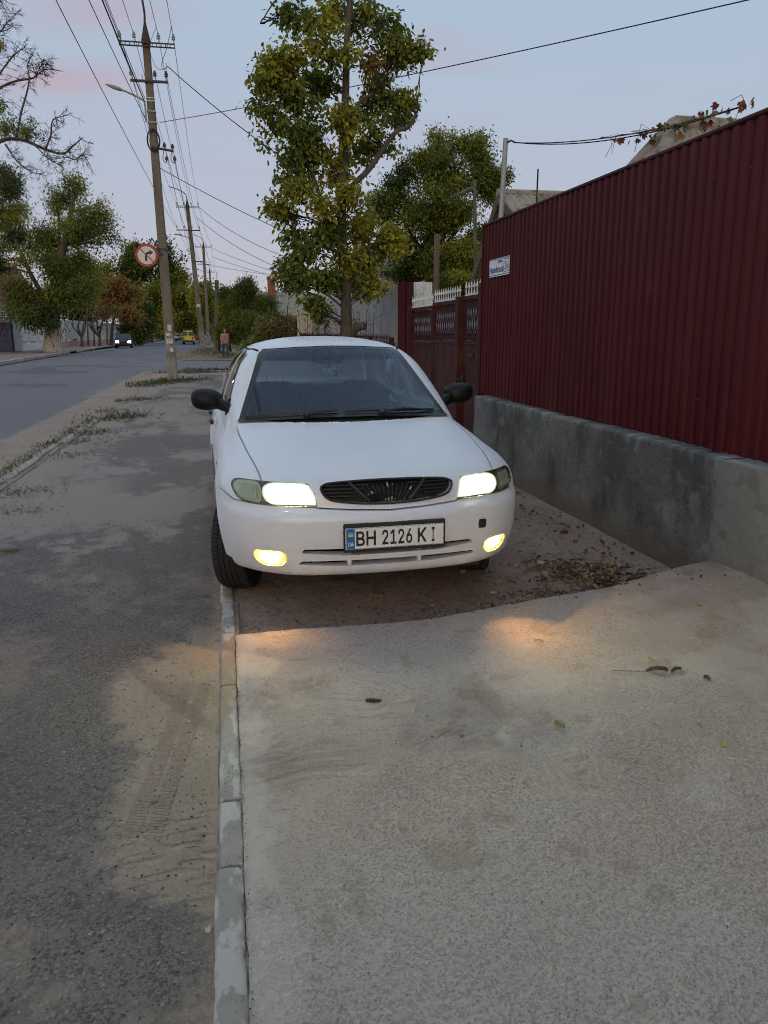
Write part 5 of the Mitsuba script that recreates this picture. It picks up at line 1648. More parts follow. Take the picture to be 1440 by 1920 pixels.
# more trees closing the far end of the street and behind the left fence
ENDTREES += [(-1.5, 168, 6.0, 4.5, 4.0, 'm'), (2.0, 170, 7.0, 4.5, 4.5, 'g'), (-4.5, 166, 5.0, 4.0, 4.0, 'g'), (5.5, 168, 6.5, 4.5, 4.5, 'd'), (-8.0, 170, 7.0, 4.5, 4.5, 'm'), (-2.5, 172, 2.5, 5.0, 2.5, 'd'), (-15, 170, 6.5, 6, 5, 'd'), (-6, 172, 2.6, 5.0, 2.6, 'd')]
BACKLEFT = [(-20.5, 120, 6.5, 3.6, 3.2, 'm'), (-18.0, 122, 7.5, 3.4, 3.4, 'g'), (-23.5, 118, 6.0, 3.6, 3.0, 'g'), (-15.8, 121, 5.5, 2.8, 3.2, 'y'), (-20.0, 122, 3.5, 4.0, 2.6, 'd'), (-26.5, 118, 5.2, 3.0, 2.6, 'd'), (-16.5, 122, 9.5, 2.6, 2.6, 'm')]

# --- the walnut tree before the grey fence
rng = np.random.default_rng(21)
k = thing('walnut_tree', 'tall walnut tree with yellowing leaves and a broken limb behind the white car', 'tree')
tr = [[(2.32, 15.6, -0.15), (2.33, 15.6, 0.8), (2.31, 15.6, 1.6), (2.31, 15.6, 2.2), (2.26, 15.6, 3.0), (2.24, 15.6, 3.9), (2.28, 15.6, 4.8), (2.34, 15.6, 5.7), (2.37, 15.6, 6.5), (2.43, 15.6, 7.3), (2.40, 15.7, 8.4)]]
limbs = [[(2.24, 15.6, 3.7), (2.43, 15.5, 4.11), (2.73, 15.45, 4.4), (3.08, 15.45, 4.87), (3.28, 15.5, 5.1), (3.48, 15.5, 5.17), (3.64, 15.5, 5.40)],
         [(2.25, 15.6, 4.2), (2.54, 15.6, 5.45), (2.85, 15.6, 5.73)], [(2.26, 15.6, 2.9), (1.95, 15.5, 3.6), (1.6, 15.5, 4.6), (1.4, 15.4, 5.4)], [(2.4, 15.6, 7.2), (2.0, 15.6, 7.7), (1.5, 15.6, 7.5), (1.1, 15.6, 7.1), (0.85, 15.6, 6.75)],
         [(2.4, 15.6, 7.1), (2.7, 15.6, 7.6), (3.2, 15.6, 7.9)], [(2.31, 15.55, 1.3), (2.45, 15.4, 1.55), (2.62, 15.3, 1.62)], [(2.31, 15.6, 1.9), (1.9, 15.5, 2.2), (1.5, 15.4, 2.3), (1.2, 15.3, 2.1)]]
trunk_part(k, tr + limbs, [(0.125, 0.032), (0.058, 0.03), (0.05, 0.02), (0.055, 0.02), (0.03, 0.006), (0.03, 0.01), (0.09, 0.07), (0.022, 0.008)])
L = crown('crown', k, tr + limbs[:5], WALNUT, rng, 27, 16, 0.108, 0.085, droop=0.75, limb_r=0.012, twig_r=0.004, sub=7, unit_area=0.125, kr=(0.28, 0.54), sparse={'m': 0.55, 'r': 0.6, 'g': 0.95})
P = L.arrays()[0]
depthy = P[:, 1] + 0.02 * np.random.default_rng(1).random(len(P))
order = np.argsort(depthy)
near = order[:300]
far = np.ones(len(P), bool); far[near] = False
leaf_mesh_part(k, L, 'foliage', 0.52, far, 'stuff', simple=False)
one = Leaves(rng); one.add(np.zeros((1, 3)), np.array([[0, 1.0, 0]]), np.array([[0, 0, 1.0]]), np.ones((1, 1)), np.ones((1, 3)))
lm, _ = one.mesh(0.52, 0.2)
LEAF1 = mikit.ply(lm, 'm_leaf', smooth=False)
WL = [(0.112, 0.155, 0.040), (0.188, 0.211, 0.043), (0.292, 0.290, 0.046), (0.450, 0.378, 0.046), (0.315, 0.176, 0.060), (0.078, 0.113, 0.038)]
for i, c in enumerate(WL):
    scene['m_walnut_%d' % i] = {'type': 'principledthin', 'base_color': rgb(*c), 'roughness': 0.5, 'diff_trans': 0.7, 'spec_trans': 0.0}
A = L.arrays()
for i in near:
    ci = int(np.argmin(np.abs(np.array(WL) - A[4][i]).sum(1)))
    share(k, 'leaf', LEAF1, mat4(frame(A[1][i], A[2][i]), A[0][i], float(A[3].reshape(-1)[i])), 'm_walnut_%d' % ci)

# --- locust behind the gate
rng = np.random.default_rng(22)
k = thing('locust_tree', 'broad green locust tree behind the gate and the gabled house', 'tree')
tr = [[(6.6, 25, -0.2), (6.62, 25, 2.5), (6.63, 25, 3.9), (6.55, 25, 5.0), (6.78, 25, 6.1)]]
limbs = [[(6.62, 25, 3.2), (5.6, 25, 4.6), (5.1, 25, 5.6)], [(6.62, 25, 3.8), (7.6, 25, 5.2), (8.0, 25, 6.3)]]
trunk_part(k, tr + limbs, [(0.16, 0.05), (0.07, 0.02), (0.07, 0.02)])
L = crown('crown', k, tr + limbs, LOCUST, rng, 30, 32, 0.12, 0.12, droop=0.35, limb_r=0.02, depth=1.2, sub=7, unit_area=0.20, kr=(0.38, 0.62))
leaf_mesh_part(k, L, 'foliage', 0.42)

# --- the tree with the whitewashed trunk
rng = np.random.default_rng(23)
k = thing('street_tree', 'big leafy tree with a whitewashed trunk on the left pavement', 'tree')
tr = [[(-12.26, 62.2, 0), (-12.1, 62.2, 1.3), (-11.95, 62.2, 2.4), (-11.52, 62.2, 5.3), (-10.56, 62.2, 8.2), (-9.8, 62.2, 11.0)]]
limbs = [[(-11.9, 62.2, 3), (-13.2, 62.2, 5.5), (-14.3, 62.6, 8.5), (-15, 63, 11)], [(-11.5, 62.2, 5.2), (-11.2, 62.8, 8.0), (-11, 62.8, 11)]]
trunk_part(k, tr + limbs, [(0.62, 0.09), (0.18, 0.05), (0.16, 0.05)], 'm_whitewash')
L = crown('crown', k, tr + limbs, STREET, rng, 24, 34, 0.25, 0.30, droop=0.7, limb_r=0.05, twig_r=0.014, depth=1.1, sub=7, unit_area=0.95, kr=(0.34, 0.60))
leaf_mesh_part(k, L, 'foliage', 0.36)

# --- half bare tree that reaches in from the left
rng = np.random.default_rng(24)
k = thing('bare_tree', 'half bare tree whose dry limbs reach in at the upper left', 'tree')
tr = [[(-13.3, 45, 0), (-13.0, 45, 3.0), (-12.44, 45, 7.2), (-11.6, 45, 9.6), (-10.8, 45, 12.2), (-10.4, 45, 15.0), (-10.3, 45, 17.5)]]
BL = [[(-11.44, 45, 9.71), (-10.38, 45, 10.60), (-9.39, 45, 10.72), (-8.31, 45, 10.32), (-7.5, 45, 10.16), (-7.04, 45, 10.49), (-6.5, 45, 10.94)],
      [(-8.31, 45, 10.32), (-8.01, 45, 10.95), (-7.82, 45, 11.69), (-7.05, 45, 11.96)], [(-10.9, 45, 12.3), (-10.14, 45, 13.01), (-9.38, 45, 13.36), (-8.59, 45, 13.54), (-7.99, 45, 13.95), (-7.2, 45, 13.91)],
      [(-10.5, 45, 12.9), (-9.94, 45, 13.84), (-9.27, 45, 14.58), (-8.81, 45, 14.89)], [(-9.6, 45, 10.8), (-9.27, 45, 11.98), (-8.95, 45, 12.83), (-8.77, 45, 13.48), (-8.78, 45, 14.14), (-8.49, 45, 14.58)],
      [(-10.15, 45, 10.49), (-9.72, 45, 9.77), (-9.15, 45, 9.3), (-8.42, 45, 9.08)], [(-10.4, 45, 15.0), (-9.9, 45, 15.47), (-9.58, 45, 15.84), (-9.1, 45, 16.33)], [(-8.8, 45, 10.5), (-8.2, 45.1, 9.9), (-7.6, 45.2, 9.6)], [(-10.4, 45, 16), (-9.9, 45, 16.6), (-9.5, 45, 17.4)],
      [(-7.5, 45, 10.16), (-7.0, 45, 9.9), (-6.6, 45, 10.15), (-6.4, 45, 10.0)], [(-8.6, 45, 13.5), (-8.3, 45, 13.9), (-8.0, 45, 14.4)]]
trunk_part(k, tr + BL, [(0.34, 0.08), (0.10, 0.02), (0.05, 0.012), (0.07, 0.014), (0.05, 0.012), (0.055, 0.012), (0.045, 0.012), (0.04, 0.012), (0.03, 0.01), (0.04, 0.012), (0.025, 0.008), (0.025, 0.008)])
W = MB()
for b in BL:
    sp = spline(b, 6)
    for j in range(34):
        a = sp[rng.integers(3, len(sp))]
        d = unit(rng.normal(0, 1, 3) * [1, 0.8, 0.9] + [0.35, 0, 0.25])
        ln = rng.uniform(0.25, 0.85)
        mid = a + d * ln * 0.5 + rng.normal(0, 0.05, 3)
        W.tube([a, mid, mid + unit(d + rng.normal(0, 0.4, 3)) * ln * 0.5], [0.013, 0.010, 0.006], 4, cap=False)
        for _ in range(4): W.tube([mid, mid + unit(d + rng.normal(0, 0.7, 3)) * ln * 0.40], [0.008, 0.005], 3, cap=False)
part(k, 'twigs', W, 'm_twig', smooth=True, kind='stuff')
SP = [(-10.0, 45, 11.3, 0.75, 0.5, 'g'), (-9.3, 45.1, 11.35, 0.7, 0.45, 'g'), (-9.0, 45, 11.0, 0.5, 0.35, 'm'), (-10.2, 45, 12.2, 0.45, 0.5, 'g'), (-10.1, 45, 15.0, 0.3, 0.35, 'b'), (-10.5, 45.2, 9.4, 0.7, 0.55, 'd'), (-10.9, 45, 8.2, 0.7, 0.9, 'g'), (-10.6, 45, 6.9, 0.9, 0.8, 'm'), (-10.9, 45.2, 5.6, 0.6, 0.6, 'g'), (-9.7, 45, 7.3, 0.6, 0.5, 'y')]
L = crown('crown', k, tr + BL[:1], SP, rng, 12, 22, 0.17, 0.16, droop=0.7, limb_r=0.02, twig_r=0.009, unit_area=0.14)
leaf_mesh_part(k, L, 'foliage', 0.34)


def far_tree(name, label, base, blobs, seed, leaf, nt, pt, trunk_r=0.25, group=None, spread=0.3, limb_r=0.08, width=0.5, cat='tree', trunk_top=None, m='m_bark', depth=1.0, droop=0.4, twig_r=0.02):
    r = np.random.default_rng(seed)
    k = thing(name, label, cat, group)
    b = np.array(blobs, dtype=object)
    tx = float(np.mean([q[0] for q in blobs])); tz = float(np.mean([q[2] for q in blobs]))
    p = [base, (base[0] + (tx - base[0]) * 0.25, base[1], base[2] + (tz - base[2]) * 0.5), (tx, base[1], trunk_top or tz)]
    trunk_part(k, [p], [(trunk_r, trunk_r * 0.35)], m)
    ua = float(np.mean([q[3] * q[4] for q in blobs])) * 0.22
    L = crown('crown', k, [p], blobs, r, nt, pt, leaf, spread, limb_r=limb_r * 0.7, twig_r=twig_r, depth=depth, droop=droop, unit_area=ua)
    leaf_mesh_part(k, L, 'foliage', width)
    return k


far_tree('roadside_tree', 'large dark green tree rising behind the round sign down the street', (-10.5, 122, 0), FARBIG, 31, 0.46, 14, 60, 0.35, spread=0.45, limb_r=0.12)
far_tree('roadside_shrub', 'very dark rounded shrub at the foot of the large far tree', (-9.9, 100, 0), FARDARK, 32, 0.32, 26, 46, 0.12, spread=0.3, cat='shrub')
far_tree('rusty_tree', 'rust brown autumn tree on the left between the whitewashed tree and the sign', (-12.0, 92, 0), RUSTY, 33, 0.32, 16, 34, 0.18, spread=0.3, limb_r=0.05)
for nm, bl, bx, by, sd, lb in (('small_tree', TWIGGY_A, -14.0, 86, 34, 'small nearly leafless tree with reddish twigs nearest the whitewashed tree'), ('small_tree', TWIGGY_B, -12.6, 88, 35, 'small nearly leafless tree with pale thin trunks left of the maroon car')):
    r = np.random.default_rng(sd)
    k = thing(nm, lb, 'tree')
    c = bl[0]
    ps = [[(bx, by, 0), (bx + 0.1, by, 1.4), (c[0], by, c[2])]]
    for j in range(4):
        ps.append([(bx + 0.05, by, 0.9), (bx + r.normal(0, 0.8), by + r.normal(0, 0.5), 2.4), (c[0] + r.normal(0, 0.9), by + r.normal(0, 0.8), c[2] + r.uniform(0, 1.2))])
    if sd == 35: ps += [[(bx + dx, by + 1, 0), (bx + dx + 0.1, by + 1, 2), (bx + dx + 0.25, by + 1, 3.6)] for dx in (-1.3, -0.7, 0.6)]
    trunk_part(k, ps, [(0.16, 0.04)] + [(0.09, 0.02)] * (len(ps) - 1), 'm_wood')
    L = crown('crown', k, ps, bl * 1, r, 16, 10, 0.20, 0.3, limb_r=0.04, twig_r=0.03, unit_area=0.5)
    leaf_mesh_part(k, L, 'foliage', 0.4)
RIGHTFAR = [q for q in RIGHTFAR if q[0] > -3.3]
far_tree('poplar_tree', 'yellowish green tall tree right of the road beyond the second pole', (-3.2, 113, 0), RIGHTFAR, 36, 0.42, 22, 46, 0.2, spread=0.35)
far_tree('distant_trees', 'mass of distant green trees closing the end of the street', (-12, 166, 0), ENDTREES, 37, 0.65, 16, 50, 0.3, spread=0.5, limb_r=0.1)
far_tree('garden_tree', 'broad green tree rising behind the white concrete fence on the left', (-20.5, 121, 0), BACKLEFT, 44, 0.46, 14, 50, 0.3, spread=0.45, limb_r=0.1)
far_tree('juniper', 'dark green juniper with ragged upright tips right of the wooden pole', (1.4, 53.2, -0.1), JUNIPER, 38, 0.22, 40, 44, 0.12, spread=0.16, cat='shrub', width=0.26, droop=-0.5, twig_r=0.01)
far_tree('lilac_bush', 'olive brown bush in front of the brick chimney beside the junction', (2.6, 47, -0.1), LILAC, 39, 0.17, 40, 40, 0.08, spread=0.16, cat='shrub', width=0.45, twig_r=0.01)
far_tree('garden_tree', 'dark garden tree standing behind the cottage and the walnut', (5.5, 75, -0.1), ALLEY, 40, 0.32, 18, 44, 0.2, spread=0.25)

# bare bush and low growth round the foot of the walnut
rng = np.random.default_rng(41)
k = thing('bare_bush', 'tangle of bare brown twigs and dry leaves at the foot of the walnut', 'shrub')
W = MB()
Lb = Leaves(rng)
for i in range(60):
    a = np.array([rng.uniform(1.25, 2.6), rng.uniform(15.2, 16.4), 0.0])
    b = a + [rng.normal(0, 0.3), rng.normal(0, 0.2), rng.uniform(1.1, 2.1)]
    mid = (a + b) / 2 + rng.normal(0, 0.1, 3)
    W.tube([a, mid, b], [0.010, 0.008, 0.004], 4, cap=False)
    for j in range(3):
        q = mid + (b - mid) * rng.random()
        W.tube([q, q + rng.normal(0, 0.16, 3) + [0, 0, 0.08]], [0.005, 0.003], 3, cap=False)
    m = 9
    t = rng.uniform(0.5, 1, (m, 1))
    col = np.array(PAL['b' if rng.random() < 0.6 else 'm'])
    Lb.add(a + (b - a) * t + rng.normal(0, 0.08, (m, 3)), unit(rng.normal(0, 1, (m, 3)) - [0, 0, 0.5]), unit(rng.normal(0, 1, (m, 3)) + [0, 0, 1]), rng.uniform(0.05, 0.10, (m, 1)), col[rng.integers(len(col), size=m)])
part(k, 'twigs', W, 'm_twig', smooth=True, kind='stuff')
leaf_mesh_part(k, Lb, 'dry_leaves', 0.5)

# yellow sapling beside the gate, behind the spear tips
far_tree('sapling', 'light green sapling leaning over the gate beside the rusty post', (7.3, 21.6, -0.1), [(6.9, 21.6, 2.7, 0.9, 0.6, 'y'), (7.4, 21.8, 3.4, 0.7, 0.55, 'm'), (6.3, 22.0, 2.6, 0.6, 0.5, 'g'), (7.9, 21.9, 2.6, 0.6, 0.6, 'm')], 43, 0.11, 24, 24, 0.06, spread=0.10, limb_r=0.02, twig_r=0.005)
# ------------------------------------------------------------------ the white saloon car
# its own space: x to the side (right in the picture), y from the number plate to the tail, z up
CARM = np.eye(4)
CARM[:3, :3] = rotz(math.radians(1.6)) @ np.array([[1, 0, -0.0083], [0, 1, 0], [0.0083, 0, 1]])   # it leans a little towards the street
CARM[:3, 3] = [0.809, 3.910, 0.0]


FAX, RAX = 0.845, 3.415          # axles
ROOFY, ROOFZ = [1.5, 1.86, 2.2, 2.6, 3.0, 3.35], [1.385, 1.438, 1.460, 1.467, 1.452, 1.405]


def smax(a, b, k):
    h = np.maximum(k - np.abs(a - b), 0) / k
    return np.maximum(a, b) + h * h * k * 0.25


def smin(a, b, k): return -smax(-a, -b, k)


def ip(x, xs, ys):
    """smooth interpolation through points"""
    from scipy.interpolate import PchipInterpolator
    return PchipInterpolator(xs, ys, extrapolate=False)(np.clip(x, xs[0], xs[-1]))


def lower_field(x, y, z):
    ax = np.abs(x)
    nose = ip(z, [0.10, 0.22, 0.27, 0.32, 0.40, 0.47, 0.55, 0.58, 0.600, 0.622, 0.635, 0.68, 0.73, 0.79, 0.95], [0.20, 0.060, 0.036, 0.027, 0.016, 0.006, 0.003, 0.008, 0.020, 0.039, 0.043, 0.050, 0.066, 0.105, 0.35])
    front = nose + 0.20 * ax ** 2 + 0.10 * ax ** 4 - y
    W = 0.858 - 0.42 * np.clip(z - 0.56, 0, 1) ** 2 - 0.10 * np.clip(0.50 - z, 0, 1) \
        - 0.050 * np.clip((0.75 - y) / 0.75, 0, 1) ** 2 - 0.06 * np.clip((y - 3.3) / 1.2, 0, 1) ** 1.5
    W = W - 0.8 * np.clip(0.42 - z, 0, 1) ** 1.5 * np.clip((0.62 - y) / 0.4, 0, 1)
    for yc in (FAX, RAX):      # flared arches
        r = np.sqrt((y - yc) ** 2 + (z - 0.29) ** 2)
        W = W + 0.014 * np.exp(-((r - 0.36) / 0.075) ** 2)
    side = ax - W
    hood = ip(y, [0.0, 0.2, 0.4, 0.8, 1.2, 1.36, 1.6, 3.4, 3.9, 4.3, 4.46], [0.757, 0.792, 0.837, 0.905, 0.966, 0.985, 0.990, 1.000, 1.012, 1.008, 0.985])
    top = z - (hood - 0.055 * (ax / 0.75) ** 2.2)
    tail = y - (ip(z, [0.15, 0.3, 0.5, 0.62, 0.95], [4.36, 4.45, 4.46, 4.42, 4.40]) - 0.10 * ax ** 2 - 0.12 * ax ** 4)
    bot = 0.205 + 0.052 * np.clip((0.62 - y) / 0.5, 0, 1) - z + 0.05 * np.clip((ax - .5), 0, 1)
    f = smax(front, side, 0.34)
    f = smax(f, tail, 0.35)
    f = smax(f, top, 0.10 + 0.05 * np.clip((y - 0.2) / 0.6, 0, 1))
    return smax(f, bot, 0.05)


def green_field(x, y, z):
    ax = np.abs(x)
    # windscreen leans back and bows forward in the middle
    ws = (1.13 + 1.72 * (z - 0.985) + 0.55 * ax ** 2) - y
    ws = ws / 1.95
    rear = (y - (3.86 - 1.9 * (z - 1.0) + 0.14 - 0.38 * ax ** 2)) / 2.15
    Wg = 0.775 - 0.26 * (z - 0.95) - 0.42 * np.clip(z - 0.98, 0, 1) ** 2 - 0.05 * np.clip((y - 2.9) / 1.0, 0, 1) ** 2 - 0.03 * np.clip((2.0 - y), 0, 1) ** 1.5
    side = (ax - Wg) / 1.10
    roof = z - (ip(y, ROOFY, ROOFZ) - 0.085 * (ax / 0.58) ** 2.6)
    f = smax(ws, side, 0.08)
    f = smax(f, rear, 0.10)
    f = smax(f, roof, 0.085)
    return smax(f, 0.87 - z, 0.02)


def surface_net(field, lo, hi, h):
    """closed mesh of field = 0 (negative inside), snapped onto the surface"""
    lo, hi = np.asarray(lo, float), np.asarray(hi, float)
    n = np.ceil((hi - lo) / h).astype(int) + 1
    ax = [lo[k] + h * np.arange(n[k]) for k in range(3)]
    X, Y, Z = np.meshgrid(*ax, indexing='ij')
    F = field(X, Y, Z)
    F = np.where(F == 0, 1e-9, F)
    ins = F < 0
    c = [ins[i:n[0] - 1 + i, j:n[1] - 1 + j, k:n[2] - 1 + k] for i in (0, 1) for j in (0, 1) for k in (0, 1)]
    s = sum(q.astype(int) for q in c)
    act = (s > 0) & (s < 8)
    idx = -np.ones(act.shape, int)
    idx[act] = np.arange(act.sum())
    # vertex = mean of the edge crossings
    acc = np.zeros(act.shape + (3,)); cnt = np.zeros(act.shape)
    off = [(i, j, k) for i in (0, 1) for j in (0, 1) for k in (0, 1)]
    for a in range(8):
        for b in range(a + 1, 8):
            d = np.abs(np.array(off[a]) - off[b])
            if d.sum() != 1: continue
            sl = lambda o: (slice(o[0], n[0] - 1 + o[0]), slice(o[1], n[1] - 1 + o[1]), slice(o[2], n[2] - 1 + o[2]))
            fa, fb = F[sl(off[a])], F[sl(off[b])]
            x = (fa < 0) != (fb < 0)
            t = np.where(x, fa / np.where(x, fa - fb, 1), 0)
            p = np.array(off[a]) + t[..., None] * (np.array(off[b]) - np.array(off[a]))
            acc += np.where(x[..., None], p, 0); cnt += x
    ii = np.argwhere(act)
    v = lo + h * (ii + acc[act] / cnt[act][:, None])
    for _ in range(3):
        e = 1e-4
        f0 = field(*v.T)
        g = np.stack([(field(*(v + np.eye(3)[k] * e).T) - f0) / e for k in range(3)], 1)
        v = v - np.clip(f0 / np.maximum((g * g).sum(1), 0.05), -h * .4, h * .4)[:, None] * g
    faces = []
    for k in range(3):
        a, b = [(1, 2), (2, 0), (0, 1)][k]
        sl0 = [slice(None)] * 3; sl1 = [slice(None)] * 3
        sl0[k] = slice(0, n[k] - 1); sl1[k] = slice(1, n[k])
        e = ins[tuple(sl0)] != ins[tuple(sl1)]
        P = np.argwhere(e)
        ok = np.all((P > 0) & (P < n - 1), axis=1)
        P = P[ok]
        flip = ins[tuple(sl0)][tuple(P.T)]
        ea, eb = np.eye(3, dtype=int)[a], np.eye(3, dtype=int)[b]
        q = np.stack([idx[tuple(P.T)], idx[tuple((P - ea).T)], idx[tuple((P - ea - eb).T)], idx[tuple((P - eb).T)]], 1)
        q[~flip] = q[~flip][:, ::-1]
        faces.append(q)
    q = np.vstack(faces)
    return v, np.vstack([q[:, [0, 1, 2]], q[:, [0, 2, 3]]])


def solid(field, lo, hi, h):
    v, f = surface_net(field, lo, hi, h)
    m = trimesh.Trimesh(v, f, process=False)
    if m.volume < 0: f = f[:, ::-1]
    return m3.Manifold(m3.Mesh(np.ascontiguousarray(v, np.float32), np.ascontiguousarray(f, np.uint32)))


H0 = 0.020
LO, HI = (-0.98, -0.05, 0.14), (0.98, 4.56, 1.12)
GL, GH = (-0.92, 0.72, 0.80), (0.92, 4.6, 1.54)
lower = solid(lower_field, LO, HI, H0)
green = solid(green_field, GL, GH, H0)
cavity_l = solid(lambda x, y, z: np.maximum(lower_field(x, y, z) + 0.03, np.maximum(0.26 - z, np.maximum(1.20 - y, y - 3.70))), LO, HI, 0.04)
cavity_g = solid(lambda x, y, z: green_field(x, y, z) + 0.032, GL, GH, 0.03)
outer = lower + green
cavity = cavity_l + cavity_g + m3.Manifold.cube((1.18, 2.2, 0.35), True).translate((0, 2.48, 0.93))


def boxm(x0, x1, y0, y1, z0, z1): return m3.Manifold.cube((x1 - x0, y1 - y0, z1 - z0)).translate((x0, y0, z0))


def both(fn): return [fn(-1), fn(1)]


def fpoly(pts, y0, y1): return poly_prism(pts, 'y', y0, y1)


# --- outlines
WS = [(-0.695, 0.953), (-0.515, 1.352), (-0.475, 1.384), (-0.23, 1.399), (0, 1.405), (0.23, 1.399), (0.475, 1.384), (0.515, 1.352), (0.695, 0.953), (0.35, 0.950), (-0.35, 0.950)]
ws_prism = fpoly(WS, 0.7, 2.4)
RW = [(-0.62, 1.05), (-0.49, 1.34), (0, 1.378), (0.49, 1.34), (0.62, 1.05), (0, 1.03)]
rw_prism = fpoly(RW, 3.05, 4.5)
SF = round_poly([(1.52, 0.985), (2.03, 1.345), (2.43, 1.378), (2.43, 0.980)], 0.03)
SR = round_poly([(2.51, 0.980), (2.51, 1.378), (2.92, 1.350), (3.40, 1.12), (3.32, 0.985)], 0.04)
side_prisms = [poly_prism(p, 'x', s * 0.80 - 0.35 if s > 0 else -1.15, 1.15 if s > 0 else -0.45) for p in (SF, SR) for s in (-1, 1)]

HL = lambda s: [(s * a, b) for a, b in arc_poly([(0.374, 0.633), (0.378, 0.665), (0.388, 0.702), (0.409, 0.734), (0.455, 0.744), (0.545, 0.747), (0.63, 0.748), (0.70, 0.749), (0.762, 0.745), (0.789, 0.722), (0.784, 0.69), (0.755, 0.652), (0.69, 0.639), (0.62, 0.636), (0.51, 0.634), (0.42, 0.633)], 5)]
lamp_prisms = both(lambda s: fpoly(HL(s), -0.05, 0.62))
FOG = lambda s: [(s * a, b) for a, b in arc_poly([(0.534, 0.362), (0.546, 0.391), (0.581, 0.402), (0.635, 0.402), (0.683, 0.397), (0.696, 0.378), (0.692, 0.352), (0.672, 0.328), (0.634, 0.314), (0.575, 0.317), (0.545, 0.333)], 5)]
fog_prisms = both(lambda s: fpoly(FOG(s), -0.05, 0.5))
GH_ = [(0.05, 0.753), (0.17, 0.7505), (0.29, 0.744), (0.332, 0.736), (0.349, 0.719), (0.327, 0.679), (0.275, 0.658), (0.15, 0.643), (0.03, 0.638)]
GR = arc_poly(GH_ + [(-a, b) for a, b in GH_[::-1]], 5)
gr_prism = fpoly(GR, -0.05, 0.55)
SLOT1 = round_poly([(-0.460, 0.392), (-0.45, 0.414), (0.45, 0.414), (0.460, 0.392), (0.25, 0.377), (-0.25, 0.377)], 0.010)
SLOT2 = round_poly([(-0.478, 0.330), (-0.46, 0.348), (0.46, 0.348), (0.478, 0.330), (0.25, 0.318), (-0.25, 0.318)], 0.008)
slots = fpoly(SLOT1, -0.05, 0.34) + fpoly(SLOT2, -0.05, 0.34)

# --- panels
arch = None
for yc in (FAX, RAX):
    c = m3.Manifold.cylinder(2.4, 0.345, 0.345, 72, True).rotate((0, 90, 0)).translate((0, yc, 0.285))
    well = c - boxm(-0.56, 0.56, -1, 5, -1, 2) + boxm(-1.2, -0.6, yc - 0.345, yc + 0.345, -0.2, 0.285) + boxm(0.6, 1.2, yc - 0.345, yc + 0.345, -0.2, 0.285)
    arch = well if arch is None else arch + well

shell = outer - cavity - arch - ws_prism - rw_prism
for q in side_prisms: shell = shell - q
for q in lamp_prisms + fog_prisms: shell = shell - q
shell = shell - gr_prism - slots - boxm(-1, 1, 0.42, 1.2, 0.0, 0.30)
shell = shell - boxm(-0.54, 0.54, 0.24, 1.10, 0.1, 0.70) - boxm(-0.50, 0.50, 0.115, 0.30, 0.300, 0.58)      # engine bay, open below
# hood outline in plan plus its turned-down nose
HP = [(-0.372, -0.1), (-0.375, 0.066), (-0.409, 0.124), (-0.455, 0.150), (-0.548, 0.193), (-0.632, 0.246), (-0.652, 0.43), (-0.679, 0.69), (-0.704, 1.05), (-0.712, 1.345), (-0.5, 1.235), (-0.25, 1.135), (0, 1.095)]
hp = np.array(HP + [(-a, b) for a, b in HP[-2::-1]])
hood_plan = poly_prism(hp, 'z', 0.742, 1.2)
NOSE = np.array([(-0.374, 0.629), (-0.36, 0.628), (-0.2, 0.6165), (0, 0.6085), (0.2, 0.6165), (0.36, 0.628), (0.374, 0.629), (0.386, 0.702), (0.409, 0.742), (0.42, 0.745), (-0.42, 0.745), (-0.409, 0.742), (-0.386, 0.702)])
hood_nose = fpoly(NOSE, -0.1, 0.30)
hood_zone = (hood_plan + hood_nose) - green - boxm(-1, 1, 0.30, 2, 0.0, 0.71)
gap = 0.0085


def grow(zone, g):
    out = zone
    for d in ((g, 0, 0), (-g, 0, 0), (0, g, 0), (0, -g, 0), (0, 0, g), (0, 0, -g)): out = out + zone.translate(d)
    return out


car = thing('white_car', 'white saloon car parked half on the pavement with its headlights and fog lamps on', 'car')


def tocar(m):
    q = m.to_mesh() if hasattr(m, 'to_mesh') else None
    v, f = (np.array(q.vert_properties[:, :3], float), np.array(q.tri_verts)) if q else (np.array(m.vertices), np.array(m.faces))
    return v @ CARM[:3, :3].T + CARM[:3, 3], f


def cpart(name, m, mt, smooth=32, holder=None, label=None, kind=None, **kw):
    if isinstance(m, MB): m = m.mesh()
    v, f = tocar(m)
    return part(holder or car, name, MB().add(v, f), mt, smooth=smooth, label=label, kind=kind, **kw)


def skin_part(name, m, mt, holder=None, label=None, angle=32):
    """a piece of the body or a pane, shaded with the exact normals of the surface it was cut from"""
    if hasattr(m, 'to_mesh'):
        q = m.to_mesh()
        m = trimesh.Trimesh(np.array(q.vert_properties[:, :3], float), np.array(q.tri_verts), process=False)
    v, f, n = meshkit.arrays(m, angle)
    for fld in (lower_field, green_field):
        d = fld(*v.T)
        g = np.stack([(fld(*(v + np.eye(3)[k] * 1e-4).T) - d) / 1e-4 for k in range(3)], 1)
        L = np.linalg.norm(g, axis=1, keepdims=True)
        g = g / np.maximum(L, 1e-9)
        dot = (g * n).sum(1)
        ok = (np.abs(d) < 0.008 * L[:, 0]) & (np.abs(dot) > 0.80)
        n[ok] = g[ok] * np.sign(dot[ok])[:, None]
    R = CARM[:3, :3]
    path = meshkit.write_ply((v @ R.T + CARM[:3, 3], f), normals=n @ R.T)
    k = unique((holder or car) + '__' + name)
    scene[k] = {'type': 'ply', 'filename': path, 'face_normals': False, 'bsdf': {'type': 'ref', 'id': mt}}
    if label: labels[k] = {'label': label}
    return k


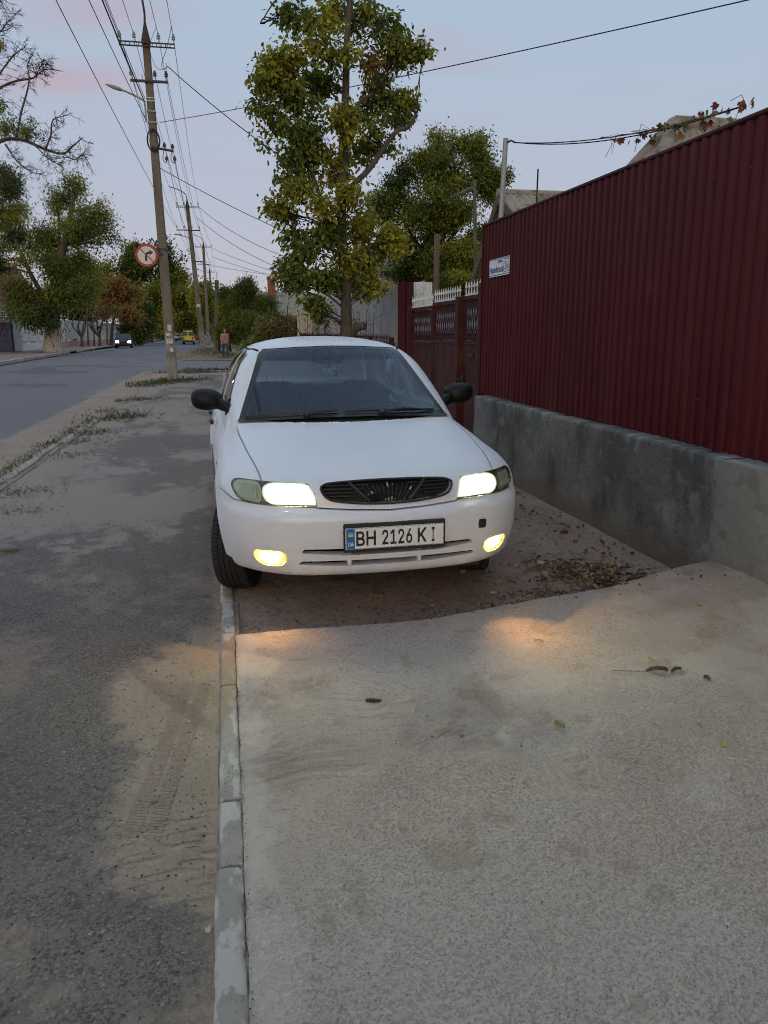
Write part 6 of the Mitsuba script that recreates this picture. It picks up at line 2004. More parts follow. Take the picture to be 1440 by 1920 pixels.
def outer_faces(m, cond):
    """the outside skin of a solid as an open sheet: faces chosen by cond(centre, normal)"""
    q = m.to_mesh()
    v, f = np.array(q.vert_properties[:, :3], float), np.array(q.tri_verts)
    t = v[f]
    n = np.cross(t[:, 1] - t[:, 0], t[:, 2] - t[:, 0])
    n /= np.linalg.norm(n, axis=1, keepdims=True) + 1e-15
    k = cond(t.mean(1), n)
    tm = trimesh.Trimesh(v, f[k], process=False)
    tm.remove_unreferenced_vertices()
    return tm


def paint_col(p, n, uv):
    f = fbm(p.x * 4, p.y * 4, p.z * 4, 4)
    base = mix((0.650, 0.670, 0.715), (0.685, 0.705, 0.745), f)
    # road dust low on the body
    d = smoothstep(0.50, 0.20, p.z + (fbm(p.x * 9, p.y * 9, p.z * 9, 3) - 0.5) * 0.25)
    return mix(base, (0.44, 0.42, 0.39), d * 0.38)


scene['m_paint'] = {'type': 'twosided', 'bsdf': {'type': 'principled', 'base_color': proc(paint_col), 'roughness': 0.30, 'specular': 0.5, 'clearcoat': 0.8, 'clearcoat_gloss': 0.93}}
mat('m_seam', (0.015, 0.015, 0.016), 0.8)
mat('m_frit', (0.012, 0.012, 0.013), 0.25)
scene['m_screen'] = {'type': 'thindielectric', 'int_ior': 1.52, 'specular_transmittance': rgb(0.40, 0.48, 0.54), 'specular_reflectance': rgb(0.58, 0.64, 0.74)}
scene['m_shade_band'] = {'type': 'thindielectric', 'int_ior': 1.52, 'specular_transmittance': rgb(0.05, 0.06, 0.09), 'specular_reflectance': rgb(0.5, 0.55, 0.66)}
scene['m_side_glass'] = {'type': 'thindielectric', 'int_ior': 1.52, 'specular_transmittance': rgb(0.55, 0.60, 0.58)}
scene['m_rear_glass'] = {'type': 'principledthin', 'base_color': rgb(0.90, 0.97, 0.93), 'spec_trans': 0.95, 'roughness': 0.26, 'eta': 1.5}
scene['m_lens'] = {'type': 'thindielectric', 'int_ior': 1.5, 'specular_transmittance': rgb(0.90, 0.93, 0.83)}
mat('m_reflector', (0.66, 0.66, 0.60), 0.28, metallic=0.9)
mat('m_lamp_side', (0.52, 0.47, 0.30), 0.25, metallic=0.85)
mat('m_cloth', (0.012, 0.013, 0.016), 0.9)
mat('m_trim', (0.026, 0.028, 0.034), 0.6)
mat('m_mirror_black', (0.005, 0.005, 0.006), 0.5, spec=0.3)
mat('m_orange_lens', (0.75, 0.16, 0.02), 0.2)
mat('m_red_lens', (0.35, 0.015, 0.015), 0.15)
mat('m_parcel', (0.05, 0.05, 0.055), 0.8)

hood_big = grow(hood_zone, gap)
hood = shell ^ hood_zone
rest = shell - hood_big
# bumper below the lamps
BP = [(-1.2, 0.1), (-1.2, 0.662), (-0.825, 0.662), (-0.785, 0.640), (-0.70, 0.638), (-0.374, 0.625), (-0.2, 0.6125), (0, 0.6045), (0.2, 0.6125), (0.374, 0.625), (0.70, 0.638), (0.785, 0.640), (0.825, 0.662), (1.2, 0.662), (1.2, 0.1)]
bz = fpoly(BP, -0.1, 0.62)
bz2 = fpoly([(a, b + (gap if b > 0.5 else 0)) for a, b in BP], -0.1, 0.62 + gap)
bumper = rest ^ bz
rest = rest - bz2
bz = fpoly([(-1.2, 0.1), (-1.2, 0.60), (1.2, 0.60), (1.2, 0.1)], 3.70, 4.7)
rear_bumper = rest ^ bz
rest = rest - fpoly([(-1.2, 0.1), (-1.2, 0.603), (1.2, 0.603), (1.2, 0.1)], 3.697, 4.7)
# doors
DF = round_poly([(1.34, 0.28), (1.32, 0.62), (1.40, 0.93), (1.47, 0.99), (2.02, 1.380), (2.47, 1.408), (2.47, 0.28)], 0.02)
DR = round_poly([(2.475, 0.28), (2.475, 1.408), (2.94, 1.382), (3.45, 1.13), (3.34, 0.96), (3.12, 0.74), (3.02, 0.62), (2.96, 0.28)], 0.02)
skin_part('body', (rest - sum([poly_prism(np.array(p), 'x', s * 0.8 - 0.4, s * 0.8 + 0.4) for p in (DF, DR) for s in (-1, 1)], m3.Manifold())), 'm_paint')
for nm, P in (('door', DF), ('door', DR)):
    c = np.mean(P, axis=0)
    P2 = c + (np.array(P) - c) * [1 - 0.007, 1 - 0.006]
    for s in (-1, 1):
        d = rest ^ poly_prism(P2, 'x', s * 0.8 - 0.4, s * 0.8 + 0.4)
        dk = skin_part('door', d, 'm_paint')
        yh = 2.32 if P is DF else 3.06
        mb = MB().box((s * 0.858, yh, 0.845), (0.03, 0.17, 0.035), bevel=0.010)
        cpart('door_handle', mb, 'm_black_plastic', holder=dk)
skin_part('hood', hood, 'm_paint')
skin_part('bumper', bumper, 'm_paint')
skin_part('rear_bumper', rear_bumper, 'm_paint')
# dark inner lining that closes the body behind gaps and openings
lining = solid(lambda x, y, z: np.maximum(lower_field(x, y, z) + 0.032, np.maximum(y - 1.19, np.maximum(z - 0.93, 0.36 - z))), LO, HI, 0.03) - solid(lambda x, y, z: np.maximum(lower_field(x, y, z) + 0.045, y - 1.15), LO, HI, 0.03)
lining = lining - arch
for q in lamp_prisms + fog_prisms: lining = lining - q
lining = lining - fpoly([(-1, .1), (-1, .45), (1, .45), (1, .1)], -0.1, 0.2)
cpart('inner_lining', lining, 'm_seam')
cpart('underbody', MB().box((0, 2.2, 0.27), (1.1, 4.0, 0.10)), 'm_seam')
for yc in (FAX, RAX):
    for s in (-1, 1):
        a = np.linspace(-0.02 * PI, 1.02 * PI, 24)
        P = np.zeros((2, 24, 3))
        P[0, :, 0], P[1, :, 0] = s * 0.52, s * 0.835
        P[..., 1] = yc + 0.352 * np.cos(a); P[..., 2] = 0.285 + 0.352 * np.sin(a)
        mb = MB().grid(P)
        cpart('wheel_liner', mb.mesh(), 'm_seam')

# --- glass
thin = (green ^ ws_prism)
glass = outer_faces(thin, lambda c, n: (n[:, 1] < -0.25) & (n[:, 2] > 0.1) & (np.abs(green_field(*c.T)) < 0.01))
gv = np.array(glass.vertices)


def split_glass(prism, name, mt, field_shift=0.0, label=None):
    g = outer_faces(green ^ prism, lambda c, n: (n[:, 1] < -0.25) & (n[:, 2] > 0.1) & (np.abs(green_field(*c.T)) < 0.01))
    g.vertices = np.array(g.vertices) + np.array([0, 0.55, -0.83]) * 0.005 + np.array([0, -0.64, 0.77]) * field_shift
    return skin_part(name, g, mt, label=label, angle=True)


def inset(poly, dx, dlo, dhi):
    out = []
    for a, b in poly:
        out.append((a - np.sign(a) * dx if abs(a) > 0.35 else a, b + (dlo if b < 1.1 else -dhi)))
    return out


WI = inset(WS, 0.036, 0.030, 0.016)
zb = 1.312
ii = fpoly(WI, 0.7, 2.4)
split_glass(ii ^ boxm(-1, 1, 0, 3, 0, zb), 'windshield', 'm_screen')
split_glass(ii ^ boxm(-1, 1, 0, 3, zb, 2), 'shade_band', 'm_shade_band', label='dark tinted band along the top of the windshield')
split_glass(ws_prism - ii, 'windshield_seal', 'm_frit', 0.002, label='black border round the windshield')
g = outer_faces(green ^ rw_prism, lambda c, n: (n[:, 1] > 0.2) & (np.abs(green_field(*c.T)) < 0.01))
g.vertices = np.array(g.vertices) + np.array([0, -0.4, -0.9]) * 0.004
skin_part('rear_window', g, 'm_rear_glass', angle=True)
for i, P in enumerate((SF, SR)):
    for s in (-1, 1):
        g = outer_faces(green ^ poly_prism(P, 'x', s * 0.8 - 0.5, s * 0.8 + 0.5), lambda c, n: (n[:, 0] * s > 0.5) & (np.abs(green_field(*c.T)) < 0.01))
        g.vertices = np.array(g.vertices) - np.array([s * 0.006, 0, 0])
        skin_part('side_window', g, 'm_side_glass', angle=True)
# black door frames beside the side glass
for P in (SF, SR):
    c = np.mean(P, axis=0)
    big = c + (np.array(P) - c) * 1.0
    for s in (-1, 1):
        ring = poly_prism(P, 'x', s * 0.8 - 0.5, s * 0.8 + 0.5) - poly_prism(c + (np.array(P) - c) * [0.945, 0.91], 'x', s * 0.8 - 0.6, s * 0.8 + 0.6)
        g = outer_faces(green ^ ring, lambda q, n: (n[:, 0] * s > 0.5) & (np.abs(green_field(*q.T)) < 0.01))
        g.vertices = np.array(g.vertices) - np.array([s * 0.003, 0, 0])
        cpart('window_seal', g, 'm_frit', smooth=True)
for s in (-1, 1):
    t = np.linspace(1.98, 3.25, 24)
    z = ip(t, ROOFY, ROOFZ)
    xx = 0.508 + 0.05 * np.clip((t - 1.98) / 0.3, 0, 1) ** 0.7 - 0.02 * np.clip((t - 2.8), 0, 1)
    zz = z - 0.085 * (xx / 0.58) ** 2.6 + 0.0005
    for _ in range(12):     # settle on the skin
        zz = zz - green_field(xx, t, zz)
    cpart('roof_gutter', MB().tube(np.stack([s * xx, t, zz], -1), 0.008, 6), 'm_seam')

def skin_y(x, z):
    lo, hi = -0.1, 0.9
    for _ in range(30):
        m = (lo + hi) / 2
        if lower_field(np.array([x]), np.array([m]), np.array([z]))[0] < 0: hi = m
        else: lo = m
    return (lo + hi) / 2


# --- headlamps: bowl, bulb lens that shines, outer turn-signal chamber, clear cover
HOT = {'type': 'area', 'radiance': rgb(40 * 0.84, 40.0, 40 * 0.72)}
FOGR = {'type': 'area', 'radiance': rgb(18.0, 10.4, 2.4)}


def lamp_surface(poly, depth, n=26, shrink=1.0):
    """a sheet with the outline poly, lying depth behind the body's skin"""
    p = np.array(poly)
    c = p.mean(0)
    p = c + (p - c) * shrink
    rings = np.linspace(0, 1, 9)[1:]
    x = np.concatenate([[c[0]], (c[0] + (p[:, 0] - c[0]) * rings[:, None]).ravel()])
    z = np.concatenate([[c[1]], (c[1] + (p[:, 1] - c[1]) * rings[:, None]).ravel()])
    y = np.zeros_like(x)
    lo, hi = np.full_like(x, -0.1), np.full_like(x, 0.9)
    for _ in range(40):
        mid = (lo + hi) / 2
        ins = lower_field(x, mid, z) < 0
        hi = np.where(ins, mid, hi); lo = np.where(ins, lo, mid)
    y = (lo + hi) / 2
    r = np.concatenate([[0], np.repeat(rings, len(p))])
    y = y + (depth(r) if callable(depth) else depth)
    N = len(p)
    f = [[0, 1 + (i + 1) % N, 1 + i] for i in range(N)]
    for k in range(len(rings) - 1):
        a, b = 1 + k * N, 1 + (k + 1) * N
        for i in range(N):
            j = (i + 1) % N
            f += [[a + i, a + j, b + j], [a + i, b + j, b + i]]
    v = np.stack([x, y, z], -1)
    f = np.array(f)
    nn = np.cross(v[f[:, 1]] - v[f[:, 0]], v[f[:, 2]] - v[f[:, 0]])
    if nn[:, 1].sum() > 0: f = f[:, ::-1]
    return trimesh.Trimesh(v, f, process=False)


def rim(poly, d0, d1, shrink=1.0):
    """wall round an opening, from d0 to d1 behind the skin"""
    a, b = lamp_surface(poly, d0, shrink=shrink), lamp_surface(poly, d1, shrink=shrink)
    N = len(poly)
    A, B = np.array(a.vertices)[-N:], np.array(b.vertices)[-N:]
    P = np.stack([np.vstack([A, A[:1]]), np.vstack([B, B[:1]])], 1)
    return MB().grid(P)


def clip_x(poly, f): return [(a, b) for a, b in poly if f(a)]


for s in (-1, 1):
    h = cpart('headlight', rim(HL(s), 0.0, 0.10), 'm_lamp_side', holder=car, label='lit headlight with greenish white glare' if s < 0 else None)
    cpart('lens', lamp_surface(HL(s), 0.004), 'm_lens', holder=h, smooth=True)
    inner = round_poly([(s * 0.381, 0.639), (s * 0.393, 0.702), (s * 0.416, 0.737), (s * 0.585, 0.742), (s * 0.634, 0.722), (s * 0.634, 0.672), (s * 0.600, 0.641)], [0.010, 0.03, 0.03, 0.04, 0.04, 0.04, 0.04], 5)
    q = cpart('beam_reflector', lamp_surface(inner, 0.007, shrink=0.84), 'm_reflector', holder=h, smooth=True)
    scene[q]['emitter'] = dict(HOT)
    q = cpart('beam_halo', lamp_surface(inner, 0.011, shrink=0.955), 'm_reflector', holder=h, smooth=True)
    scene[q]['emitter'] = {'type': 'area', 'radiance': rgb(0.185, 0.212, 0.190)}
    q = cpart('beam_edge', lamp_surface(inner, 0.016, shrink=1.045), 'm_reflector', holder=h, smooth=True)
    scene[q]['emitter'] = {'type': 'area', 'radiance': rgb(0.072, 0.096, 0.066)}
    cpart('reflector_edge', rim(inner, 0.012, 0.06), 'm_reflector', holder=h)
    outer_p = arc_poly([(s * 0.655, 0.645), (s * 0.642, 0.69), (s * 0.655, 0.738), (s * 0.71, 0.742), (s * 0.755, 0.736), (s * 0.777, 0.715), (s * 0.772, 0.69), (s * 0.74, 0.657), (s * 0.69, 0.646)], 4)
    sig = cpart('turn_signal', lamp_surface(outer_p, lambda r: 0.055 - 0.035 * r * r, shrink=1.0), 'm_lamp_side', holder=h, smooth=True)
    ribs = MB()
    for xr in np.linspace(0.672, 0.752, 9):
        zz_ = np.linspace(0.665 + 0.1 * max(0, xr - 0.72), 0.728, 6)
        ribs.tube([(s * xr, skin_y(xr, q) + 0.022, q) for q in zz_], 0.0022, 5)
    cpart('signal_rib', ribs, 'm_reflector', holder=h, smooth=True, kind='stuff')
    cpart('lamp_back', lamp_surface(HL(s), 0.10), 'm_lamp_side', holder=h)
    # fog lamp
    fl = cpart('fog_lamp', rim(FOG(s), 0.0, 0.07), 'm_reflector', holder=car, label='lit fog lamp glowing warm yellow' if s < 0 else None)
    q = cpart('fog_reflector', lamp_surface(FOG(s), 0.018, shrink=0.66), 'm_reflector', holder=fl, smooth=True)
    scene[q]['emitter'] = dict(FOGR)
    cpart('fog_lens', lamp_surface(FOG(s), 0.006), 'm_lens', holder=fl, smooth=True)
    q = cpart('fog_halo', lamp_surface(FOG(s), 0.026, shrink=0.86), 'm_reflector', holder=fl, smooth=True)
    scene[q]['emitter'] = {'type': 'area', 'radiance': rgb(0.24, 0.155, 0.035)}
    q = cpart('fog_bezel', lamp_surface(FOG(s), 0.036), 'm_reflector', holder=fl)
    scene[q]['emitter'] = {'type': 'area', 'radiance': rgb(0.15, 0.075, 0.010)}
    # its beam on the ground
    c = np.array([s * 0.62, 0.12, 0.39, 1.0])
    o = CARM @ c
    d = CARM[:3, :3] @ (np.array([-0.02, -0.60, -1.0]) if s < 0 else np.array([0.02, -1.0, -0.78]))
    scene['fog_beam' if s < 0 else 'fog_beam_001'] = {'type': 'spot', 'to_world': T().look_at(origin=o[:3].tolist(), target=(o[:3] + d).tolist(), up=[0, 0, 1]),
                                                    'intensity': rgb(0.26, 0.140, 0.042) if s > 0 else rgb(0.10, 0.055, 0.016), 'cutoff_angle': 27.0 if s > 0 else 42.0, 'beam_width': 4.0}

# --- grille
g = cpart('grille', rim(GR, -0.004, 0.06), 'm_black_plastic', holder=car, label='black oval grille with worn slats')
rimtop = lamp_surface(GR, -0.006)
vv = np.array(rimtop.vertices)[-len(GR):]
cpart('grille_frame', MB().tube(np.vstack([vv, vv[:1]]), 0.0060, 8, cap=False), 'm_black_plastic', holder=g)
cpart('grille_back', lamp_surface(GR, 0.075), 'm_seam', holder=g)


mat('m_worn_chrome', proc(lambda p, n, uv: mix((0.015, 0.014, 0.016), (0.42, 0.41, 0.40), smoothstep(0.60, 0.66, fbm(p.x * 26, p.y * 26, p.z * 26, 3)))), 0.3, metallic=0.3)
for s in (-1, 1):
    for j in range(5):
        z = 0.662 + j * 0.0172
        x0 = 0.205 - 0.030 * j + 0.045
        x1 = (0.262, 0.302, 0.325, 0.335, 0.322)[j]
        xs = np.linspace(x0 - 0.03, x1, 8)
        pts = [(s * x, skin_y(x, z) + 0.018, z) for x in xs]
        mb = MB()
        for a, b in zip(pts[:-1], pts[1:]): mb.bar(a, b, 0.016, 0.007)
        cpart('slat', mb, 'm_black_plastic', holder=g, smooth=False)
    pts = [(s * x, skin_y(x, z) + 0.004, z) for x, z in ((0.105, 0.650), (0.150, 0.692), (0.200, 0.742))]
    cpart('grille_strut', MB().tube(spline(pts, 5), 0.010, 8), 'm_black_plastic', holder=g)
for j in range(11):
    u = (j - 5) / 5.0
    pts = [(u * w, skin_y(abs(u * w), z) + 0.010 + 0.012 * abs(z - 0.695) / 0.06, z) for w, z in ((0.078, 0.647), (0.112, 0.695), (0.158, 0.747))]
    cpart('slat', MB().tube(spline(pts, 5), [0.0045] * 11, 6), 'm_worn_chrome', holder=g)

# --- number plate
PX, PZ = 0.018, 0.470
pl = cpart('number_plate', MB().box((PX, 0.006, 0.4725), (0.540, 0.016, 0.152), bevel=0.006), 'm_black_plastic', label='number plate in a black holder below the grille')
cpart('plate_holder_back', MB().box((PX, 0.022, 0.466), (0.50, 0.03, 0.11)), 'm_seam', holder=pl)
cpart('plate', MB().box((PX, -0.0035, 0.470), (0.520, 0.005, 0.112), bevel=0.0015), 'm_white_print', holder=pl)


def plate_text(txt, h, x, z, m, name, y=-0.0062, bold=False, w=None):
    t = meshkit.text_mesh(txt, h, 0.0008, bold)
    v = np.array(t.vertices)
    if w: v[:, 0] = (v[:, 0] - v[:, 0].min()) * w / np.ptp(v[:, 0])
    cpart(name, MB().add(np.stack([PX + x + v[:, 0], y - v[:, 2], z + v[:, 1]], -1), t.faces), m, holder=pl, smooth=False)


cpart('plate_band', MB().box((PX - 0.234, -0.0064, PZ), (0.042, 0.0008, 0.104)), 'm_blue_print', holder=pl)
cpart('flag_blue', MB().box((PX - 0.234, -0.0070, PZ + 0.029), (0.028, 0.0006, 0.011)), 'm_sky_print', holder=pl)
cpart('flag_yellow', MB().box((PX - 0.234, -0.0070, PZ + 0.018), (0.028, 0.0006, 0.011)), 'm_yellow_print', holder=pl)
plate_text('UA', 0.020, -0.249, PZ - 0.037, 'm_white_print', 'country_letters', -0.0070, True, 0.030)
plate_text('BH', 0.073, -0.206, PZ - 0.0365, 'm_black_print', 'plate_letters', -0.0062, True, 0.103)
plate_text('2126', 0.073, -0.070, PZ - 0.0365, 'm_black_print', 'plate_digits', -0.0062, True, 0.160)
plate_text('K', 0.073, 0.119, PZ - 0.0365, 'm_black_print', 'plate_letters', -0.0062, True, 0.047)
plate_text('I', 0.073, 0.194, PZ - 0.0365, 'm_black_print', 'plate_letters', -0.0062, True, 0.0160)
fr = MB()
for z in (PZ - 0.0535, PZ + 0.0535): fr.box((PX, -0.0063, z), (0.514, 0.0008, 0.0016))
for x in (-0.2565, 0.2565): fr.box((PX + x, -0.0063, PZ), (0.0016, 0.0008, 0.105))
fr.lathe([(0.006, -0.0006), (0.006, 0.0006), (0, 0.0008)], (PX + 0.236, -0.0065, PZ - 0.004), 'y', 10)
fr.lathe([(0.005, -0.0006), (0.005, 0.0006), (0, 0.0008)], (PX + 0.004, -0.0065, PZ - 0.047), 'y', 10)
cpart('plate_border', fr, 'm_black_print', holder=pl, smooth=False)

# bumper details
b = MB()
for x in (-0.215, 0.16):
    for z in (0.397, 0.335): b.box((x, 0.062, z), (0.020, 0.05, 0.032), bevel=0.004)
cpart('intake_strut', b, 'm_paint')
cpart('intake_mesh', MB().box((0, 0.185, 0.36), (1.0, 0.01, 0.17)), 'm_seam')
cpart('radiator', MB().box((0, 0.14, 0.397), (0.86, 0.03, 0.012)), 'm_rust')
tp = lamp_surface(round_poly([(0.49, 0.470), (0.493, 0.520), (0.540, 0.517), (0.538, 0.467)], 0.012), -0.002)
cpart('tow_hook_cover', tp, 'm_black_plastic', smooth=True)
for s in (-1, 1):
    cpart('side_repeater', MB().box((s * 0.846, 1.20, 0.70), (0.018, 0.05, 0.028), bevel=0.007), 'm_orange_lens', label='small orange side indicator')
    cpart('taillight', MB().box((s * 0.62, 4.36, 0.83), (0.32, 0.06, 0.15), bevel=0.03), 'm_red_lens')
    # side rubbing strip
    pts = []
    for yy in np.linspace(1.36, 2.96, 12):
        lo, hi = 0.5, 1.0
        for _ in range(25):
            m = (lo + hi) / 2
            if lower_field(np.array([m]), np.array([yy]), np.array([0.56]))[0] < 0: lo = m
            else: hi = m
        pts.append((s * (lo + 0.004), yy, 0.56))
    mb = MB()
    for a, c in zip(pts[:-1], pts[1:]): mb.bar(a, c, 0.014, 0.055)
    cpart('rubbing_strip', mb, 'm_black_plastic')

# --- door mirrors
for s in (-1, 1):
    fm = lambda x, y, z: np.sqrt(((x - 0) / 0.108) ** 2 + ((y) / (0.085)) ** 2 + ((z + 0.10 * (x * x * 4)) / (0.066)) ** 4) ** 0.5 - 1
    def shell_m(x, y, z):
        u = x
        a = (np.abs((u - 0.005) / 0.105) ** 2.6 + np.abs((z + 0.10 * (0.10 - u) * 0.6 - 0.012) / (0.072 - 0.10 * np.clip(-u, 0, 1))) ** 2.8) ** (1 / 2.7) - 1
        dome = (-(0.085 * np.sqrt(np.clip(1 - np.clip(a + 1, 0, 1) ** 2.2, 0, 1))) - y) / 0.08
        return np.maximum(np.maximum(a, dome), (y - 0.03) / 0.08) * 0.06
    v, f = surface_net(shell_m, (-0.16, -0.13, -0.13), (0.16, 0.08, 0.13), 0.010)
    tm = trimesh.Trimesh(v, f, process=False)
    trimesh.smoothing.filter_taubin(tm, iterations=6)
    v = np.array(tm.vertices)
    v[:, 0] *= s
    mir = cpart('mirror', trimesh.Trimesh(v + [s * 0.880, 1.66, 1.056], np.array(tm.faces)[:, ::int(s)], process=False), 'm_mirror_black', smooth=True)
    hull = m3.Manifold.hull_points(np.array([(s * x, y, z) for x, y, z in [(0.70, 1.46, 0.955), (0.70, 1.66, 0.955), (0.70, 1.66, 1.07), (0.69, 1.58, 1.05), (0.755, 1.50, 0.958), (0.775, 1.65, 0.958), (0.748, 1.65, 1.065)]]))
    cpart('mirror_foot', hull, 'm_mirror_black', holder=mir, smooth=20)
    arm = m3.Manifold.hull_points(np.array([(s * x, y, z) for x, y, z in [(0.73, 1.53, 0.970), (0.73, 1.64, 0.970), (0.73, 1.64, 1.04), (0.73, 1.56, 1.03), (0.83, 1.60, 1.005), (0.83, 1.68, 1.005), (0.83, 1.68, 1.085), (0.83, 1.60, 1.085)]]))
    cpart('mirror_arm', arm, 'm_mirror_black', holder=mir, smooth=20)
    cpart('mirror_glass', MB().box((s * 0.880, 1.692, 1.058), (0.165, 0.004, 0.095), bevel=0.0015), 'm_chrome', holder=mir)

# --- wipers and cowl


def ws_pt(x, z, lift=0.0):
    lo, hi = 0.6, 2.2
    for _ in range(30):
        m = (lo + hi) / 2
        if green_field(np.array([x]), np.array([m]), np.array([z]))[0] < 0: hi = m
        else: lo = m
    return np.array([x, (lo + hi) / 2 - 0.64 * lift, z + 0.77 * lift])


xs = np.linspace(-0.70, 0.70, 25)
P = np.zeros((2, 25, 3))
for i, x in enumerate(xs):
    P[1, i] = ws_pt(x, 0.990 - 0.075 * x * x, 0.003)
    P[0, i] = P[1, i] + [0, -0.045, -0.004]
    P[0, i, 2] = P[1, i, 2] - 0.014
cpart('cowl', MB().grid(P, flip=True), 'm_black_plastic', smooth=True)
for x0, x1, xp in ((-0.655, -0.075, -0.28), (-0.035, 0.60, 0.20)):
    bl = MB()
    pts = [ws_pt(x, 0.996 - 0.080 * x * x + (0.010 * (x - x0) / (x1 - x0)), 0.010) for x in np.linspace(x0, x1, 14)]
    for a, c in zip(pts[:-1], pts[1:]): bl.bar(a, c, 0.010, 0.015)
    w = cpart('wiper', bl, 'm_black_plastic', smooth=False)
    arm = MB().tube(spline([ws_pt(xp, 0.985 - 0.075 * xp * xp, 0.020), ws_pt(xp * 0.6 + x1 * 0.4, 0.992 - 0.07 * xp * xp, 0.026), ws_pt(xp * 0.2 + x1 * 0.8, 0.998 - 0.055 * x1 * x1, 0.020)], 6), [0.009] * 7 + [0.006] * 6, 6)
    arm.tube([ws_pt(xp, 0.982 - 0.075 * xp * xp, -0.01), ws_pt(xp, 0.985 - 0.075 * xp * xp, 0.035)], 0.020, 12)
    cpart('wiper_arm', arm, 'm_black_plastic', holder=w, smooth=40)

# --- wheels
TR, TW = 0.293, 0.188
ang_n = 180


def tyre_mesh():
    half = TW / 2
    prof = [(0.185, -half * 0.86), (0.215, -half * 1.02), (0.250, -half * 1.04), (0.276, -half * 0.97), (0.287, -half * 0.84)]
    tread = []
    grooves = [-0.046, -0.016, 0.016, 0.046]
    for gx in grooves:
        tread += [(TR - 0.0004, gx - 0.0045), (TR - 0.008, gx - 0.0035), (TR - 0.008, gx + 0.0035), (TR - 0.0004, gx + 0.0045)]
    prof = prof + tread + [(a, -b) for a, b in prof[::-1]]
    prof = np.array(prof)
    a = np.arange(ang_n * 2) * PI / ang_n
    R = np.repeat(prof[:, 0][:, None], len(a), 1)
    w = np.repeat(prof[:, 1][:, None], len(a), 1)
    cut = (np.arange(len(a)) % 5 == 0)
    sh = (np.abs(w) > 0.05) & (R > 0.27)
    R = np.where(sh & cut[None, :], R - 0.006, R)
    ribs = (np.abs(w) < 0.044) & (R > TR - 0.003)
    R = np.where(ribs & (np.roll(cut, 2)[None, :]), R - 0.0025, R)
    # flatten where it stands
    z = R * np.sin(a); y = R * np.cos(a)
    z = np.maximum(z, -TR + 0.006)
    P = np.stack([w, y, z], -1)
    P = np.concatenate([P, P[:, :1]], 1)
    return MB().grid(P)


def rim_mesh(side):
    mb = MB()
    prof = [(0.186, -0.085), (0.178, -0.07), (0.165, -0.02), (0.165, 0.05), (0.178, 0.066), (0.186, 0.074), (0.176, 0.066), (0.15, 0.050), (0.06, 0.062), (0.0, 0.062)]
    mb.lathe([(r, side * h) for r, h in prof], (0, 0, 0), 'x', 40)
    for i in range(7):
        a = i * 2 * PI / 7
        mb.bar((side * 0.066, 0.05 * math.cos(a), 0.05 * math.sin(a)), (side * 0.058, 0.165 * math.cos(a), 0.165 * math.sin(a)), 0.03, 0.016, (1, 0, 0))
    mb.lathe([(0.034, side * 0.060), (0.030, side * 0.076), (0, side * 0.078)], (0, 0, 0), 'x', 16)
    return mb


TY = tyre_mesh().mesh()
for yc, steer in ((FAX, math.radians(19)), (RAX, 0.0)):
    for s in (-1, 1):
        R = rotz(-steer) if steer else np.eye(3)
        place = lambda m: trimesh.Trimesh(np.array(m.vertices) @ R.T + [s * 0.738, yc, TR - 0.004], m.faces, process=False)
        w = cpart('wheel', place(rim_mesh(s).mesh()), 'm_steel', smooth=30)
        cpart('tyre', place(TY), 'm_rubber', holder=w, smooth=35)
        cpart('brake_disc', place(MB().lathe([(0.0, -s * 0.03), (0.13, -s * 0.03), (0.13, -s * 0.005), (0.0, -s * 0.005)], (0, 0, 0), 'x', 24).mesh()), 'm_rust', holder=w)

# --- the cabin
dash = m3.Manifold.hull_points(np.array([(x, y, z) for x in (-0.64, 0.64) for y, z in ((1.30, 0.80), (1.36, 0.93), (1.62, 0.955), (1.76, 0.92), (1.78, 0.62), (1.3, 0.62))]))
cpart('dashboard', dash, 'm_trim', smooth=20)
P = np.zeros((8, 16, 3))
u = np.linspace(0, PI, 16)
for i, yy in enumerate(np.linspace(1.60, 1.80, 8)):
    P[i, :, 0] = 0.34 + 0.23 * np.cos(u); P[i, :, 1] = yy; P[i, :, 2] = 0.955 + 0.055 * np.sin(u) - 0.01
cpart('instrument_hood', MB().grid(P), 'm_trim', smooth=True)
cpart('dashboard_mat', MB().box((-0.2, 1.55, 0.952), (0.5, 0.22, 0.010)), 'm_trim')
a = np.linspace(0, 2 * PI, 33)
Rw = np.array([[1, 0, 0], [0, math.cos(1.1), -math.sin(1.1)], [0, math.sin(1.1), math.cos(1.1)]])
pts = np.stack([0.185 * np.cos(a), 0.185 * np.sin(a), 0 * a], -1) @ Rw.T + [0.35, 1.95, 0.925]
sw = MB().tube(pts, 0.0155, 8, cap=False)
for q in (0.1, PI - 0.1, -PI / 2):
    e = np.array([0.18 * math.cos(q), 0.18 * math.sin(q), 0]) @ Rw.T + [0.35, 1.95, 0.925]
    sw.bar((0.35, 1.94, 0.91), e, 0.03, 0.02)
cpart('steering_wheel', sw, 'm_trim', smooth=True)


def rounded(pts, r):
    return m3.Manifold.batch_hull([m3.Manifold.sphere(r, 14).translate(p) for p in pts])


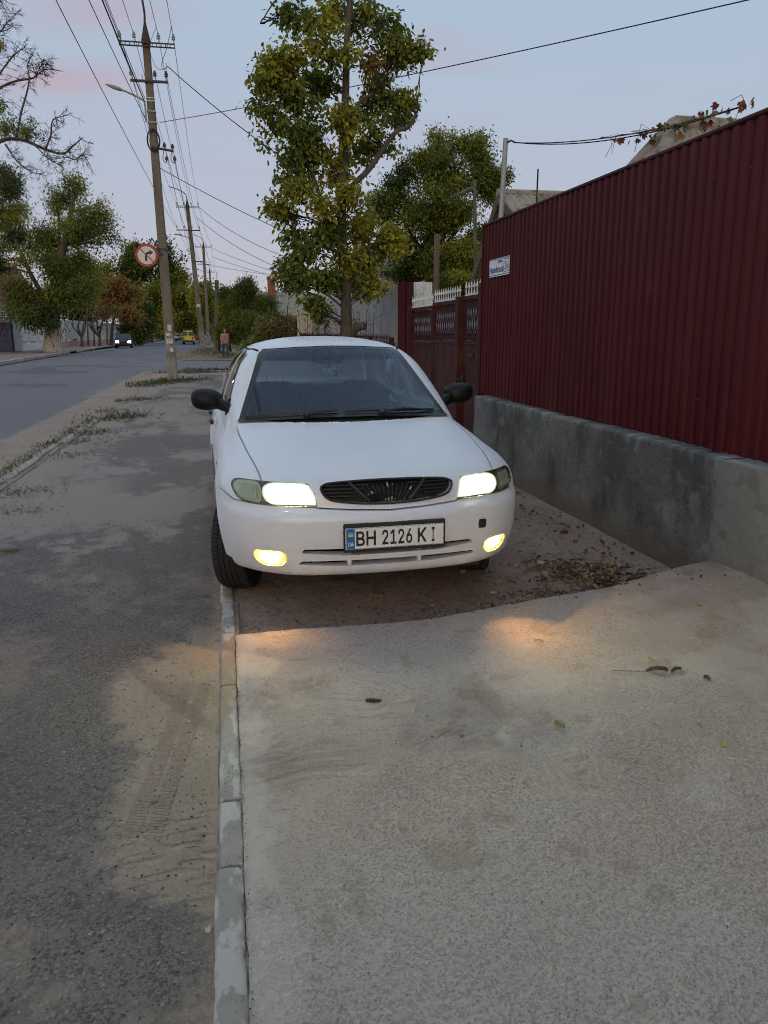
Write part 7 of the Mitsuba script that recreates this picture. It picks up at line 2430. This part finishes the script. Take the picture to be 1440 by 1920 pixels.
def seat(x, y, w, front=True):
    back = rounded([(x - w, y + 0.02, 0.55), (x + w, y + 0.02, 0.55), (x - w * 0.86, y + 0.16, 1.00), (x + w * 0.86, y + 0.16, 1.00), (x - w * 0.5, y + 0.18, 1.045), (x + w * 0.5, y + 0.18, 1.045)], 0.07)
    k = cpart('seat', back, 'm_cloth', smooth=40)
    cpart('seat_cushion', rounded([(x - w, y - 0.45, 0.50), (x + w, y - 0.45, 0.50), (x - w, y, 0.46), (x + w, y, 0.46)], 0.08), 'm_cloth', holder=k, smooth=40)
    hr = rounded([(x - 0.085, y + 0.19, 1.11), (x + 0.085, y + 0.19, 1.11), (x - 0.050, y + 0.20, 1.172), (x + 0.050, y + 0.20, 1.172)], 0.062)
    mb = MB()
    for dx in (-0.06, 0.06): mb.tube([(x + dx, y + 0.17, 1.02), (x + dx, y + 0.19, 1.16)], 0.006, 6)
    cpart('headrest_rod', mb, 'm_chrome', holder=k)


seat(-0.35, 2.42, 0.19)
seat(0.35, 2.42, 0.19)
cpart('rear_seat', rounded([(-0.52, 3.12, 0.55), (0.52, 3.12, 0.55), (-0.52, 3.28, 0.98), (0.52, 3.28, 0.98)], 0.07), 'm_cloth', smooth=40)
cpart('parcel_shelf', MB().box((0, 3.54, 1.0), (1.15, 0.36, 0.03)), 'm_parcel')
hp_ = cpart('headliner', MB().box((0, 2.55, 1.405), (0.86, 0.95, 0.008)), 'm_trim')
mb = MB().box((0.0, 2.02, 1.305), (0.24, 0.03, 0.065), bevel=0.014)
mb.tube([(0, 2.01, 1.32), (0, 1.98, 1.38)], 0.011, 8)
cpart('rear_view_mirror', mb, 'm_black_plastic', smooth=30)
dc = cpart('dash_camera', MB().box((-0.045, 1.70, 1.225), (0.115, 0.03, 0.06), bevel=0.008), 'm_steel', smooth=30)
cpart('camera_lens', MB().lathe([(0.024, 0.0), (0.024, -0.018), (0.017, -0.020), (0.015, -0.010), (0.0, -0.008)], (-0.03, 1.685, 1.222), 'y', 18), 'm_steel', holder=dc, smooth=30)
cpart('camera_mount', MB().tube([(-0.045, 1.70, 1.25), (-0.045, 1.735, 1.31)], 0.008, 6), 'm_black_plastic', holder=dc)
# ------------------------------------------------------------------ small things on the ground
rng = np.random.default_rng(77)
mat('m_dry_leaf', proc(lambda p, n, uv: mix((0.075, 0.050, 0.032), (0.19, 0.135, 0.085), fbm(p.x * 40, p.y * 40, p.z * 40, 3))), 0.85, spec=0.2)
mat('m_yellow_leaf', (0.46, 0.33, 0.08), 0.7)
mat('m_pale_leaf', (0.42, 0.40, 0.26), 0.7)
mat('m_green_leaf', (0.22, 0.25, 0.13), 0.7)
mat('m_orange_leaf', (0.52, 0.22, 0.03), 0.7)
mat('m_stone', (0.14, 0.13, 0.12), 0.9)
mat('m_pale_stone', (0.40, 0.38, 0.35), 0.8)
scene['m_litter'] = {'type': 'twosided', 'bsdf': {'type': 'diffuse', 'reflectance': VC}}


def surf_z(x, y):
    """height of whatever one walks on at x, y"""
    x, y = np.asarray(x, float), np.asarray(y, float)
    z = np.where(x < -2.25, verge_z(x, y), pave_z(x, y))
    z = np.where(x > -0.02, np.where(y < lip_y(x), drive_z(x, y), dirt_z(x, y)), z)
    return z


def curled_leaf(L, W, curl, seed, nx=9, ny=4):
    """leaf blade with a midrib, curled up at its edges"""
    r = np.random.default_rng(seed)
    u = np.linspace(0, 1, nx)
    w = np.sin(PI * u ** 0.8) ** 0.8
    P = np.zeros((nx, 2 * ny + 1, 3))
    v = np.linspace(-1, 1, 2 * ny + 1)
    P[..., 0] = v * (w * W / 2)[:, None] * (1 + 0.12 * r.normal(0, 1, (nx, 1)))
    P[..., 1] = (u * L)[:, None]
    P[..., 2] = curl * W * (np.abs(v) ** 1.6)[None] * (0.5 + 0.6 * u)[:, None] + 0.10 * L * np.sin(PI * u)[:, None] + r.normal(0, 0.03 * W, (nx, 2 * ny + 1))
    return P


def ground_leaf(label, x, y, rot, L, W, m, curl=0.5, seed=1, stem=0.0, cat='leaf', name='fallen_leaf', group=None):
    k = thing(name, label, cat, group)
    R = rotz(rot)
    P = curled_leaf(L, W, curl, seed)
    P[..., 2] -= P[..., 2].min()
    z0 = float(surf_z(x, y)) + 0.002
    part(k, 'blade', MB().grid(P @ R.T + [x, y, z0]), m, smooth=True)
    if stem:
        s = spline([(0, 0.01, 0.004), (0.01, -stem * 0.5, 0.010), (-0.012, -stem, 0.003)], 5)
        part(k, 'stalk', MB().tube(np.array(s) @ R.T + [x, y, z0], 0.0016, 5), m)
    return k


ground_leaf('large curled dry brown leaf with a long stalk on the concrete', 1.80, 3.06, -1.75, 0.10, 0.036, 'm_dry_leaf', 0.45, 3, 0.15)
ground_leaf('second crumpled brown leaf lying against the large curled one', 1.90, 3.025, -1.2, 0.075, 0.024, 'm_dry_leaf', 0.5, 5)
ground_leaf('small torn brown leaf just right of the large curled one', 2.03, 2.92, 0.4, 0.035, 0.025, 'm_dry_leaf', 0.6, 6)
ground_leaf('small yellow leaf at the right edge of the concrete', 1.74, 2.40, -0.9, 0.030, 0.017, 'm_yellow_leaf', 0.4, 7)
ground_leaf('pale green crumpled leaf in the middle of the concrete', 1.23, 2.64, 0.8, 0.045, 0.036, 'm_green_leaf', 0.5, 8)
ground_leaf('yellow leaf just above the large curled brown one', 1.90, 3.06 + 0.11, 0.5, 0.032, 0.018, 'm_yellow_leaf', 0.4, 9)
ground_leaf('tiny orange leaf on the rough concrete near the wall', 2.48, 3.71, 0.2, 0.030, 0.026, 'm_orange_leaf', 0.3, 10)
ground_leaf('pale yellow leaf beside the patch of lamp light', 1.49, 3.49, 1.2, 0.050, 0.016, 'm_pale_leaf', 0.4, 11)
ground_leaf('pale leaf left of the small yellow leaf', 1.61, 2.59, 1.0, 0.036, 0.016, 'm_pale_leaf', 0.4, 12)
ground_leaf('lime leaf at the far right above the small yellow leaf', 1.76, 2.55, 0.3, 0.026, 0.016, 'm_green_leaf', 0.4, 13)
ground_leaf('greenish yellow leaf lying in front of the leaf heap', 2.09, 4.62, 1.4, 0.085, 0.022, 'm_green_leaf', 0.3, 14)
ground_leaf('yellow leaf at the edge of the kerb in the foreground', -0.105, 1.81, 0.1, 0.028, 0.015, 'm_pale_leaf', 0.3, 15)
ground_leaf('yellow leaf on the dirt close to the wall', 2.75, 5.45, 1.1, 0.05, 0.025, 'm_yellow_leaf', 0.3, 16)

k = thing('twig', 'short dark twig lying alone on the concrete', 'twig')
put(k, MB().tube([(0.515, 3.02, surf_z(.515, 3.02) + 0.006), (0.545, 3.008, surf_z(.545, 3.0) + 0.009), (0.575, 3.005, surf_z(.575, 3.0) + 0.005)], [0.006, 0.009, 0.004], 7), 'm_twig', smooth=True)
k = thing('stick', 'reddish brown stick on the dirt left of the leaf heap', 'stick')
put(k, MB().tube(spline([(1.80, 4.72, -0.03), (1.90, 4.69, -0.025), (2.03, 4.60, -0.03)], 4), 0.009, 6), 'm_rust', smooth=True)
k = thing('stick', 'pale brown stick at the left edge of the pavement', 'stick')
put(k, MB().tube([(-1.60, 5.79, 0.012), (-1.53, 5.77, 0.014), (-1.47, 5.80, 0.010)], [0.010, 0.012, 0.006], 7), 'm_dry_leaf', smooth=True)


def lump(x, y, r, seed, squash=0.6):
    t = trimesh.creation.icosphere(2, 1.0)
    v = np.array(t.vertices)
    v *= (0.75 + 0.5 * meshkit.fbm(v * 1.6 + seed, 3, seed))[:, None]
    v = v * [r, r * 0.85, r * squash] + [x, y, float(surf_z(x, y)) + r * squash * 0.35]
    return trimesh.Trimesh(v, t.faces, process=False)


for lab, x, y, r, m in (('clod of dark earth on the dirt in front of the car', 1.61, 4.53, 0.032, 'm_dirt'), ('second smaller clod of earth nearer the wheel', 1.45, 4.75, 0.022, 'm_dirt'), ('dark stone lying on the verge beside the street', -2.36, 18.6, 0.09, 'm_stone'),
                        ('small brown pebble at the edge of the sand drift', -0.29, 2.44, 0.011, 'm_rust'), ('small dark pebble on the concrete', 0.82, 2.66, 0.008, 'm_stone'), ('smaller dark pebble on the concrete left of the other', 0.71, 2.68, 0.006, 'm_stone'),
                        ('cream pebble in the sand drift with the tyre tracks', -0.20, 2.98, 0.008, 'm_pale_stone')):
    k = thing('clod' if 'clod' in lab else 'pebble', lab, 'clod' if 'clod' in lab else 'stone')
    put(k, lump(x, y, r, len(labels)), m, smooth=True)

# heap of dead leaves by the lip of the concrete
labels['leaf_litter'] = {'label': 'heap of dry brown leaves and twigs on the dirt by the wall', 'category': 'leaves', 'kind': 'stuff'}
V, F, C = [], [], []
n0 = 0
cols = np.array([(0.095, 0.065, 0.048), (0.15, 0.115, 0.085), (0.065, 0.048, 0.038), (0.21, 0.165, 0.12), (0.105, 0.068, 0.052), (0.19, 0.165, 0.135), (0.08, 0.075, 0.042), (0.24, 0.18, 0.10)])


def litter(x, y, s, lift, seed):
    global n0
    r = np.random.default_rng(seed)
    P = curled_leaf(s, s * r.uniform(0.35, 0.6), r.uniform(0.1, 0.9), seed, 5, 1)
    R = trimesh.transformations.euler_matrix(r.normal(0, 0.35), r.normal(0, 0.35), r.uniform(0, 2 * PI))[:3, :3]
    q = (P.reshape(-1, 3) @ R.T)
    q[:, 2] -= q[:, 2].min()
    q += [x, y, float(surf_z(x, y)) + lift]
    i, j = np.meshgrid(np.arange(4), np.arange(2), indexing='ij')
    qd = np.stack([i * 3 + j, (i + 1) * 3 + j, (i + 1) * 3 + j + 1, i * 3 + j + 1], -1).reshape(-1, 4)
    V.append(q); F.append(np.vstack([qd[:, [0, 1, 2]], qd[:, [0, 2, 3]]]) + n0); n0 += len(q)
    C.append(np.repeat([cols[r.integers(len(cols))] * r.uniform(1.0, 2.0)], len(q), 0))


i = 0
while i < 900:
    u, v = rng.normal(0, 1, 2)
    x, y = 2.33 + 0.19 * u + 0.05 * v, 4.66 - 0.02 * u + 0.16 * v
    if y < lip_y(x) + 0.03: continue
    litter(x, y, rng.uniform(0.018, 0.060), rng.uniform(0, 0.03) * math.exp(-(u * u + v * v) / 2), 1000 + i)
    i += 1
for i in range(260):                                   # strewn along the lip and over the dirt
    x = rng.uniform(1.0, 2.95)
    y = lip_y(x) + abs(rng.normal(0.03, 0.10)) if i < 110 else rng.uniform(lip_y(x) + 0.1, 8.5)
    litter(x, y, rng.uniform(0.015, 0.05), 0.002, 3000 + i)
for i in range(70):
    y = rng.uniform(4.8, 9.0)
    litter(rng.uniform(2.6, 2.98), y, rng.uniform(0.02, 0.06), 0.002, 4000 + i)
scene['leaf_litter'] = mikit.ply(trimesh.Trimesh(np.vstack(V), np.vstack(F), process=False), 'm_litter', smooth=False, color=np.vstack(C))
# fine crumbs, twigs and grit on the dirt
labels['crumbs'] = {'label': 'crumbs of earth, twigs and grit strewn over the dirt and the concrete', 'category': 'grit', 'kind': 'stuff'}
mb = MB()
ico = trimesh.creation.icosphere(1, 1.0)
for i in range(3200):
    z = rng.random()
    if z < 0.42: x, y = rng.uniform(0.05, 3.0), rng.uniform(4.0, 9.0)
    elif z < 0.60: x = rng.uniform(0.05, 3.0); y = lip_y(x) + rng.normal(0.02, 0.05)
    elif z < 0.78: x, y = rng.uniform(0.03, 3.0), rng.uniform(1.2, 4.2)
    else: x, y = rng.normal(-0.008, 0.008), rng.uniform(1.3, 5)
    r = rng.uniform(0.0012, 0.0050) * (1.6 if z < 0.42 else 0.75 if z < 0.60 else 0.42)
    mb.add(np.array(ico.vertices) * [r, r * rng.uniform(0.7, 1.5), r * 0.7] + [x, y, float(surf_z(x, y)) + r * 0.3], ico.faces, (0.07, 0.06, 0.05) if rng.random() < 0.8 else (0.22, 0.19, 0.15))
for i in range(150):
    x, y = rng.uniform(0.6, 2.9), rng.uniform(4.5, 8.0)
    a = rng.uniform(0, PI); l = rng.uniform(0.02, 0.09)
    z = float(surf_z(x, y)) + 0.004
    mb.tube([(x, y, z), (x + l * .5 * math.cos(a), y + l * .5 * math.sin(a), z + 0.006), (x + l * math.cos(a + .2), y + l * math.sin(a + .2), z)], 0.0016, 4, c=(0.06, 0.045, 0.035))
scene['crumbs'] = mikit.ply(mb.mesh(), 'm_litter', smooth=False, color=mb.colors())
# gravel loosened from the old asphalt, with bits of white shell
labels['gravel'] = {'label': 'loose gravel and white shell chips on the worn asphalt', 'category': 'gravel', 'kind': 'stuff'}
mb = MB()
for i in range(3000):
    y = 1.2 + 5.5 * rng.random() ** 1.5
    x = rng.uniform(-1.0 - 0.16 * y, -0.12)
    r = rng.uniform(0.0014, 0.0038) * (1 + 0.08 * y)
    g = rng.choice([0.08, 0.11, 0.14, 0.18, 0.26], p=[.25, .3, .22, .16, .07])
    mb.add(np.array(ico.vertices) * [r * rng.uniform(.8, 1.5), r, r * 0.55] + [x, y, float(surf_z(x, y)) + r * 0.15], ico.faces, (g, g * 0.93, g * 0.85))
for i in range(34):
    y = 1.3 + 3.0 * rng.random() ** 1.3
    x = rng.uniform(-0.75 - 0.12 * y, -0.3)
    a0 = rng.uniform(0, 2 * PI); a = np.linspace(a0, a0 + rng.uniform(1.5, 4.5), 8)
    r = rng.uniform(0.003, 0.0085)
    z = float(surf_z(x, y)) + 0.003
    mb.tube(np.stack([x + r * np.cos(a), y + r * 0.7 * np.sin(a), z + 0 * a], -1), r * 0.18, 4, c=(0.42, 0.41, 0.39))
scene['gravel'] = mikit.ply(mb.mesh(), 'm_litter', smooth=False, color=mb.colors())

# grass along the kerb and round the first pole
labels['grass'] = {'label': 'low green and withered grass along the kerb of the street', 'category': 'grass', 'kind': 'stuff'}
P, D, U, S, C = [], [], [], [], []
GR_ = [(-2.42, 8.6, 0.10, 0.5, 260, .8), (-2.44, 9.6, 0.07, 0.6, 260, .9), (-2.42, 10.7, 0.08, 0.6, 300, .9), (-2.40, 11.8, 0.06, 0.5, 200, .8), (-2.25, 12.9, 0.14, 0.35, 220, .5), (-1.95, 12.7, 0.22, 0.25, 330, .15), (-2.35, 13.9, 0.1, 0.5, 220, .6),
       (-2.0, 14.8, 0.25, 0.35, 520, .45), (-1.75, 15.3, 0.28, 0.35, 420, .25), (-2.25, 16.3, 0.2, 0.3, 200, .5), (-2.0, 8.0, 0.20, 0.18, 520, .45), (-1.85, 7.15, 0.22, 0.12, 330, .25), (-1.95, 10.4, 0.18, 0.2, 200, .3), (-2.1, 11.7, 0.22, 0.22, 300, .25),
       (-1.9, 18.9, 0.25, 0.35, 300, .3), (-2.2, 24.2, 0.35, 0.6, 520, .75), (-1.85, 25.4, 0.4, 0.5, 620, .4), (-1.3, 26.3, 0.4, 0.35, 420, .2), (-1.2, 31.5, 0.7, 0.3, 380, .35), (0.2, 33.4, 1.3, 0.18, 600, .25), (1.85, 4.33, 0.14, 0.03, 130, .5), (2.6, 4.66, 0.08, 0.04, 60, .5), (0.6, 50.0, 1.2, 1.2, 600, .6), (-0.9, 54, 0.8, 2.0, 700, .5)]
for cx, cy, sx, sy, n, gr in GR_:
    n = int(n * (0.55 if 6 < cy < 27 else 1.0))
    x, y = cx + rng.normal(0, sx, n), cy + rng.normal(0, sy, n)
    z = surf_z(np.minimum(x, np.where(y > 6, -0.05, 9)), y)
    z = np.where(y > 46, mound_z(x, y), z)
    far = np.clip(cy / 12.0, 0.6, 2.2)
    green = rng.random(n) < gr * 0.75
    lie = np.where(green, 0.5, 2.2)
    P.append(np.stack([x, y, z], -1))
    D.append(np.stack([rng.normal(0, 1, n) * lie, rng.normal(0, 1, n) * lie * 0.6, np.abs(rng.normal(1.0, 0.3, n))], -1))
    S.append(rng.uniform(0.03, 0.08, n) * far)
    C.append(np.where(green[:, None], np.array([(0.085, 0.115, 0.035)]), np.array([(0.13, 0.108, 0.062)])) * rng.uniform(0.6, 1.3, (n, 1)))
L = Leaves(rng)
L.P, L.D, L.S, L.C = [np.vstack(P)], [np.vstack(D)], [np.concatenate(S)[:, None]], [np.vstack(C)]
L.U = [unit(rng.normal(0, 1, (len(L.P[0]), 3)))]
m, c = L.mesh(0.16, 0.05)
scene['grass'] = mikit.ply(m, 'm_leaf', smooth=False, color=c)
